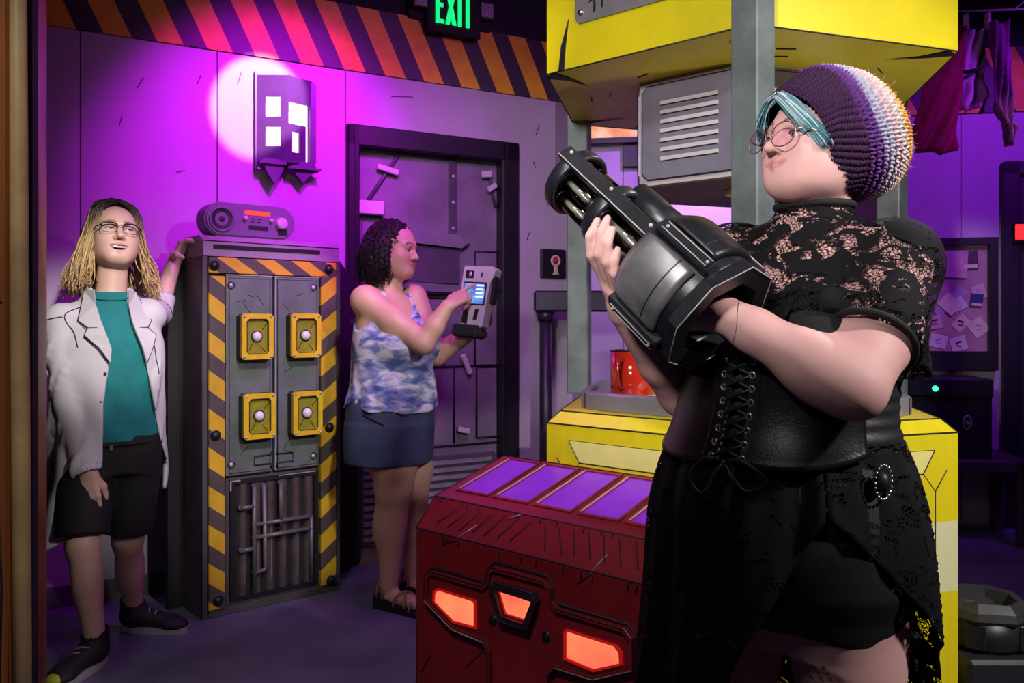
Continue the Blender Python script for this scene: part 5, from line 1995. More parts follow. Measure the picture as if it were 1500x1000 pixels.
# ------------------------------------------------------------------ the person in front: crocheted hat, black lace, corset, toy blaster
SKINA = mat('skin_pale_rosy', (0.72, 0.46, 0.38), 0.58, var=0.05, scale=30, attr=True, bump=0.03, bscale=300, spec=0.35)
SA = (0.74, 0.41, 0.385)
wa = thing('person', 'person in crocheted hat, black lace top and corset, holding a toy blaster', 'person', (0.455, 1.43, 0.0))
fA = unit((-0.64, -0.77, 0)); lA = np.array([-fA[1], fA[0], 0])
BODYA = Loft([(0.70, .462, 1.43, .150, .105), (0.77, .46, 1.43, .185, .135), (0.86, .455, 1.43, .205, .158), (0.94, .452, 1.43, .200, .152), (1.02, .453, 1.43, .178, .136), (1.09, .458, 1.43, .166, .126),
              (1.15, .472, 1.432, .168, .124), (1.24, .487, 1.436, .168, .112), (1.31, .497, 1.442, .150, .088), (1.355, .503, 1.446, .105, .066), (1.40, .508, 1.447, .060, .056)], fA)
HcA = np.array([0.5145, 1.430, 1.514])
RA = frame3((-0.92, -0.38, 0.12))
HA = Head(HcA, RA, 0.875)
HA.zs = 0.82
SL, SR = np.array([.596, 1.352, 1.305]), np.array([.395, 1.53, 1.325])
EL, WL = np.array([.487, 1.215, 1.125]), np.array([.312, 1.268, 1.232])
ER, WR = np.array([.312, 1.555, 1.092]), np.array([.187, 1.415, 1.236])

S = SDF((0.05, 1.10, 0.0), (0.76, 1.70, 1.70), 0.0033)
S.loft(BODYA, 0.03)
for sg in (-1, 1):
    c = np.array([.478, 1.434, 1.185]) + fA * 0.095 + lA * 0.078 * sg
    S.ell(c, (.072, .070, .078), np.stack([lA, fA, (0, 0, 1)], 1), 0.04)
# legs down to the floor
for sg, kn, an in ((1, (.55, 1.36, .44), (.56, 1.39, .09)), (-1, (.36, 1.45, .44), (.35, 1.49, .09))):
    hp = np.array([.46, 1.43, .76]) + lA * 0.095 * sg
    S.chain([hp, kn, an], [.100, .058, .036], 0.03)
    S.ell(np.array(kn) * .45 + np.array(an) * .55 - fA * .018, (.05, .05, .11), None, 0.03)
    a = np.array(an); a[2] = 0.03
    S.cap(a - fA * 0.04, a + fA * 0.15, 0.032, 0.026, 0.02)
# arms
S.chain([SL - lA * 0.03, SL, (SL + EL) / 2 + (0.008, 0.0, -0.008), EL], [.056, .058, .057, .045], 0.03)
mid = (EL * 0.62 + WL * 0.38)
S.chain([EL, mid, WL * 0.75 + EL * 0.25, WL], [.044, .041, .032, .0275], 0.015)
S.ell(EL * 0.8 + WL * 0.2 + (0, 0, -0.004), (.049, .045, .044), None, 0.03)
S.chain([SR + lA * 0.02, SR, ER], [.056, .056, .045], 0.03)
S.chain([ER, ER * 0.6 + WR * 0.4, WR], [.045, .040, .0265], 0.015)
# neck and head
S.chain([(.508, 1.450, 1.355), HA.w(0, -0.032, -0.090)], [.054, .043], 0.012)
HA.sculpt(S, fat=0.006)
# left hand: fist round the grip, back of the hand to the viewer
tipsL = hand(S, WL, (-0.80, 0.25, 0.10), (-0.05, 1.0, 0.25), (0.25, -0.1, 0.95), [(1.15, 1.4, 0.9)] * 4, 0.98, 0.03,
             thumb=((0.55, 0.6, 0.6, 0.042), (0.75, 0.75, -0.1, 0.034), (0.5, 0.8, -0.4, 0.026)))
# right hand: palm under the barrel, fingers up its near side
fing = [[(889, 415, 1.385), (866, 374, 1.352), (864, 346, 1.343), (875, 323, 1.350)],
        [(897, 422, 1.378), (877, 372, 1.340), (880, 341, 1.333), (890, 320, 1.341)],
        [(905, 430, 1.372), (889, 384, 1.333), (890, 356, 1.327), (897, 336, 1.334)],
        [(912, 437, 1.368), (900, 401, 1.332), (902, 381, 1.327), (905, 365, 1.332)]]
tipsR = []
for i, ch in enumerate(fing):
    pts = [P(*q) for q in ch]
    r = (.0086, .0089, .0086, .0077)[i]
    S.cap(WR + (P(900, 440, 1.39) - WR) * 0.15, pts[0], .015, .0115, 0.016)
    S.chain(pts, [r * 1.08, r * 0.96, r * .90, r * .74], 0.0025)
    tipsR.append(pts)
tipsT = [P(905, 445, 1.40), P(893, 412, 1.445), P(886, 380, 1.465), P(880, 355, 1.47)]
S.chain(tipsT, [.0155, .0125, .0108, .0085], 0.010)


def paintA(V):
    col = HA.paint(V, SA, (0.62, 0.25, 0.26), (0.10, 0.06, 0.05), 0.031, 0.0130)
    nails(col, V, tipsR + tipsL, np.array((0.70, 0.42, 0.40)))
    # faint dark tattoo marks on the thigh
    d = np.linalg.norm(V - np.array([.45, 1.28, .655]), axis=1)
    m = (d < .05) & (np.sin(V[:, 0] * 520 + V[:, 2] * 300) + np.sin(V[:, 2] * 610 - V[:, 0] * 200) > 0.9)
    col[m] = (0.16, 0.11, 0.12)
    return col


SBA = S
bodyA = sculpt('body', S, SKINA, wa, paintA)
treeA = bvh(S)
HA.eyes(wa, IRISB, (0.0, 0, -0.1))
mb = MB()
mb.sph(HA.w(0.083, 0.0, -0.034), 0.0032, n=10)
child('earring', mb, STEEL, wa)
# thin cord on the wrist
pts = []
ax = unit(EL - WL)
c0 = WL + ax * 0.022
e1 = unit(np.cross(ax, (0, 0, 1))); e2 = np.cross(ax, e1)
for k in range(24):
    t = 2 * PI * k / 24
    pts.append(c0 + (e1 * math.cos(t) + e2 * math.sin(t)) * 0.05 + ax * 0.012 * math.sin(t))
mb = MB()
mb.tube(stick(treeA, pts, 0.0003), 0.0005, 5, closed=True)
child('wrist_cord', mb, BLACK, wa)

# hat: crochet rows round a tilted axis in head space
aH = unit((0.0, -0.88, 0.475)); eH1 = np.array([1.0, 0, 0]); eH2 = np.cross(aH, eH1)
oH = np.array([0.0, 0.008, 0.018])
HATP = [(-0.057, 0.088), (-0.044, 0.096), (-0.018, 0.103), (0.016, 0.112), (0.050, 0.119), (0.080, 0.121), (0.106, 0.116), (0.132, 0.103), (0.155, 0.082), (0.172, 0.054), (0.182, 0.024), (0.185, 0.002)]
hs = np.array(cr_spline(HATP, 22))
ds = np.concatenate([[0], np.cumsum(np.linalg.norm(np.diff(hs, axis=0), axis=1))])
NS, NA = 300, 520
tt = np.linspace(0, ds[-1], NS)
rs, rr = np.interp(tt, ds, hs[:, 0]), np.interp(tt, ds, hs[:, 1])
ang = np.linspace(0, 2 * PI, NA, endpoint=False)
A2, T2 = np.meshgrid(ang, tt)
R2, Z2 = np.repeat(rr[:, None], NA, 1), np.repeat(rs[:, None], NA, 1)
brim = 0.076
rowh = 0.0145
rib = (T2 < brim)
ncol = 50
row = np.floor((T2 - brim) / rowh)
v = ((T2 - brim) / rowh) % 1.0
ph = (A2 / (2 * PI) * ncol + 0.5 * (row % 2)) % 1.0
dv, du = v - 0.5, ph - 0.5
lobe = np.abs(du) - 0.22
stitch = 0.0090 * (np.exp(-((lobe + 0.25 * dv) / 0.17) ** 2) * np.exp(-(dv / 0.36) ** 2)) - 0.0060 * np.exp(-((np.abs(du) - 0.5) / 0.12) ** 2) * np.exp(-(dv / 0.30) ** 2)
ribd = 0.0050 * np.abs(np.sin(A2 * 30)) ** 0.8 + 0.0014 * np.sin(T2 / 0.0065 * 2 * PI)
fz = nrng.normal(0, 0.0007, A2.shape)
fade = np.clip((tt[-1] - T2) / 0.03, 0.1, 1)
disp = (np.where(rib, ribd, stitch) + fz) * fade
# slouch: the crown sags to the back and down
squash = 1 + 0.05 * np.cos(A2 - PI / 2) * np.clip(Z2 / 0.1, 0, 1)
Rf = R2 * squash + disp
hd = oH[None, None, :] + aH * Z2[..., None] + (eH1 * np.cos(A2)[..., None] + eH2 * np.sin(A2)[..., None]) * Rf[..., None]
hd[..., 0] *= 0.93
sag = np.clip(Z2 / 0.16, 0, 1) ** 1.5
hd[..., 2] -= 0.050 * sag + 0.020 * np.clip((0.045 - hd[..., 1]) / 0.06, 0, 1) * (1 - sag)
Vh = (HcA + (hd.reshape(-1, 3) * 0.92) @ RA.T)
ii = np.arange(NS - 1)[:, None] * NA + np.arange(NA)[None, :]
jj = np.arange(NS - 1)[:, None] * NA + (np.arange(NA)[None, :] + 1) % NA
Qh = np.stack([ii, jj, jj + NA, ii + NA], -1).reshape(-1, 4)
stops = [(0.0, (0.026, 0.002, 0.034)), (brim, (0.036, 0.003, 0.046)), (brim + .006, (0.10, 0.018, 0.17)), (brim + .031, (0.13, 0.04, 0.23)), (brim + .038, (0.40, 0.37, 0.50)), (brim + .056, (0.46, 0.44, 0.54)),
         (brim + .062, (0.60, 0.42, 0.47)), (brim + .078, (0.66, 0.50, 0.50)), (brim + .084, (0.66, 0.63, 0.63)), (brim + .096, (0.66, 0.56, 0.50)), (brim + .106, (0.80, 0.40, 0.08)), (brim + .25, (0.76, 0.36, 0.05))]
hc = np.stack([np.interp(T2 + 0.006 * np.sin(A2 * 3 + 1), [q[0] for q in stops], [q[1][i] for q in stops]) for i in range(3)], -1).reshape(-1, 3)
hc *= 1 + nrng.normal(0, 0.10, (len(hc), 1))
HATM = mat('crochet_wool', (0.5, 0.4, 0.5), 0.9, var=0.12, scale=80, attr=True, bump=0.4, bscale=900)
obj('crocheted_hat', mesh_from('crocheted_hat', Vh - np.array(wa.location), Qh, np.clip(hc, 0, 1)), HATM, wa)
# stray wool fibres along the outline
mb = MB()
sel = nrng.integers(NA * 95, NA * (NS - 6), 520)
for i in sel:
    p = Vh[i]
    d_ = unit(p - (HcA + RA @ (oH + aH * 0.07)))
    q = nrng.normal(0, 0.4, 3)
    mb.tube([p - d_ * 0.002, p + d_ * 0.004 + q * 0.003, p + d_ * 0.007 + q * 0.008], [0.0003, 0.00025, 0.0002], 3)
child('wool_fibres', mb, mat('pinkish_wool_fibre', (0.6, 0.45, 0.5), 0.9, var=0), wa)['kind'] = 'stuff'

# teal and silver fringe under the brim
HAIRM = mat('dyed_hair', (0.2, 0.4, 0.45), 0.38, var=0.1, scale=60, attr=True)
w = lambda x, y, z: HA.w(x * 1.0, y * 1.02, z * 1.0)
gu = [[w(0.002, 0.106, 0.072), w(0.032, 0.107, 0.052), w(0.058, 0.090, 0.022), w(0.073, 0.068, -0.004), w(0.079, 0.056, -0.026)],
      [w(0.010, 0.103, 0.076), w(0.042, 0.100, 0.054), w(0.065, 0.082, 0.026), w(0.078, 0.062, 0.000), w(0.082, 0.048, -0.020)],
      [w(0.000, 0.108, 0.070), w(0.024, 0.109, 0.052), w(0.050, 0.096, 0.020), w(0.067, 0.072, -0.012), w(0.076, 0.056, -0.036)]]
mb = MB()
info = strands(mb, gu, 330, 0.0040, 0.0016, 0.0005, rng=np.random.default_rng(3), wave=0.003, wf=0.8)
gu2 = [[w(0.002, 0.106, 0.074), w(-0.022, 0.110, 0.060), w(-0.044, 0.104, 0.036), w(-0.054, 0.096, 0.012)], [w(-0.006, 0.105, 0.074), w(-0.036, 0.106, 0.054), w(-0.058, 0.094, 0.030), w(-0.066, 0.082, 0.004)]]
info += strands(mb, gu2, 45, 0.005, 0.0013, 0.0004, rng=np.random.default_rng(4), wave=0.006, wf=1.0)


def teal(t, r):
    a = np.array((0.035, 0.20, 0.24)) if r < 0.6 else (np.array((0.16, 0.26, 0.33)) if r < 0.8 else np.array((0.50, 0.52, 0.54)))
    return a * (1.15 - 0.25 * t)


hair_obj('hair', mb, info, teal, HAIRM, wa)
GOLD = mat('thin_copper_wire', (0.55, 0.33, 0.25), 0.3, 0.9, var=0)
wire_glasses(wa, HA, [GOLD, lens_mat('reflection_tinted_lens', (0.93, 0.85, 0.95), 0.20)], w=0.0285, h=0.0265, wire=0.0011, y=0.120, z=-0.012, x=0.036)  # purple lens tint stands for the reflected magenta wall

# lace top
LACE = lace_mat('black_lace', (0.004, 0.004, 0.005), 150, 15, 0.50, (1.4, 1.4, 2.6))
BLKC = mat('black_cotton', (0.007, 0.007, 0.008), 0.85, var=0.15, scale=30, bump=0.1, bscale=200)
TOP = Loft([(1.095, .486, 1.430, .192, .150), (1.14, .488, 1.430, .196, .168), (1.19, .490, 1.432, .190, .174), (1.25, .493, 1.437, .180, .130), (1.315, .500, 1.443, .160, .098), (1.365, .506, 1.447, .115, .076), (1.395, .511, 1.448, .070, .064), (1.420, .513, 1.448, .060, .058)], fA)
S = SDF((0.20, 1.10, 1.02), (0.78, 1.72, 1.45), 0.0042)


def ripple(u, w_, Z, d, t):
    low = np.clip((1.24 - Z) / 0.18, 0, 1)
    hem = 1.135 + 0.036 * np.clip(-w_ / 0.15, -1, 1) * -1 + 0.016 * np.sin(t * 4)
    return np.maximum(d + low * (0.006 * np.sin(t * 11 + Z * 20) + 0.004 * np.sin(t * 5 - Z * 35)), hem - Z)


S.loft(TOP, 0.03, mod=ripple)
for sg in (-1, 1):
    S.ell(np.array([.478, 1.434, 1.190]) + fA * 0.095 + lA * 0.078 * sg, (.086, .086, .088), np.stack([lA, fA, (0, 0, 1)], 1), 0.05)
S.add(lambda X, Y, Z: Z - 1.128 + 0 * X + 0 * Y, (.2, 1.1, 1.02), (.78, 1.72, 1.20), 0.004, 's')
S.chain([SL - lA * 0.04 + (0, 0, 0.004), SL + (0.008, 0, 0.004), SL * 0.42 + EL * 0.58 + np.array([0.012, 0, 0])], [.066, .069, .070], 0.03)
S.chain([SR + lA * 0.02, SR, SR * 0.12 + ER * 0.88], [.064, .064, .060], 0.03)
# open the sleeves and cut them square
dL = unit(EL - SL); cutL = SL * 0.42 + EL * 0.58
S.cut(cutL + dL * 0.02, cutL + dL * 0.12, .12)
S.cut(cutL - dL * 0.03, cutL + dL * 0.03, .0615)
cutR = SR * 0.12 + ER * 0.88; dR = unit(ER - SR)
S.cut(cutR + dR * 0.01, cutR + dR * 0.10, .11)
lt = sculpt('lace_top', S, LACE, wa, None, 2)
treeT = bvh(S)
# dark camisole below the lace, leaving the yoke open
CAMI = Loft([(1.10, .465, 1.430, .168, .132), (1.13, .475, 1.431, .170, .138), (1.17, .484, 1.433, .176, .150), (1.225, .488, 1.435, .178, .140), (1.262, .490, 1.437, .170, .118)], fA)
S = SDF((0.22, 1.18, 1.0), (0.72, 1.68, 1.30), 0.005)
S.loft(CAMI, 0.02)
for sg in (-1, 1):
    S.ell(np.array([.478, 1.434, 1.185]) + fA * 0.095 + lA * 0.078 * sg, (.077, .075, .083), np.stack([lA, fA, (0, 0, 1)], 1), 0.04)
S.add(lambda X, Y, Z: Z - 1.125 + 0 * X + 0 * Y, (.22, 1.18, 1.0), (.72, 1.68, 1.17), 0.004, 's')
S.chain([SL * 0.5 + SR * 0.5 + lA * 0.1 + (0, 0, -0.06), SL * 0.5 + SR * 0.5 + lA * 0.09 + (0, 0, 0.035)], [.03, .02], 0.01)
sculpt('camisole', S, BLKC, wa, None, 2)
# neck band and sleeve hems
mb = MB()
mb.tube([TOP.at(1.414, t, 0.0) for t in np.linspace(0, 2 * PI, 40, endpoint=False)], 0.0065, 8, closed=True)
child('neck_band', mb, BLKC, wa)
e1 = unit(np.cross(dL, (0, 0, 1))); e2 = np.cross(dL, e1)
mb = MB()
mb.tube([cutL + dL * 0.018 + (e1 * math.cos(t) + e2 * math.sin(t)) * 0.0672 for t in np.linspace(0, 2 * PI, 40, endpoint=False)], 0.0055, 8, closed=True)
child('sleeve_hem', mb, BLKC, wa)

# corset with lacing, over a wide elastic band
LEATH = mat('black_leather', (0.012, 0.011, 0.014), 0.30, var=0.15, scale=40, bump=0.15, bscale=250)
WAIST = Loft([(0.985, .452, 1.43, .203, .160), (1.02, .453, 1.43, .190, .150), (1.06, .456, 1.43, .178, .140), (1.11, .462, 1.431, .174, .140), (1.19, .470, 1.432, .178, .152)], fA)
S = SDF((0.20, 1.18, 0.95), (0.72, 1.70, 1.22), 0.0045)
S.loft(WAIST, 0.0, off=0.002, z0=1.030, z1=1.14, mod=lambda u, w_, Z, d, t: d + 0.0016 * np.sin(Z * 300))
sculpt('elastic_band', S, mat('black_elastic', (0.014, 0.014, 0.015), 0.55, var=0.1, bump=0.1, bscale=120), wa)
C0 = -0.10
mb = MB()
NZ, NT = 20, 22


def corset_pt(zf, tf, side, off):
    t = C0 + side * (0.062 + tf * (1.02 if side > 0 else 1.25))
    zlo = 1.020 - 0.020 * (1 - tf) - 0.012 * math.sin(tf * PI)
    zhi = 1.158 + 0.012 * (1 - tf)
    return WAIST.at(zlo + (zhi - zlo) * zf, t, off)


for side in (-1, 1):
    gi = [[mb.bm.verts.new(corset_pt(i / NZ, j / NT, side, 0.0115 + 0.002 * (j / NT < 0.04 or j / NT > 0.96 or i in (0, NZ)))) for j in range(NT + 1)] for i in range(NZ + 1)]
    go = [[mb.bm.verts.new(corset_pt(i / NZ, j / NT, side, 0.003)) for j in range(NT + 1)] for i in range(NZ + 1)]
    fs = []
    for i in range(NZ):
        for j in range(NT):
            fs.append(mb.bm.faces.new((gi[i][j], gi[i][j + 1], gi[i + 1][j + 1], gi[i + 1][j])))
            fs.append(mb.bm.faces.new((go[i][j], go[i + 1][j], go[i + 1][j + 1], go[i][j + 1])))
    for i in range(NZ):
        for j in (0, NT):
            fs.append(mb.bm.faces.new((gi[i][j], gi[i + 1][j], go[i + 1][j], go[i][j])))
    for j in range(NT):
        for i in (0, NZ):
            fs.append(mb.bm.faces.new((gi[i][j], gi[i][j + 1], go[i][j + 1], go[i][j])))
    for f_ in fs:
        f_.smooth = True
    bmesh.ops.recalc_face_normals(mb.bm, faces=fs)
for side in (-1, 1):
    mb.tube([corset_pt(i / NZ, 0.13, side, 0.0115) for i in range(NZ + 1)], 0.0012, 5)
corset = child('corset', mb, LEATH, wa)
GROM = mat('silver_eyelet', (0.75, 0.72, 0.72), 0.25, 0.9, var=0)
eye = {-1: [], 1: []}
for side in (-1, 1):
    for k in range(8):
        zf = 0.06 + 0.125 * k
        p = corset_pt(zf, 0.06, side, 0.0125)
        c = np.array([np.interp(p[2], WAIST.z, WAIST.v[:, 0]), np.interp(p[2], WAIST.z, WAIST.v[:, 1]), p[2]])
        nrm = unit(p - c)
        mb = MB()
        mb.torus(p, 0.0046, 0.0018, Vector(nrm).to_track_quat('Z', 'Y').to_matrix().to_4x4(), 18, 6)
        child('eyelet', mb, GROM, corset)
        eye[side].append((p, nrm))
mb = MB()
for k in range(7):
    a, na = eye[-1][k]; b, nb = eye[1][k + 1]
    mb.tube(cr_spline([a - na * .002, a * .75 + b * .25 + na * .004, (a + b) / 2 + na * .0055, a * .25 + b * .75 + nb * .004, b - nb * .002], 4), 0.0028, 6)
    a, na = eye[1][k]; b, nb = eye[-1][k + 1]
    mb.tube(cr_spline([a - na * .002, a * .75 + b * .25 + na * .002, (a + b) / 2 + na * .0025, a * .25 + b * .75 + nb * .002, b - nb * .002], 4), 0.0028, 6)
# bow at the bottom
b0 = corset_pt(0.02, 0.0, 1, 0.016) * 0.5 + corset_pt(0.02, 0.0, -1, 0.016) * 0.5
X_ = lA
for sx, w_, h_ in ((-1, 0.055, 0.050), (1, 0.070, 0.038)):
    mb.tube(cr_spline([b0, b0 + X_ * sx * w_ * .45 + (0, 0, .006) + fA * .012, b0 + X_ * sx * w_ + np.array((0, 0, -h_ * .5)) + fA * .008, b0 + X_ * sx * w_ * .55 + np.array((0, 0, -h_)) + fA * .012, b0 + fA * .006], 6), 0.0028, 6)
    mb.tube(cr_spline([b0, b0 + X_ * sx * .014 + np.array((0, 0, -.02)) + fA * .01, b0 + X_ * sx * .022 + np.array((0, 0, -.045)) + fA * .006], 5), 0.0028, 6)
mb.sph(b0 + fA * 0.004, 0.005)
child('corset_lace', mb, BLACK, corset)

# shorts and lace overskirt
S = SDF((0.20, 1.12, 0.60), (0.74, 1.72, 1.0), 0.0048)
S.loft(Loft([(0.74, .458, 1.43, .175, .130), (0.80, .456, 1.43, .200, .152), (0.87, .454, 1.43, .213, .168), (0.94, .452, 1.43, .208, .162), (1.02, .452, 1.43, .186, .146)], fA), 0.02)
for sg in (1, -1):
    hp = np.array([.46, 1.43, .80]) + lA * 0.092 * sg
    kn = np.array((.55, 1.36, .44) if sg > 0 else (.36, 1.45, .44))
    q = hp + (kn - hp) * 0.10
    S.chain([hp, q], [.118, .100], 0.03)
    dn = unit(kn - hp)
    S.cut(q + dn * 0.055, q + dn * 0.2, .16)
    S.cut(q + dn * 0.02, q + dn * 0.15, .088)
sculpt('shorts', S, mat('black_stretch_denim', (0.010, 0.010, 0.011), 0.6, var=0.2, scale=10, bump=0.25, bscale=14), wa, None, 2)
SKT = Loft([(0.30, .45, 1.44, .262, .210), (0.50, .452, 1.44, .246, .198), (0.68, .454, 1.435, .232, .190), (0.80, .454, 1.43, .224, .182), (0.89, .452, 1.43, .219, .176), (0.97, .452, 1.43, .204, .160), (1.035, .452, 1.43, .180, .142)], fA)
mb = MB()
NTs, NZs = 120, 46
open_lo, open_hi = 0.10, 1.18
rows_ = []
for i in range(NZs + 1):
    zf = i / NZs
    z = 1.035 - zf * 0.70
    g = max(0.0, min(1.0, (0.93 - z) / 0.24)) ** 0.9
    a0 = 0.62 + 1.22 * g
    a1 = 2 * PI + 0.60 - 0.60 * g
    row_ = []
    for j in range(NTs + 1):
        t = a0 + (a1 - a0) * j / NTs
        fold = (0.004 + 0.012 * min(zf * 1.6, 1)) * math.sin(t * 9 + 2 * math.sin(t * 2)) + 0.004 * math.sin(t * 23 + zf * 5)
        row_.append(SKT.at(z, t, fold + 0.004))
    rows_.append(row_)
vi = [[mb.bm.verts.new(p) for p in r] for r in rows_]
for i in range(NZs):
    for j in range(NTs):
        f_ = mb.bm.faces.new((vi[i][j], vi[i + 1][j], vi[i + 1][j + 1], vi[i][j + 1]))
        f_.smooth = True
sk = child('lace_overskirt', mb, lace_mat('black_skirt_lace', (0.005, 0.005, 0.006), 170, 18, 0.57, (1, 1, 1.6)), wa)
sm = sk.modifiers.new('thickness', 'SOLIDIFY'); sm.thickness = 0.0015
# rhinestone brooch on the hip
bt = 1.05
bp = SKT.at(0.985, bt, 0.014); bn = unit(bp - np.array([.452, 1.43, .985])); bx = unit(np.cross((0, 0, 1), bn))
mb = MB()
mb.sph(bp, 0.013, (0.9, 0.9, 1.2), 14)
mb.m = 1
for k in range(20):
    t = 2 * PI * k / 20
    mb.sph(bp + bx * 0.017 * math.cos(t) + np.array((0, 0, 0.025 * math.sin(t))) + bn * 0.003, 0.0024, n=8)
child('hip_brooch', mb, [BLACK, GROM], wa)
# ------------------------------------------------------------------ toy blaster
GA0, GA1 = P(1012, 428, 1.30), P(843, 267, 1.465)
ga = unit(GA1 - GA0); GL = float(np.linalg.norm(GA1 - GA0))
gc = -unit((GA0 + GA1) / 2 - np.array([0, 0, 1.22])); gc = unit(gc - ga * (gc @ ga))
gu_ = unit(np.cross(gc, ga)); gu_ = gu_ if gu_[2] > 0 else -gu_
gun = thing('toy_blaster', 'black toy blaster with glass tubes between round discs, held by the person in the hat', 'toy blaster', GA0)
GF = basis(gc, gu_, ga, (0, 0, 0))
if GF.to_3x3().determinant() < 0:
    GF = basis(gc, -gu_, ga, (0, 0, 0)); USGN = -1
else:
    USGN = 1
GB = mat('blue_black_prop_paint', (0.022, 0.022, 0.030), 0.35, 0.2, var=0.25, scale=25, bump=0.1, bscale=120)
GS = mat('worn_silver_prop_paint', (0.30, 0.29, 0.31), 0.38, 0.5, var=0.22, scale=22)
GE = mat('light_worn_edge', (0.62, 0.58, 0.58), 0.45, var=0.2, scale=60)


def pol(r, deg, z):
    t = math.radians(deg)
    return (r * math.cos(t), r * math.sin(t) * USGN, z)


for nm, z in (('front_disc', GL), ('middle_disc', GL * 0.655)):
    mb = MB(GF)
    R_ = 0.059 if nm == 'front_disc' else 0.057
    mb.lathe([(0, z - 0.006), (R_ - 0.012, z - 0.006), (R_ - 0.010, z - 0.014), (R_ - 0.002, z - 0.014), (R_, z - 0.011), (R_, z + 0.008), (R_ - 0.003, z + 0.012), (0, z + 0.012)], 48)
    mb.m = 1
    mb.torus((0, 0, z - 0.013), R_ - 0.003, 0.0012, None, 48, 6)
    obj(nm, mb, [GB, GS], gun)
GT = lens_mat('clear_acrylic_tube', (0.86, 0.87, 0.84), 0.5)
ROD = mat('pale_inner_rod', (0.50, 0.47, 0.42), 0.3, 0.3, var=0.2, scale=50)
for dg in (-12, -66, -120, 62, 118, 178):
    for (za, zb__) in ((GL * 0.655 + 0.012, GL - 0.006), (0.075, GL * 0.655 - 0.008)):
        mb = MB(GF)
        r = 0.0138 if dg != 62 else 0.009
        mb.cyl(pol(0.037, dg, za), pol(0.037, dg, zb__), r, n=20)
        t_ = obj('glass_tube', mb, GT, gun)
        mb = MB(GF)
        mb.cyl(pol(0.037, dg, za), pol(0.037, dg, zb__), r * 0.38, n=12)
        mb.m = 1
        for q in (za + 0.004, zb__ - 0.006):
            mb.cyl(pol(0.037, dg, q - 0.003), pol(0.037, dg, q + 0.003), r + 0.001, n=18)
        obj('inner_rod', mb, [ROD, GB], t_)
mb = MB(GF)
mb.cyl((0, 0, 0.05), (0, 0, GL), 0.016, n=16)
obj('core', mb, GB, gun)


def radial_box(mb, deg, r0, r1, w, z0, z1, bev=0.002):
    t = math.radians(deg)
    c, s_ = math.cos(t), math.sin(t) * USGN
    F = basis((c, s_, 0), (-s_, c, 0), (0, 0, 1), (0, 0, 0))
    mb.box(((r0 + r1) / 2 * c, (r0 + r1) / 2 * s_, (z0 + z1) / 2), (r1 - r0, w, z1 - z0), F, bev)


mb = MB(GF)
radial_box(mb, 25, 0.050, 0.064, 0.027, 0.06, GL + 0.022)
mb.m = 1
t = math.radians(25)
for sg in (-1,):
    o = np.array([math.cos(t) * 0.064, math.sin(t) * USGN * 0.064, 0]) + np.array([-math.sin(t), math.cos(t) * USGN, 0]) * 0.0125 * sg
    mb.tube([o + (0, 0, 0.06), o + (0, 0, GL + 0.02)], 0.0011, 5)
for z in (GL + 0.006, GL * 0.66, 0.10):
    mb.sph(pol(0.0645, 29, z), 0.0035, (1, 1, 1), 8)
obj('top_rail', mb, [GB, GE], gun)
mb = MB(GF)
mb.lathe([(0.020, GL * 0.655 + 0.01), (0.030, GL * 0.655 + 0.004), (0.031, 0.11), (0.020, 0.10)], 24, Matrix.Translation(Vector(pol(0.052, 112, 0))))
obj('side_canister', mb, GB, gun)
# drum round the hand, open at the back
mb = MB(GF)
mb.lathe([(0.066, 0.030), (0.066, -0.040), (0.070, -0.050), (0.088, -0.050), (0.091, -0.042), (0.091, 0.055), (0.080, 0.080), (0.055, 0.086), (0.0, 0.086)], 48)
mb.lathe([(0.066, 0.030), (0.0, 0.030)], 48)
obj('drum', mb, GB, gun)
for k, (d0, d1, m_) in enumerate(((36, 104, GB), (-54, 14, GS), (126, 194, GB), (216, 284, GB))):
    mb = MB(GF)
    a0, a1 = math.radians(d0) * USGN, math.radians(d1) * USGN
    prof = [(0.089, -0.030), (0.098, -0.028), (0.101, -0.020), (0.101, 0.050), (0.098, 0.062), (0.088, 0.078), (0.085, 0.074)]
    mb.lathe(prof, 16, None, True, min(a0, a1), max(a0, a1))
    mb.m = 1
    mb.lathe([(0.1005, -0.004), (0.1018, -0.002), (0.1005, 0.0)], 16, None, True, min(a0, a1), max(a0, a1))
    p_ = obj('armour_plate', mb, [m_, GB if m_ is GS else INK], gun)
    md = p_.modifiers.new('thickness', 'SOLIDIFY'); md.thickness = 0.003
for dg in (25, -65, 115, 205):
    mb = MB(GF)
    radial_box(mb, dg, 0.088, 0.106, 0.024, -0.046, 0.070, 0.003)
    radial_box(mb, dg, 0.104, 0.109, 0.014, -0.040, 0.060, 0.002)
    mb.m = 1
    t = math.radians(dg)
    for sg in (-1, 1):
        o = np.array([math.cos(t) * 0.109, math.sin(t) * USGN * 0.109, 0]) + np.array([-math.sin(t), math.cos(t) * USGN, 0]) * 0.0065 * sg
        mb.tube([o + (0, 0, -0.038), o + (0, 0, 0.058)], 0.0010, 5)
    for z in (-0.034, 0.052):
        mb.sph(pol(0.109, dg, z), 0.003, (1, 1, 1), 8)
    obj('drum_rail', mb, [GB, GE], gun)
mb = MB(GF)
n8 = 8
oc = [(0.099 * math.cos(2 * PI * k / n8 + 0.25), 0.099 * math.sin(2 * PI * k / n8 + 0.25)) for k in range(n8)]
ic = [(0.069 * math.cos(2 * PI * k / n8 + 0.25), 0.069 * math.sin(2 * PI * k / n8 + 0.25)) for k in range(n8)]
mb.frame(oc, ic, 0.0, 0.020, basis((1, 0, 0), (0, 0, 1), (0, 1, 0), (0, 0, -0.066)))
mb.m = 1
mb.ink([(x, y, -0.0665) for x, y in oc + oc[:1]], 0.0011)
obj('rear_collar', mb, [GB, GE], gun)
mb = MB()
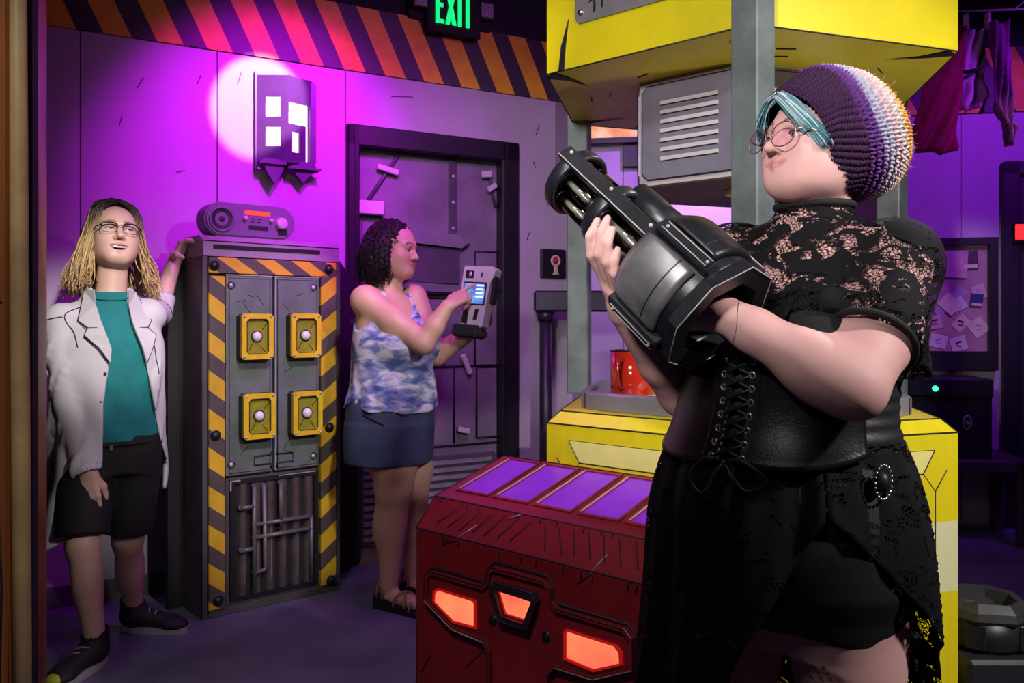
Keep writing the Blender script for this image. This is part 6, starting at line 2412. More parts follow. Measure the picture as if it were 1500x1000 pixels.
gp = WL + unit((-0.80, 0.25, 0.10)) * 0.085 + np.array((-0.005, 0.030, 0.01))
ax = unit((0.25, -0.1, 0.95))
mb.tube([gp - ax * 0.055 - GA0, gp + ax * 0.050 - GA0], 0.013, 12)
obj('grip', mb, GB, gun)
# ------------------------------------------------------------------ person in the lab coat on the left
SKINB = mat('skin_fair', (0.70, 0.46, 0.36), 0.5, var=0.05, scale=30, attr=True)
SB = (0.70, 0.45, 0.35)
man = thing('person', 'long-haired person in white lab coat and teal shirt leaning a hand on the cabinet', 'person', (-1.50, 3.18, 0))
fB = unit((0.50, -0.86, 0)); lB = np.array([-fB[1], fB[0], 0])
BODYB = Loft([(0.70, -1.505, 3.19, .135, .095), (0.80, -1.50, 3.19, .165, .115), (0.90, -1.50, 3.19, .158, .110), (1.02, -1.505, 3.20, .155, .100), (1.14, -1.51, 3.205, .165, .100), (1.22, -1.515, 3.21, .150, .080), (1.275, -1.515, 3.215, .085, .055), (1.31, -1.515, 3.215, .055, .052)], fB)
RB = frame3((0.56, -0.80, 0.22), roll=-0.06)
HcB = P(168, 346, 3.235)
HB = Head(HcB, RB, 1.02)
sR, sL = np.array([-1.645, 3.125, 1.215]), np.array([-1.400, 3.285, 1.235])
eR_, wR_ = P(106, 590, 3.10), P(130, 690, 3.04)
eL_, wL_ = np.array([-1.452, 3.50, 1.255]), P(256, 382, 3.60)
S = SDF((-1.95, 2.75, 0.0), (-1.15, 3.75, 1.78), 0.0045)
S.loft(BODYB, 0.03)
hipB = np.array([-1.50, 3.19, .78])
kR, aR = P(121, 800, 3.05), P(139, 945, 3.02)
kL, aL = P(187, 790, 3.27), P(196, 882, 3.37)
aR[2], aL[2] = 0.09, 0.09
for sg, kn, an in ((-1, kR, aR), (1, kL, aL)):
    S.chain([hipB + lB * 0.085 * sg, kn, an], [.088, .052, .036], 0.03)
    S.ell(kn * .6 + an * .4 - fB * .018, (.050, .050, .10), None, 0.03)
S.cap(aR + (0.0, 0.0, -.045), aR + (-.02, -.11, -.055), .026, .018, 0.02)
S.cap(aL + (0, 0, -.045), aL + (.11, -.012, -.055), .026, .018, 0.02)
S.chain([sR, eR_, wR_], [.050, .042, .027], 0.02)
S.chain([sL, eL_, wL_], [.050, .042, .027], 0.02)
S.chain([(-1.515, 3.215, 1.28), HB.w(0, -0.015, -0.07)], [.056, .052], 0.03)
HB.sculpt(S, fat=-0.003, smile=True, open_mouth=True)
tB = hand(S, wR_, (0.06, -0.10, -0.98), (-0.15, 0.85, -0.2), (0.85, 0.1, 0.1), [(0.30, 0.45, 0.3), (0.35, 0.5, 0.35), (0.45, 0.5, 0.35), (0.5, 0.55, 0.35)], 1.0, 0.06, thumb=((0.70, 0.35, 0.45, 0.044), (0.95, 0.30, 0.10, 0.034), (1.0, 0.25, -0.05, 0.027)))
tB2 = hand(S, wL_, (0.42, -0.05, 0.70), (0.85, -0.1, -0.50), (0.3, -0.95, 0.0), [(0.75, 0.45, 0.25), (0.75, 0.5, 0.3), (0.8, 0.5, 0.3), (0.85, 0.5, 0.3)], 0.98, 0.10,
           thumb=((0.3, 0.1, 0.9, 0.040), (0.3, 0.75, 0.6, 0.036), (0.1, 1.0, 0.05, 0.030)))


def paintB(V):
    c = HB.paint(V, SB, (0.55, 0.25, 0.22), (0.20, 0.13, 0.08), 0.034, 0.016)
    p = HB.loc(V)
    m = (np.abs(p[:, 0]) < 0.030) & (p[:, 1] > 0.05) & (p[:, 1] < 0.0865 - 9 * p[:, 0] ** 2) & (np.abs(p[:, 2] + 0.070) < 0.0105)
    c[m] = (0.10, 0.02, 0.02)
    return c


sculpt('body', S, SKINB, man, paintB)
HB.eyes(man, IRISB, (0.25, 0, 0.25))
mb = MB()
for k in range(8):
    x = (k - 3.5) * 0.0068
    mb.box(HB.w(x, 0.0885 - 10 * x * x, -0.0665 + 3 * x * x), (0.0064 * HB.sc, 0.006, 0.0088), basis(RB[:, 0], RB[:, 1], RB[:, 2]), 0.0015)
child('teeth', mb, mat('teeth_white', (0.78, 0.74, 0.68), 0.25, var=0), man)
# hair: dark roots running into blond waves
HAIRB = mat('long_wavy_hair', (0.4, 0.28, 0.12), 0.42, var=0.15, scale=60, attr=True)
S = SDF(HcB - 0.2, HcB + 0.2, 0.006)
w = HB.w
S.ell(w(0, -0.028, 0.042), np.array((.083, .099, .090)) * HB.sc, RB, 0.02)
S.ell(w(0.0, 0.088, 0.020), np.array((.056, .050, .076)) * HB.sc, RB, 0.012, 's')
S.ell(w(0.0, 0.07, -0.06), np.array((.07, .075, .09)) * HB.sc, RB, 0.012, 's')
sculpt('hair_cap', S, mat('dark_hair_roots', (0.035, 0.020, 0.015), 0.5, var=0.3, scale=60), man, None, 2)
rg = np.random.default_rng(11)
gB = []
for k in range(15):
    t = -2.30 + 4.60 * k / 14           # round the back of the head, temple to temple
    s_, c_ = math.sin(t), -math.cos(t)
    side = abs(t) / 2.30
    top = w(0.004 * s_, 0.045 * side - 0.01, 0.130 - 0.004 * side)
    q1 = w(0.070 * s_, -0.02 + 0.070 * c_ + 0.02 * side, 0.095)
    q2 = w(0.089 * s_, -0.025 + 0.095 * c_, 0.02)
    down = np.array([0, 0, -1.0])
    out = RB @ np.array([s_, c_ - 0.1, 0])
    q3 = q2 + down * 0.085 + out * 0.022 - RB[:, 1] * 0.012
    q4 = q3 + down * 0.085 + out * 0.026 - RB[:, 1] * 0.006
    q5 = q4 + down * (0.045 + 0.02 * math.sin(k * 2.1)) + out * 0.012
    if q5[2] < 1.315:
        q5[2] = 1.315 + 0.01 * math.sin(k)
    gB.append([top, q1, q2, q3, q4, q5])
mb = MB()
info = strands(mb, gB[:4], 330, 0.011, 0.0026, 0.0010, rng=rg, wave=0.022, wf=1.6) + strands(mb, gB[3:12], 330, 0.012, 0.0026, 0.0010, rng=rg, wave=0.022, wf=1.6) + strands(mb, gB[11:], 260, 0.010, 0.0026, 0.0010, rng=rg, wave=0.020, wf=1.6)


def blond(t, r):
    dark, bl = np.array((0.035, 0.020, 0.014)), np.array((0.66, 0.46, 0.21)) * (0.6 + 0.7 * r)
    k = min(max((t - 0.24) / 0.30, 0), 1)
    return dark * (1 - k) + bl * k


hair_obj('hair', mb, info, blond, HAIRB, man)
wire_glasses(man, HB, [mat('black_acetate', (0.012, 0.010, 0.012), 0.25, var=0), lens_mat('clear_spectacle_lens', (0.95, 0.95, 0.96), 0.2)], w=0.0265, h=0.0185, wire=0.0011, y=0.112, z=-0.003, x=0.036, square=True, half=True)

# teal shirt
TEAL = mat('teal_cotton', (0.005, 0.225, 0.23), 0.8, var=0.15, scale=14, bump=0.3, bscale=18)
SH = Loft([(0.775, -1.50, 3.19, .178, .130), (0.86, -1.50, 3.19, .176, .126), (1.0, -1.505, 3.20, .172, .118), (1.13, -1.51, 3.205, .178, .116), (1.22, -1.515, 3.21, .158, .092), (1.285, -1.515, 3.214, .105, .074), (1.328, -1.512, 3.212, .070, .066)], fB)
S = SDF((-1.80, 2.95, 0.72), (-1.22, 3.45, 1.37), 0.006)
S.loft(SH, 0.0, mod=lambda u, w_, Z, d, t: d + 0.004 * np.sin(u * 40 + Z * 30) * np.clip((1.2 - Z) / .3, 0, 1))
S.chain([sR + lB * .05, sR], [.06, .058], 0.02); S.chain([sL - lB * .05, sL], [.06, .058], 0.02)
sculpt('t_shirt', S, TEAL, man, None, 2)
mb = MB()
mb.tube([SH.at(1.322 - 0.022 * max(0.0, math.cos(a)), a, 0.002) for a in np.linspace(0, 2 * PI, 40, endpoint=False)], 0.006, 6, closed=True)
child('shirt_collar', mb, TEAL, man)
# black shorts
BLKS = mat('black_shorts_cloth', (0.010, 0.009, 0.011), 0.8, var=0.2, scale=12, bump=0.3, bscale=16)
S = SDF((-1.85, 2.85, 0.36), (-1.20, 3.50, 0.86), 0.006)
S.loft(Loft([(0.66, -1.50, 3.18, .150, .115), (0.74, -1.50, 3.19, .172, .128), (0.80, -1.50, 3.19, .172, .124), (0.845, -1.50, 3.19, .166, .118)], fB), 0.02)
for sg, kn in ((-1, kR), (1, kL)):
    h0 = hipB + lB * 0.085 * sg
    dn = unit(kn - h0)
    S.chain([h0 + (0, 0, -.03), kn + (0, 0, 0.035)], [.105, .090], 0.03)
    S.cut(kn - dn * 0.035, kn + dn * 0.16, .14)
    S.cut(kn - dn * 0.06, kn + dn * 0.1, .078)
sculpt('shorts', S, BLKS, man, None, 2)
mb = MB()
mb.tube([SH.at(0.775, a, 0.0) for a in np.linspace(0, 2 * PI, 40, endpoint=False)], 0.010, 6, closed=True)
mb.m = 1
p = SH.at(0.765, -0.05, 0.010)
mb.box(p, (0.012, 0.006, 0.022), basis(lB, fB, (0, 0, 1)), 0.002)
child('belt', mb, [BLACKM, STEEL], man)
# white lab coat, open at the front
COATM = mat('white_coat_cotton', (0.62, 0.60, 0.63), 0.75, var=0.06, scale=5, bump=0.5, bscale=9)
COAT = Loft([(0.36, -1.56, 3.22, .230, .185), (0.55, -1.53, 3.21, .215, .170), (0.75, -1.51, 3.20, .205, .155), (0.92, -1.51, 3.20, .195, .142), (1.06, -1.512, 3.205, .196, .140), (1.15, -1.515, 3.21, .190, .132), (1.215, -1.517, 3.212, .162, .108), (1.285, -1.517, 3.215, .112, .084), (1.345, -1.515, 3.214, .080, .077)], fB)
S = SDF((-1.98, 2.80, 0.33), (-1.12, 3.72, 1.40), 0.0055)
# edges of the opening (lateral coordinate) by height
oz = [0.36, 0.50, 0.62, 0.78, 0.92, 1.06, 1.12, 1.20, 1.29, 1.36]
ol = [-0.17, -0.085, -0.035, -0.032, -0.030, -0.010, -0.005, -0.030, -0.055, -0.058]
orr = [0.26, 0.25, 0.215, 0.165, 0.140, 0.115, 0.100, 0.070, 0.055, 0.058]


def coat_fold(u, w_, Z, d, t):
    a = np.clip((1.15 - Z) / 0.4, 0, 1)
    hem = 0.485 + 0.42 * np.clip(u, -0.2, 0.2)
    d = np.maximum(d, hem - Z) if d.ndim else d
    return d + a * (0.007 * np.sin(t * 9 + 1.0) + 0.006 * np.sin(t * 5 + Z * 9) + 0.003 * np.sin(u * 55 + Z * 28))


S.loft(COAT, 0.02, mod=coat_fold)
S.loft(COAT, 0.004, 's', off=-0.014, z0=0.30, z1=1.40)
mR = sR * 0.5 + eR_ * 0.5
S.chain([sR + lB * 0.03 + (0, 0, .005), sR + (0, 0, 0.004)], [.066, .066], 0.03)
S.chain([sR + (0, 0, 0.004), mR, eR_, wR_ + (0, 0, 0.0)], [.066, .064, .062, .052], 0.009)
S.chain([sL - lB * 0.02 + (0, 0, 0.006), sL + (0, 0, 0.006), eL_ * 0.9 + sL * 0.1, eL_ * 0.72 + wL_ * 0.28], [.062, .060, .054, .050], 0.025)
for i in range(7):                       # creases on the hanging sleeve
    t_ = 0.15 + i * 0.12
    c = sR * (1 - t_) + eR_ * t_ + np.array([0.015, -0.060, 0])
    S.cap(c + (-.045, 0.012, .018), c + (.045, 0.012, -.022), .005, .003, 0.012)
axr = unit(wR_ - sR)
e1 = unit(np.cross(axr, (0, 1, 0))); e2 = np.cross(axr, e1)
for i in range(16):                      # twisting folds along the hanging sleeve
    t0 = 0.12 + 0.05 * i
    a0 = rnd.uniform(0, 6.28)
    pts = []
    for k in range(6):
        t = t0 + 0.035 * k
        c = (sR * (1 - 2 * t) + eR_ * 2 * t) if t < 0.5 else (eR_ * (2 - 2 * t) + wR_ * (2 * t - 1))
        a = a0 + 0.30 * k
        pts.append(c + (e1 * math.cos(a) + e2 * math.sin(a)) * (0.061 - 0.010 * t))
    S.chain(pts, [.003, .008, .011, .011, .008, .003], 0.014)
for i in range(9):                       # drag folds across the coat front
    u0 = rnd.choice((-0.15, -0.11, 0.15, 0.17)); z0 = rnd.uniform(0.66, 1.08)
    pts = [COAT.at(z0 - 0.05 * k, math.asin(max(-0.98, min(0.98, (u0 + 0.012 * k * (1 if u0 < 0 else -1)) / 0.2))), 0.001) for k in range(5)]
    S.chain(pts, [.003, .008, .010, .008, .003], 0.016)
dn = unit(wR_ - eR_)
S.cut(wR_ + dn * 0.012, wR_ + dn * 0.12, .09)
S.cut(wR_ - dn * 0.02, wR_ + dn * 0.1, .046)
dn2 = unit(wL_ - eL_); cuff = eL_ * 0.72 + wL_ * 0.28
S.cut(cuff + dn2 * 0.015, cuff + dn2 * 0.16, .09)
S.cut(cuff - dn2 * 0.02, cuff + dn2 * 0.12, .042)


def opening(X, Y, Z):
    x, y = X + 1.517, Y - 3.21
    u = x * lB[0] + y * lB[1]; w_ = x * fB[0] + y * fB[1]
    a = np.interp(Z, oz, ol); b = np.interp(Z, oz, orr)
    return np.maximum(np.maximum(a - u, u - b), 0.0 - w_)


S.add(opening, (-1.85, 2.85, 0.30), (-1.15, 3.45, 1.45), 0.006, 's')
coat = sculpt('lab_coat', S, COATM, man, None, 2)
tc_ = bvh(S)
# turned lapels and dark drawn seams
mb = MB()


def coat_at(z, u, lift=0.0):
    cx, cy, rx, ry = [float(np.interp(z, COAT.z, COAT.v[:, i])) for i in range(4)]
    w_ = math.sqrt(max(1 - min(abs(u) / rx, 0.98) ** 2, 0.03)) * ry + lift
    return np.array([cx + u * lB[0] + w_ * fB[0], cy + u * lB[1] + w_ * fB[1], z])


for sg in (-1, 1):
    e = lambda z: (np.interp(z, oz, ol) if sg < 0 else np.interp(z, oz, orr))
    edge = [(e(z), z) for z in (1.07, 1.12, 1.17, 1.22, 1.28, 1.335)]
    outer = [(e(1.07) + sg * 0.002, 1.068), (e(1.12) + sg * 0.040, 1.125), (e(1.17) + sg * 0.070, 1.168), (e(1.19) + sg * 0.050, 1.196), (e(1.22) + sg * 0.072, 1.222), (e(1.33) + sg * 0.030, 1.328)]
    for lf, rev in ((0.012, 0), (0.007, 1)):
        A = [mb.bm.verts.new(coat_at(z, u, lf + 0.006)) for u, z in edge]
        B_ = [mb.bm.verts.new(coat_at(z, u, lf)) for u, z in outer]
        for i in range(len(A) - 1):
            mb.bm.faces.new((A[i], A[i + 1], B_[i + 1], B_[i]))
bmesh.ops.recalc_face_normals(mb.bm, faces=mb.bm.faces[:])
lp = child('lapel', mb, COATM, man)
md = lp.modifiers.new('thickness', 'SOLIDIFY'); md.thickness = 0.003
mb = MB()
SEAM = []
for sg in (-1, 1):
    e = lambda z: (np.interp(z, oz, ol) if sg < 0 else np.interp(z, oz, orr))
    SEAM.append([coat_at(z, e(z) + sg * d_, 0.016) for z, d_ in ((1.07, .004), (1.125, .042), (1.168, .072), (1.196, .052), (1.196, .02))])
    SEAM.append([coat_at(z, e(z) + sg * d_, 0.016) for z, d_ in ((1.196, .052), (1.222, .074), (1.325, .032))])
LINES = [cr_spline(pl, 1) for pl in SEAM]
for sh in ([sR + np.array((0.085, -0.01, 0.070)), sR + np.array((0.04, -0.06, 0.03)), sR + np.array((0.07, -0.075, -0.03)), sR + np.array((0.09, -0.06, -0.10)), sR + np.array((0.085, -0.045, -0.16))],
           [sR + np.array((-0.08, -0.03, 0.0)), sR + np.array((-0.03, -0.075, 0.01)), sR + np.array((0.04, -0.08, 0.025))],
           [coat_at(z, u, 0.01) for u, z in ((0.150, 1.13), (0.160, 1.05), (0.158, 1.02))],
           [eL_ * 0.85 + wL_ * 0.15 + np.array(q) for q in ((-0.06, -0.05, 0.03), (0, -0.07, 0.0), (0.05, -0.04, -0.04))]):
    LINES.append(stick(tc_, cr_spline(sh, 6), 0.001))
for pl in LINES:
    mb = MB()
    mb.tube(pl, 0.0021, 5)
    child('drawn_seam', mb, INK, man)
for z in (1.03, 0.93):
    mb = MB()
    mb.sph(coat_at(z, np.interp(z, oz, ol) - 0.012, 0.004), 0.006, n=8)
    child('button', mb, INK, man)

# shoes
SHOEM = mat('black_canvas_shoe', (0.014, 0.012, 0.018), 0.7, var=0.2, scale=40)
SOLE = mat('grey_white_rubber', (0.42, 0.38, 0.40), 0.6, var=0.1)


def shoe(ankle, d, toe_mat=None):
    d = unit((d[0], d[1], 0)); s_ = np.array([-d[1], d[0], 0])
    a = np.array(ankle, float); a[2] = 0
    R = np.stack([s_, d, (0, 0, 1)], 1)
    S = SDF(a - np.array((.24, .24, 0.01)), a + np.array((.24, .24, .16)), 0.005)
    S.ell(a + d * 0.0 + (0, 0, .055), (.038, .058, .050), R, 0.03)
    S.cap(a + d * 0.02 + (0, 0, .055), a + d * 0.15 + (0, 0, .038), .042, .030, 0.03)
    S.ell(a + d * 0.165 + (0, 0, .030), (.043, .058, .026), R, 0.03)
    S.chain([a + (0, 0, .07), a - d * 0.005 + (0, 0, .115)], [.045, .046], 0.02)
    S.cap(a + (0, 0, 0.085), a + (0, 0, .16), .038, .042, 0.004, 's')
    S.add(lambda X, Y, Z: Z - 0.018 + 0 * X + 0 * Y, a - .22, a + .22, 0.004, 's')
    o = sculpt('shoe', S, SHOEM, man)
    mb = MB()
    for z0, z1, g in ((0.0, 0.024, 1.0),):
        pts = []
        for k in range(36):
            t = 2 * PI * k / 36
            y = 0.085 + 0.140 * math.cos(t)
            wd = 0.040 + 0.008 * max(0, math.cos(t))
            pts.append(a + d * y + s_ * wd * math.copysign(abs(math.sin(t)) ** 0.8, math.sin(t)))
        lo = [mb.bm.verts.new((p[0], p[1], z0)) for p in pts]; hi = [mb.bm.verts.new((p[0], p[1], z1)) for p in pts]
        mb.bm.faces.new(lo[::-1]); mb.bm.faces.new(hi)
        for k in range(36):
            mb.bm.faces.new((lo[k], lo[(k + 1) % 36], hi[(k + 1) % 36], hi[k]))
    bmesh.ops.recalc_face_normals(mb.bm, faces=mb.bm.faces[:])
    bmesh.ops.translate(mb.bm, verts=mb.bm.verts[:], vec=-Vector(man.location))
    obj('sole', mb, SOLE, o)
    mb = MB()
    for k in range(4):
        y = 0.055 + 0.026 * k
        z = 0.092 - 0.010 * k
        mb.tube([a + d * y + s_ * 0.022 + (0, 0, z - .008), a + d * (y + .012) + (0, 0, z), a + d * (y + .02) - s_ * 0.022 + (0, 0, z - .008)], 0.003, 5)
    bmesh.ops.translate(mb.bm, verts=mb.bm.verts[:], vec=-Vector(man.location))
    obj('shoelace', mb, SOLE, o)
    if toe_mat:
        mb = MB()
        mb.sph(a + d * 0.195 + (0, 0, .030), 0.030, (1.1, 1, 0.75), 14)
        bmesh.ops.translate(mb.bm, verts=mb.bm.verts[:], vec=-Vector(man.location))
        obj('yellow_toe_cap', mb, toe_mat, o)


shoe(aR, (-0.04, -0.2), mat('yellow_green_rubber', (0.50, 0.55, 0.03), 0.5, var=0.05))
shoe(aL, (0.3, -0.03))
# ------------------------------------------------------------------ person with the handheld device at the door
SKINC = mat('skin_tan', (0.66, 0.38, 0.28), 0.48, var=0.05, scale=30, attr=True)
SCc = (0.64, 0.37, 0.27)
wc = thing('person', 'curly dark-haired person in tie-dye tank top and denim skirt tapping a handheld device', 'person', (-0.52, 3.69, 0))
fC = unit((0.83, -0.56, 0)); lC = np.array([-fC[1], fC[0], 0])
BODYC = Loft([(0.66, -.53, 3.69, .150, .125), (0.74, -.53, 3.69, .180, .165), (0.82, -.525, 3.69, .185, .178), (0.92, -.515, 3.69, .172, .170), (1.02, -.52, 3.69, .162, .150), (1.12, -.525, 3.69, .168, .132), (1.22, -.53, 3.695, .165, .112), (1.30, -.54, 3.70, .135, .085), (1.345, -.54, 3.70, .075, .060), (1.38, -.535, 3.70, .052, .050)], fC)
HcC = P(578, 364, 3.69)
RC = frame3((0.93, -0.36, -0.10))
HC = Head(HcC, RC, 0.97)
rS, lS = P(536, 440, 3.60), P(606, 436, 3.80)
rE, rW = P(620, 503, 3.50), P(655, 449, 3.52)
lE, lW = P(640, 520, 3.74), P(700, 478, 3.66)
S = SDF((-0.85, 3.30, 0.0), (0.02, 4.05, 1.72), 0.0045)
S.loft(BODYC, 0.03)
for sg in (-1, 1):
    S.ell(np.array([-.525, 3.69, 1.13]) + fC * .105 + lC * .075 * sg, (.078, .075, .080), np.stack([lC, fC, (0, 0, 1)], 1), 0.04)
kC, aC = P(577, 718, 3.62), P(570, 834, 3.63)
kD, aD = P(602, 722, 3.78), P(606, 838, 3.80)
aC[2] = aD[2] = 0.10
for sg, kn, an in ((-1, kC, aC), (1, kD, aD)):
    S.chain([np.array([-.53, 3.69, .72]) + lC * 0.095 * sg, kn + (0, 0, .10), kn, an], [.098, .094, .074, .040], 0.03)
    S.ell(kn * .62 + an * .38 - fC * .022, (.066, .066, .12), None, 0.03)
    S.cap(an + (0, 0, -.05), an + (0.0, 0, -.05) + fC * 0.13, .036, .026, 0.02)
    S.cap(an + fC * 0.13 + (0, 0, -.055), an + fC * 0.165 + (0, 0, -.062), .028, .020, 0.015)
S.chain([rS - lC * -0.02, rS, (rS + rE) / 2, rE], [.056, .060, .056, .046], 0.03)
S.chain([rE, rE * .55 + rW * .45, rW], [.047, .042, .029], 0.015)
S.chain([lS, lE], [.060, .046], 0.03)
S.chain([lE, lW], [.045, .028], 0.015)
S.chain([(-.535, 3.70, 1.33), HC.w(0, -0.02, -0.075)], [.055, .050], 0.03)
HC.sculpt(S, fat=0.004, smile=True)
pt = P(688, 418, 3.545)
hand(S, rW, pt - rW + np.array((0, 0, -0.03)), (0.45, 0.75, -0.45), (0.1, 0.45, 0.9), [(0.05, 0.10, 0.05), (0.9, 1.2, 0.8), (1.0, 1.3, 0.8), (1.1, 1.3, 0.8)], 0.95, 0.04)
hand(S, P(712, 468, 3.665), (0.05, 0.0, 0.95), (-0.75, -0.62, 0.0), (0.7, -0.6, 0.2), [(0.55, 1.0, 0.7)] * 4, 0.92, 0.05)
S.chain([lE, P(712, 470, 3.67)], [.045, .028], 0.01)
sculpt('body', S, SKINC, wc, lambda V: HC.paint(V, SCc, (0.50, 0.18, 0.18), (0.04, 0.025, 0.02)))
HC.eyes(wc, IRISN, (0, 0, -0.25))
# dark curls
HAIRC = mat('dark_curly_hair', (0.014, 0.008, 0.009), 0.6, var=0.3, scale=50, spec=0.3)
S = SDF(HcC - 0.22, HcC + 0.22, 0.006)
w = HC.w
q = HC.sc
S.ell(w(0, -0.030, 0.042), np.array((.088, .104, .090)) * q, RC, 0.02)
S.ell(w(0, -0.068, -0.045), np.array((.118, .092, .115)) * q, RC, 0.05)
for sx in (-1, 1):
    S.ell(w(sx * 0.078, -0.030, -0.055), np.array((.045, .060, .095)) * q, RC, 0.03)
S.ell(w(0, 0.085, 0.005), np.array((.070, .070, .076)) * q, RC, 0.012, 's')
S.ell(w(0, 0.08, -0.09), np.array((.060, .085, .075)) * q, RC, 0.012, 's')
V = S
hc_ = sculpt('hair', S, HAIRC, wc, None, 1)
me = hc_.data
co = np.zeros(len(me.vertices) * 3, np.float32); me.vertices.foreach_get('co', co); co = co.reshape(-1, 3)
nn = np.zeros(len(me.vertices) * 3, np.float32); me.vertices.foreach_get('normal', nn); nn = nn.reshape(-1, 3)
b_ = np.sin(co[:, 0] * 170 + 3 * np.sin(co[:, 2] * 60)) * np.sin(co[:, 1] * 160 + 2 * np.sin(co[:, 0] * 70)) * np.sin(co[:, 2] * 130 + 2 * np.sin(co[:, 1] * 66))
co += nn * (b_[:, None] * 0.007)
me.vertices.foreach_set('co', co.ravel()); me.update()
mb = MB()
rg = np.random.default_rng(21)
idx = rg.choice(len(co), 1500)
for i in idx:
    p = co[i] + np.array(wc.location)
    n_ = nn[i]
    lp_ = HC.loc(p[None])[0]
    if lp_[2] > 0.125 or lp_[1] > 0.052:
        continue
    a = unit(np.cross(n_, rg.normal(0, 1, 3)))
    b2 = np.cross(n_, a)
    R_ = rg.uniform(.003, .007)
    ln = rg.uniform(.03, .06)
    pts = []
    for k in range(11):
        t = k / 10
        th = t * 2 * PI * 1.4
        pts.append(p - n_ * 0.004 + n_ * (0.011 * t) + np.array((0, 0, -ln * t)) + (a * math.cos(th) + b2 * math.sin(th)) * R_ + n_ * R_ * 0.4 * math.sin(th * 1.3))
    mb.tube(pts, [0.0011] * 10 + [0.0005], 3)
child('hair_curls', mb, HAIRC, wc)


def tiedye():
    m = bpy.data.materials.new('blue_white_tie_dye_knit')
    nt, N, L, B = nodes_of(m)
    tc = N.new('ShaderNodeTexCoord')
    mp = N.new('ShaderNodeMapping'); mp.inputs['Scale'].default_value = (7, 7, 16)
    L.new(tc.outputs['Object'], mp.inputs[0])
    nz = N.new('ShaderNodeTexNoise'); nz.inputs['Scale'].default_value = 1.6; nz.inputs['Detail'].default_value = 5; nz.inputs['Distortion'].default_value = 0.6
    L.new(mp.outputs[0], nz.inputs['Vector'])
    cr = N.new('ShaderNodeValToRGB')
    e = cr.color_ramp.elements
    e[0].position = 0.36; e[0].color = (0.06, 0.09, 0.30, 1)
    e[1].position = 0.60; e[1].color = (0.62, 0.60, 0.72, 1)
    k = e.new(0.48); k.color = (0.22, 0.26, 0.50, 1)
    L.new(nz.outputs['Fac'], cr.inputs[0]); L.new(cr.outputs[0], B.inputs['Base Color'])
    B.inputs['Roughness'].default_value = 0.8
    return m


TANK = Loft([(0.835, -.525, 3.69, .204, .200), (0.88, -.52, 3.69, .196, .196), (0.95, -.515, 3.69, .186, .186), (1.03, -.52, 3.69, .178, .170), (1.12, -.525, 3.69, .182, .152), (1.22, -.53, 3.695, .176, .124), (1.29, -.54, 3.70, .152, .100), (1.345, -.54, 3.70, .120, .078)], fC)
S = SDF((-0.80, 3.40, 0.80), (-0.22, 3.98, 1.38), 0.0055)


def tank_fold(u, w_, Z, d, t):
    a = np.clip((1.08 - Z) / 0.2, 0, 1)
    hem = 0.845 + 0.020 * np.sin(t * 2 + 1) + 0.010 * np.sin(t * 6)
    return np.maximum(d + a * (0.005 * np.sin(t * 8 + Z * 22) + 0.004 * np.sin(t * 17 - Z * 30)), hem - Z)


S.loft(TANK, 0.02, mod=tank_fold)
for sg in (-1, 1):
    S.ell(np.array([-.525, 3.69, 1.12]) + fC * .108 + lC * .076 * sg, (.088, .085, .088), np.stack([lC, fC, (0, 0, 1)], 1), 0.04)
# scoop neck and arm holes
S.ell(np.array([-.54, 3.70, 1.325]) + fC * .075, (.075, .090, .095), np.stack([lC, fC, (0, 0, 1)], 1), 0.01, 's')
S.ell(np.array([-.54, 3.70, 1.36]) - fC * .05, (.075, .085, .075), np.stack([lC, fC, (0, 0, 1)], 1), 0.01, 's')
S.ell(rS + (0, 0, -0.035) - lC * 0.022, (.060, .070, .095), np.stack([lC, fC, (0, 0, 1)], 1), 0.012, 's')
S.ell(lS + (0, 0, -0.035) + lC * 0.022, (.060, .070, .095), np.stack([lC, fC, (0, 0, 1)], 1), 0.012, 's')
TD = tiedye()
sculpt('tank_top', S, TD, wc, None, 2)
DEN = mat('blue_denim', (0.055, 0.075, 0.16), 0.8, var=0.18, scale=10, bump=0.3, bscale=30)
SK = Loft([(0.615, -.53, 3.69, .198, .182), (0.70, -.53, 3.69, .202, .190), (0.78, -.528, 3.69, .202, .194), (0.86, -.525, 3.69, .195, .190), (0.90, -.52, 3.69, .186, .184)], fC)
S = SDF((-0.82, 3.40, 0.58), (-0.22, 3.98, 0.92), 0.0055)
S.loft(SK, 0.0, mod=lambda u, w_, Z, d, t: d + 0.003 * np.sin(t * 6 + Z * 12) + 0.003 * (Z > 0.79))
S.loft(SK, 0.003, 's', off=-0.014, z0=0.55, z1=0.66)
sculpt('skirt', S, DEN, wc, None, 2)
mb = MB()
tsk = bvh(S)
mb.tube(stick(tsk, [SK.at(0.835 - 0.005 * k, -PI / 2 + 0.15 + 0.06 * k, 0.004) for k in range(9)], 0.002), 0.005, 5)
child('skirt_pocket', mb, INK, wc)
mb = MB()
ch = [HC.w(0, -0.02, -0.075) + (0, 0, -0.035)]
nk = np.array([-.535, 3.70, 1.352])
mb.tube([nk + (lC * math.sin(t) + fC * math.cos(t) * 1.0) * 0.062 + np.array((0, 0, -0.03 * (0.5 + 0.5 * math.cos(t)))) for t in np.linspace(0, 2 * PI, 30, endpoint=False)], 0.0015, 5, closed=True)
child('necklace', mb, STEEL, wc)
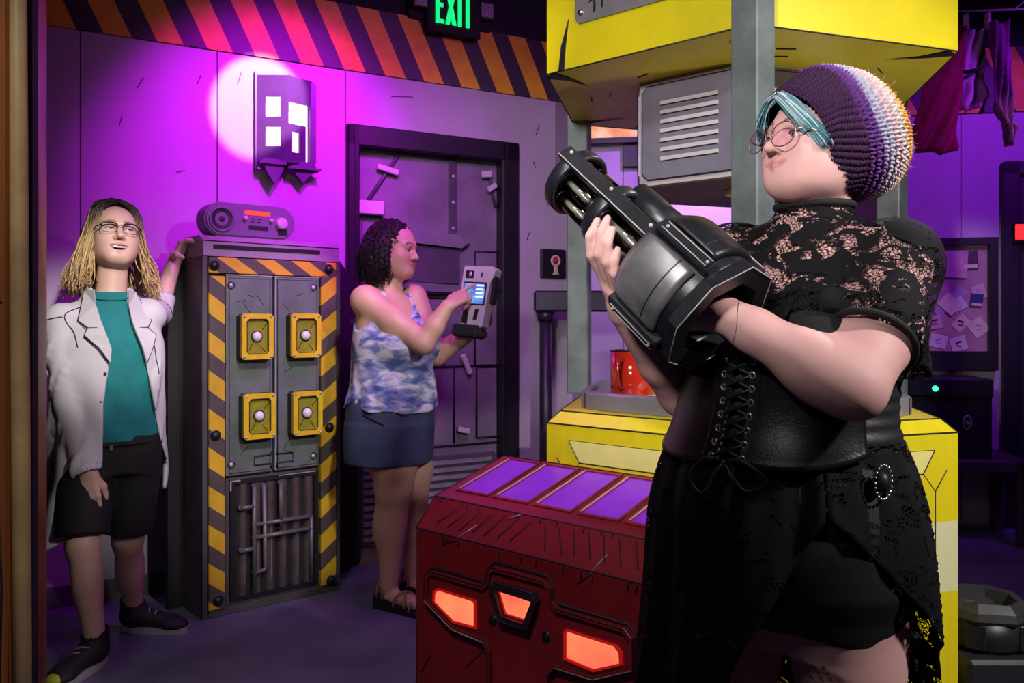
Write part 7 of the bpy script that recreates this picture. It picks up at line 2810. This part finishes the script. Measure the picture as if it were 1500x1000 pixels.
# wedge sandals
TAN = mat('tan_leather', (0.34, 0.17, 0.07), 0.5, var=0.12)
for an in (aC, aD):
    a = np.array(an); a[2] = 0
    s_ = lC
    F = basis(fC, -s_, (0, 0, 1), a)
    mb = MB()
    mb.prism([(-0.055, 0), (0.20, 0), (0.205, 0.018), (0.12, 0.022), (0.02, 0.048), (-0.055, 0.055)], -0.040, 0.040, F)
    bmesh.ops.translate(mb.bm, verts=mb.bm.verts[:], vec=-Vector(wc.location))
    so = obj('sandal', mb, BLACKM, wc)
    mb = MB()
    for (x, z, hgt, wd, dx) in ((0.145, 0.020, 0.040, 0.042, 0.0), (0.09, 0.028, 0.056, 0.042, 0.03), (0.09, 0.028, 0.056, 0.042, -0.03), (0.0, 0.045, 0.075, 0.043, 0.0), (-0.035, 0.05, 0.075, 0.040, 0.0)):
        pts = []
        for k in range(11):
            t = PI * k / 10
            pts.append(a + fC * (x + dx * math.cos(t)) + s_ * wd * math.cos(t) + np.array((0, 0, z + hgt * math.sin(t))))
        mb.tube(pts, 0.0065, 6)
    bmesh.ops.translate(mb.bm, verts=mb.bm.verts[:], vec=-Vector(wc.location))
    obj('strap', mb, TAN, so)
# anklet tattoo band is left to the skin; device in the hands
dev = thing('handheld_device', 'white handheld device with a lit blue screen, tapped by the curly-haired person', 'device', P(698, 438, 3.60))
dz_ = unit((0.12, 0.10, 0.98)); dn_ = unit(np.array((-0.45, -0.88, 0.15))); dn_ = unit(dn_ - dz_ * (dn_ @ dz_)); dx_ = np.cross(dz_, -dn_) * -1
dx_ = unit(np.cross(-dn_, dz_)) * -1
DF = basis(-dx_ if np.linalg.det(np.stack([dx_, -dn_, dz_], 1)) < 0 else dx_, -dn_, dz_, (0, 0, 0))
WHT = mat('white_device_plastic', (0.60, 0.54, 0.60), 0.4, var=0.04)
mb = MB(DF)
mb.prism([(-0.068, 0.125), (-0.062, 0.138), (0.070, 0.138), (0.085, 0.128), (0.082, 0.100), (0.068, 0.07), (0.060, -0.03), (0.055, -0.115), (0.030, -0.130), (-0.050, -0.115), (-0.060, -0.03), (-0.070, 0.05)], -0.02, 0.035)
mb.m = 1
mb.boxmm((0.072, -0.018, -0.02), (0.088, 0.02, 0.10), 0.005)
mb.boxmm((-0.055, -0.0225, 0.085), (-0.015, -0.019, 0.118), 0.003)
mb.prism([(-0.045, -0.055), (-0.02, -0.045), (-0.02, -0.11), (-0.05, -0.105)], -0.0225, -0.019)
mb.prism([(0.012, -0.045), (0.03, -0.045), (0.022, -0.090), (0.006, -0.090)], -0.0225, -0.019)
mb.boxmm((0.02, -0.0225, 0.092), (0.026, -0.019, 0.112))
mb.m = 2
mb.sph((-0.032, -0.022, 0.102), 0.010, (0.8, 0.4, 1.2), 12)
obj('case', mb, [WHT, BLACK, LENS], dev)
mb = MB(DF)
mb.boxmm((-0.058, -0.023, -0.028), (0.053, -0.019, 0.070), 0.003)
obj('bezel', mb, BLACK, dev)


def dscreen():
    m = bpy.data.materials.new('lit_blue_screen')
    nt, N, L, B = nodes_of(m)
    tc = N.new('ShaderNodeTexCoord')
    nz = N.new('ShaderNodeTexNoise'); nz.inputs['Scale'].default_value = 28; nz.inputs['Detail'].default_value = 2
    L.new(tc.outputs['Object'], nz.inputs['Vector'])
    cr = N.new('ShaderNodeValToRGB')
    cr.color_ramp.elements[0].position = 0.38; cr.color_ramp.elements[0].color = (0.10, 0.16, 0.75, 1)
    cr.color_ramp.elements[1].position = 0.62; cr.color_ramp.elements[1].color = (0.20, 0.55, 0.95, 1)
    L.new(nz.outputs['Fac'], cr.inputs[0]); L.new(cr.outputs[0], B.inputs['Emission Color'])
    B.inputs['Emission Strength'].default_value = 0.9
    B.inputs['Base Color'].default_value = (0.02, 0.03, 0.05, 1)
    return m


mb = MB(DF)
mb.boxmm((-0.052, -0.0245, -0.022), (0.047, -0.0225, 0.062))
mb.m = 1
for z in (0.052, 0.036, 0.020, 0.004):
    mb.boxmm((0.006, -0.0255, z), (0.042, -0.0243, z + 0.006))
obj('screen', mb, [dscreen(), mat('lit_white_text_bar', (0.8, 0.85, 0.9), 0.5, var=0, emit=(0.8, 0.9, 1.0), estr=0.9)], dev)
mb = MB(DF)
mb.boxmm((-0.085, -0.035, -0.165), (0.045, 0.035, -0.112), 0.014, 2)
mb.cyl((0.03, 0, -0.15), (0.055, 0, -0.135), 0.026)
obj('base_grip', mb, BLACKM, dev)
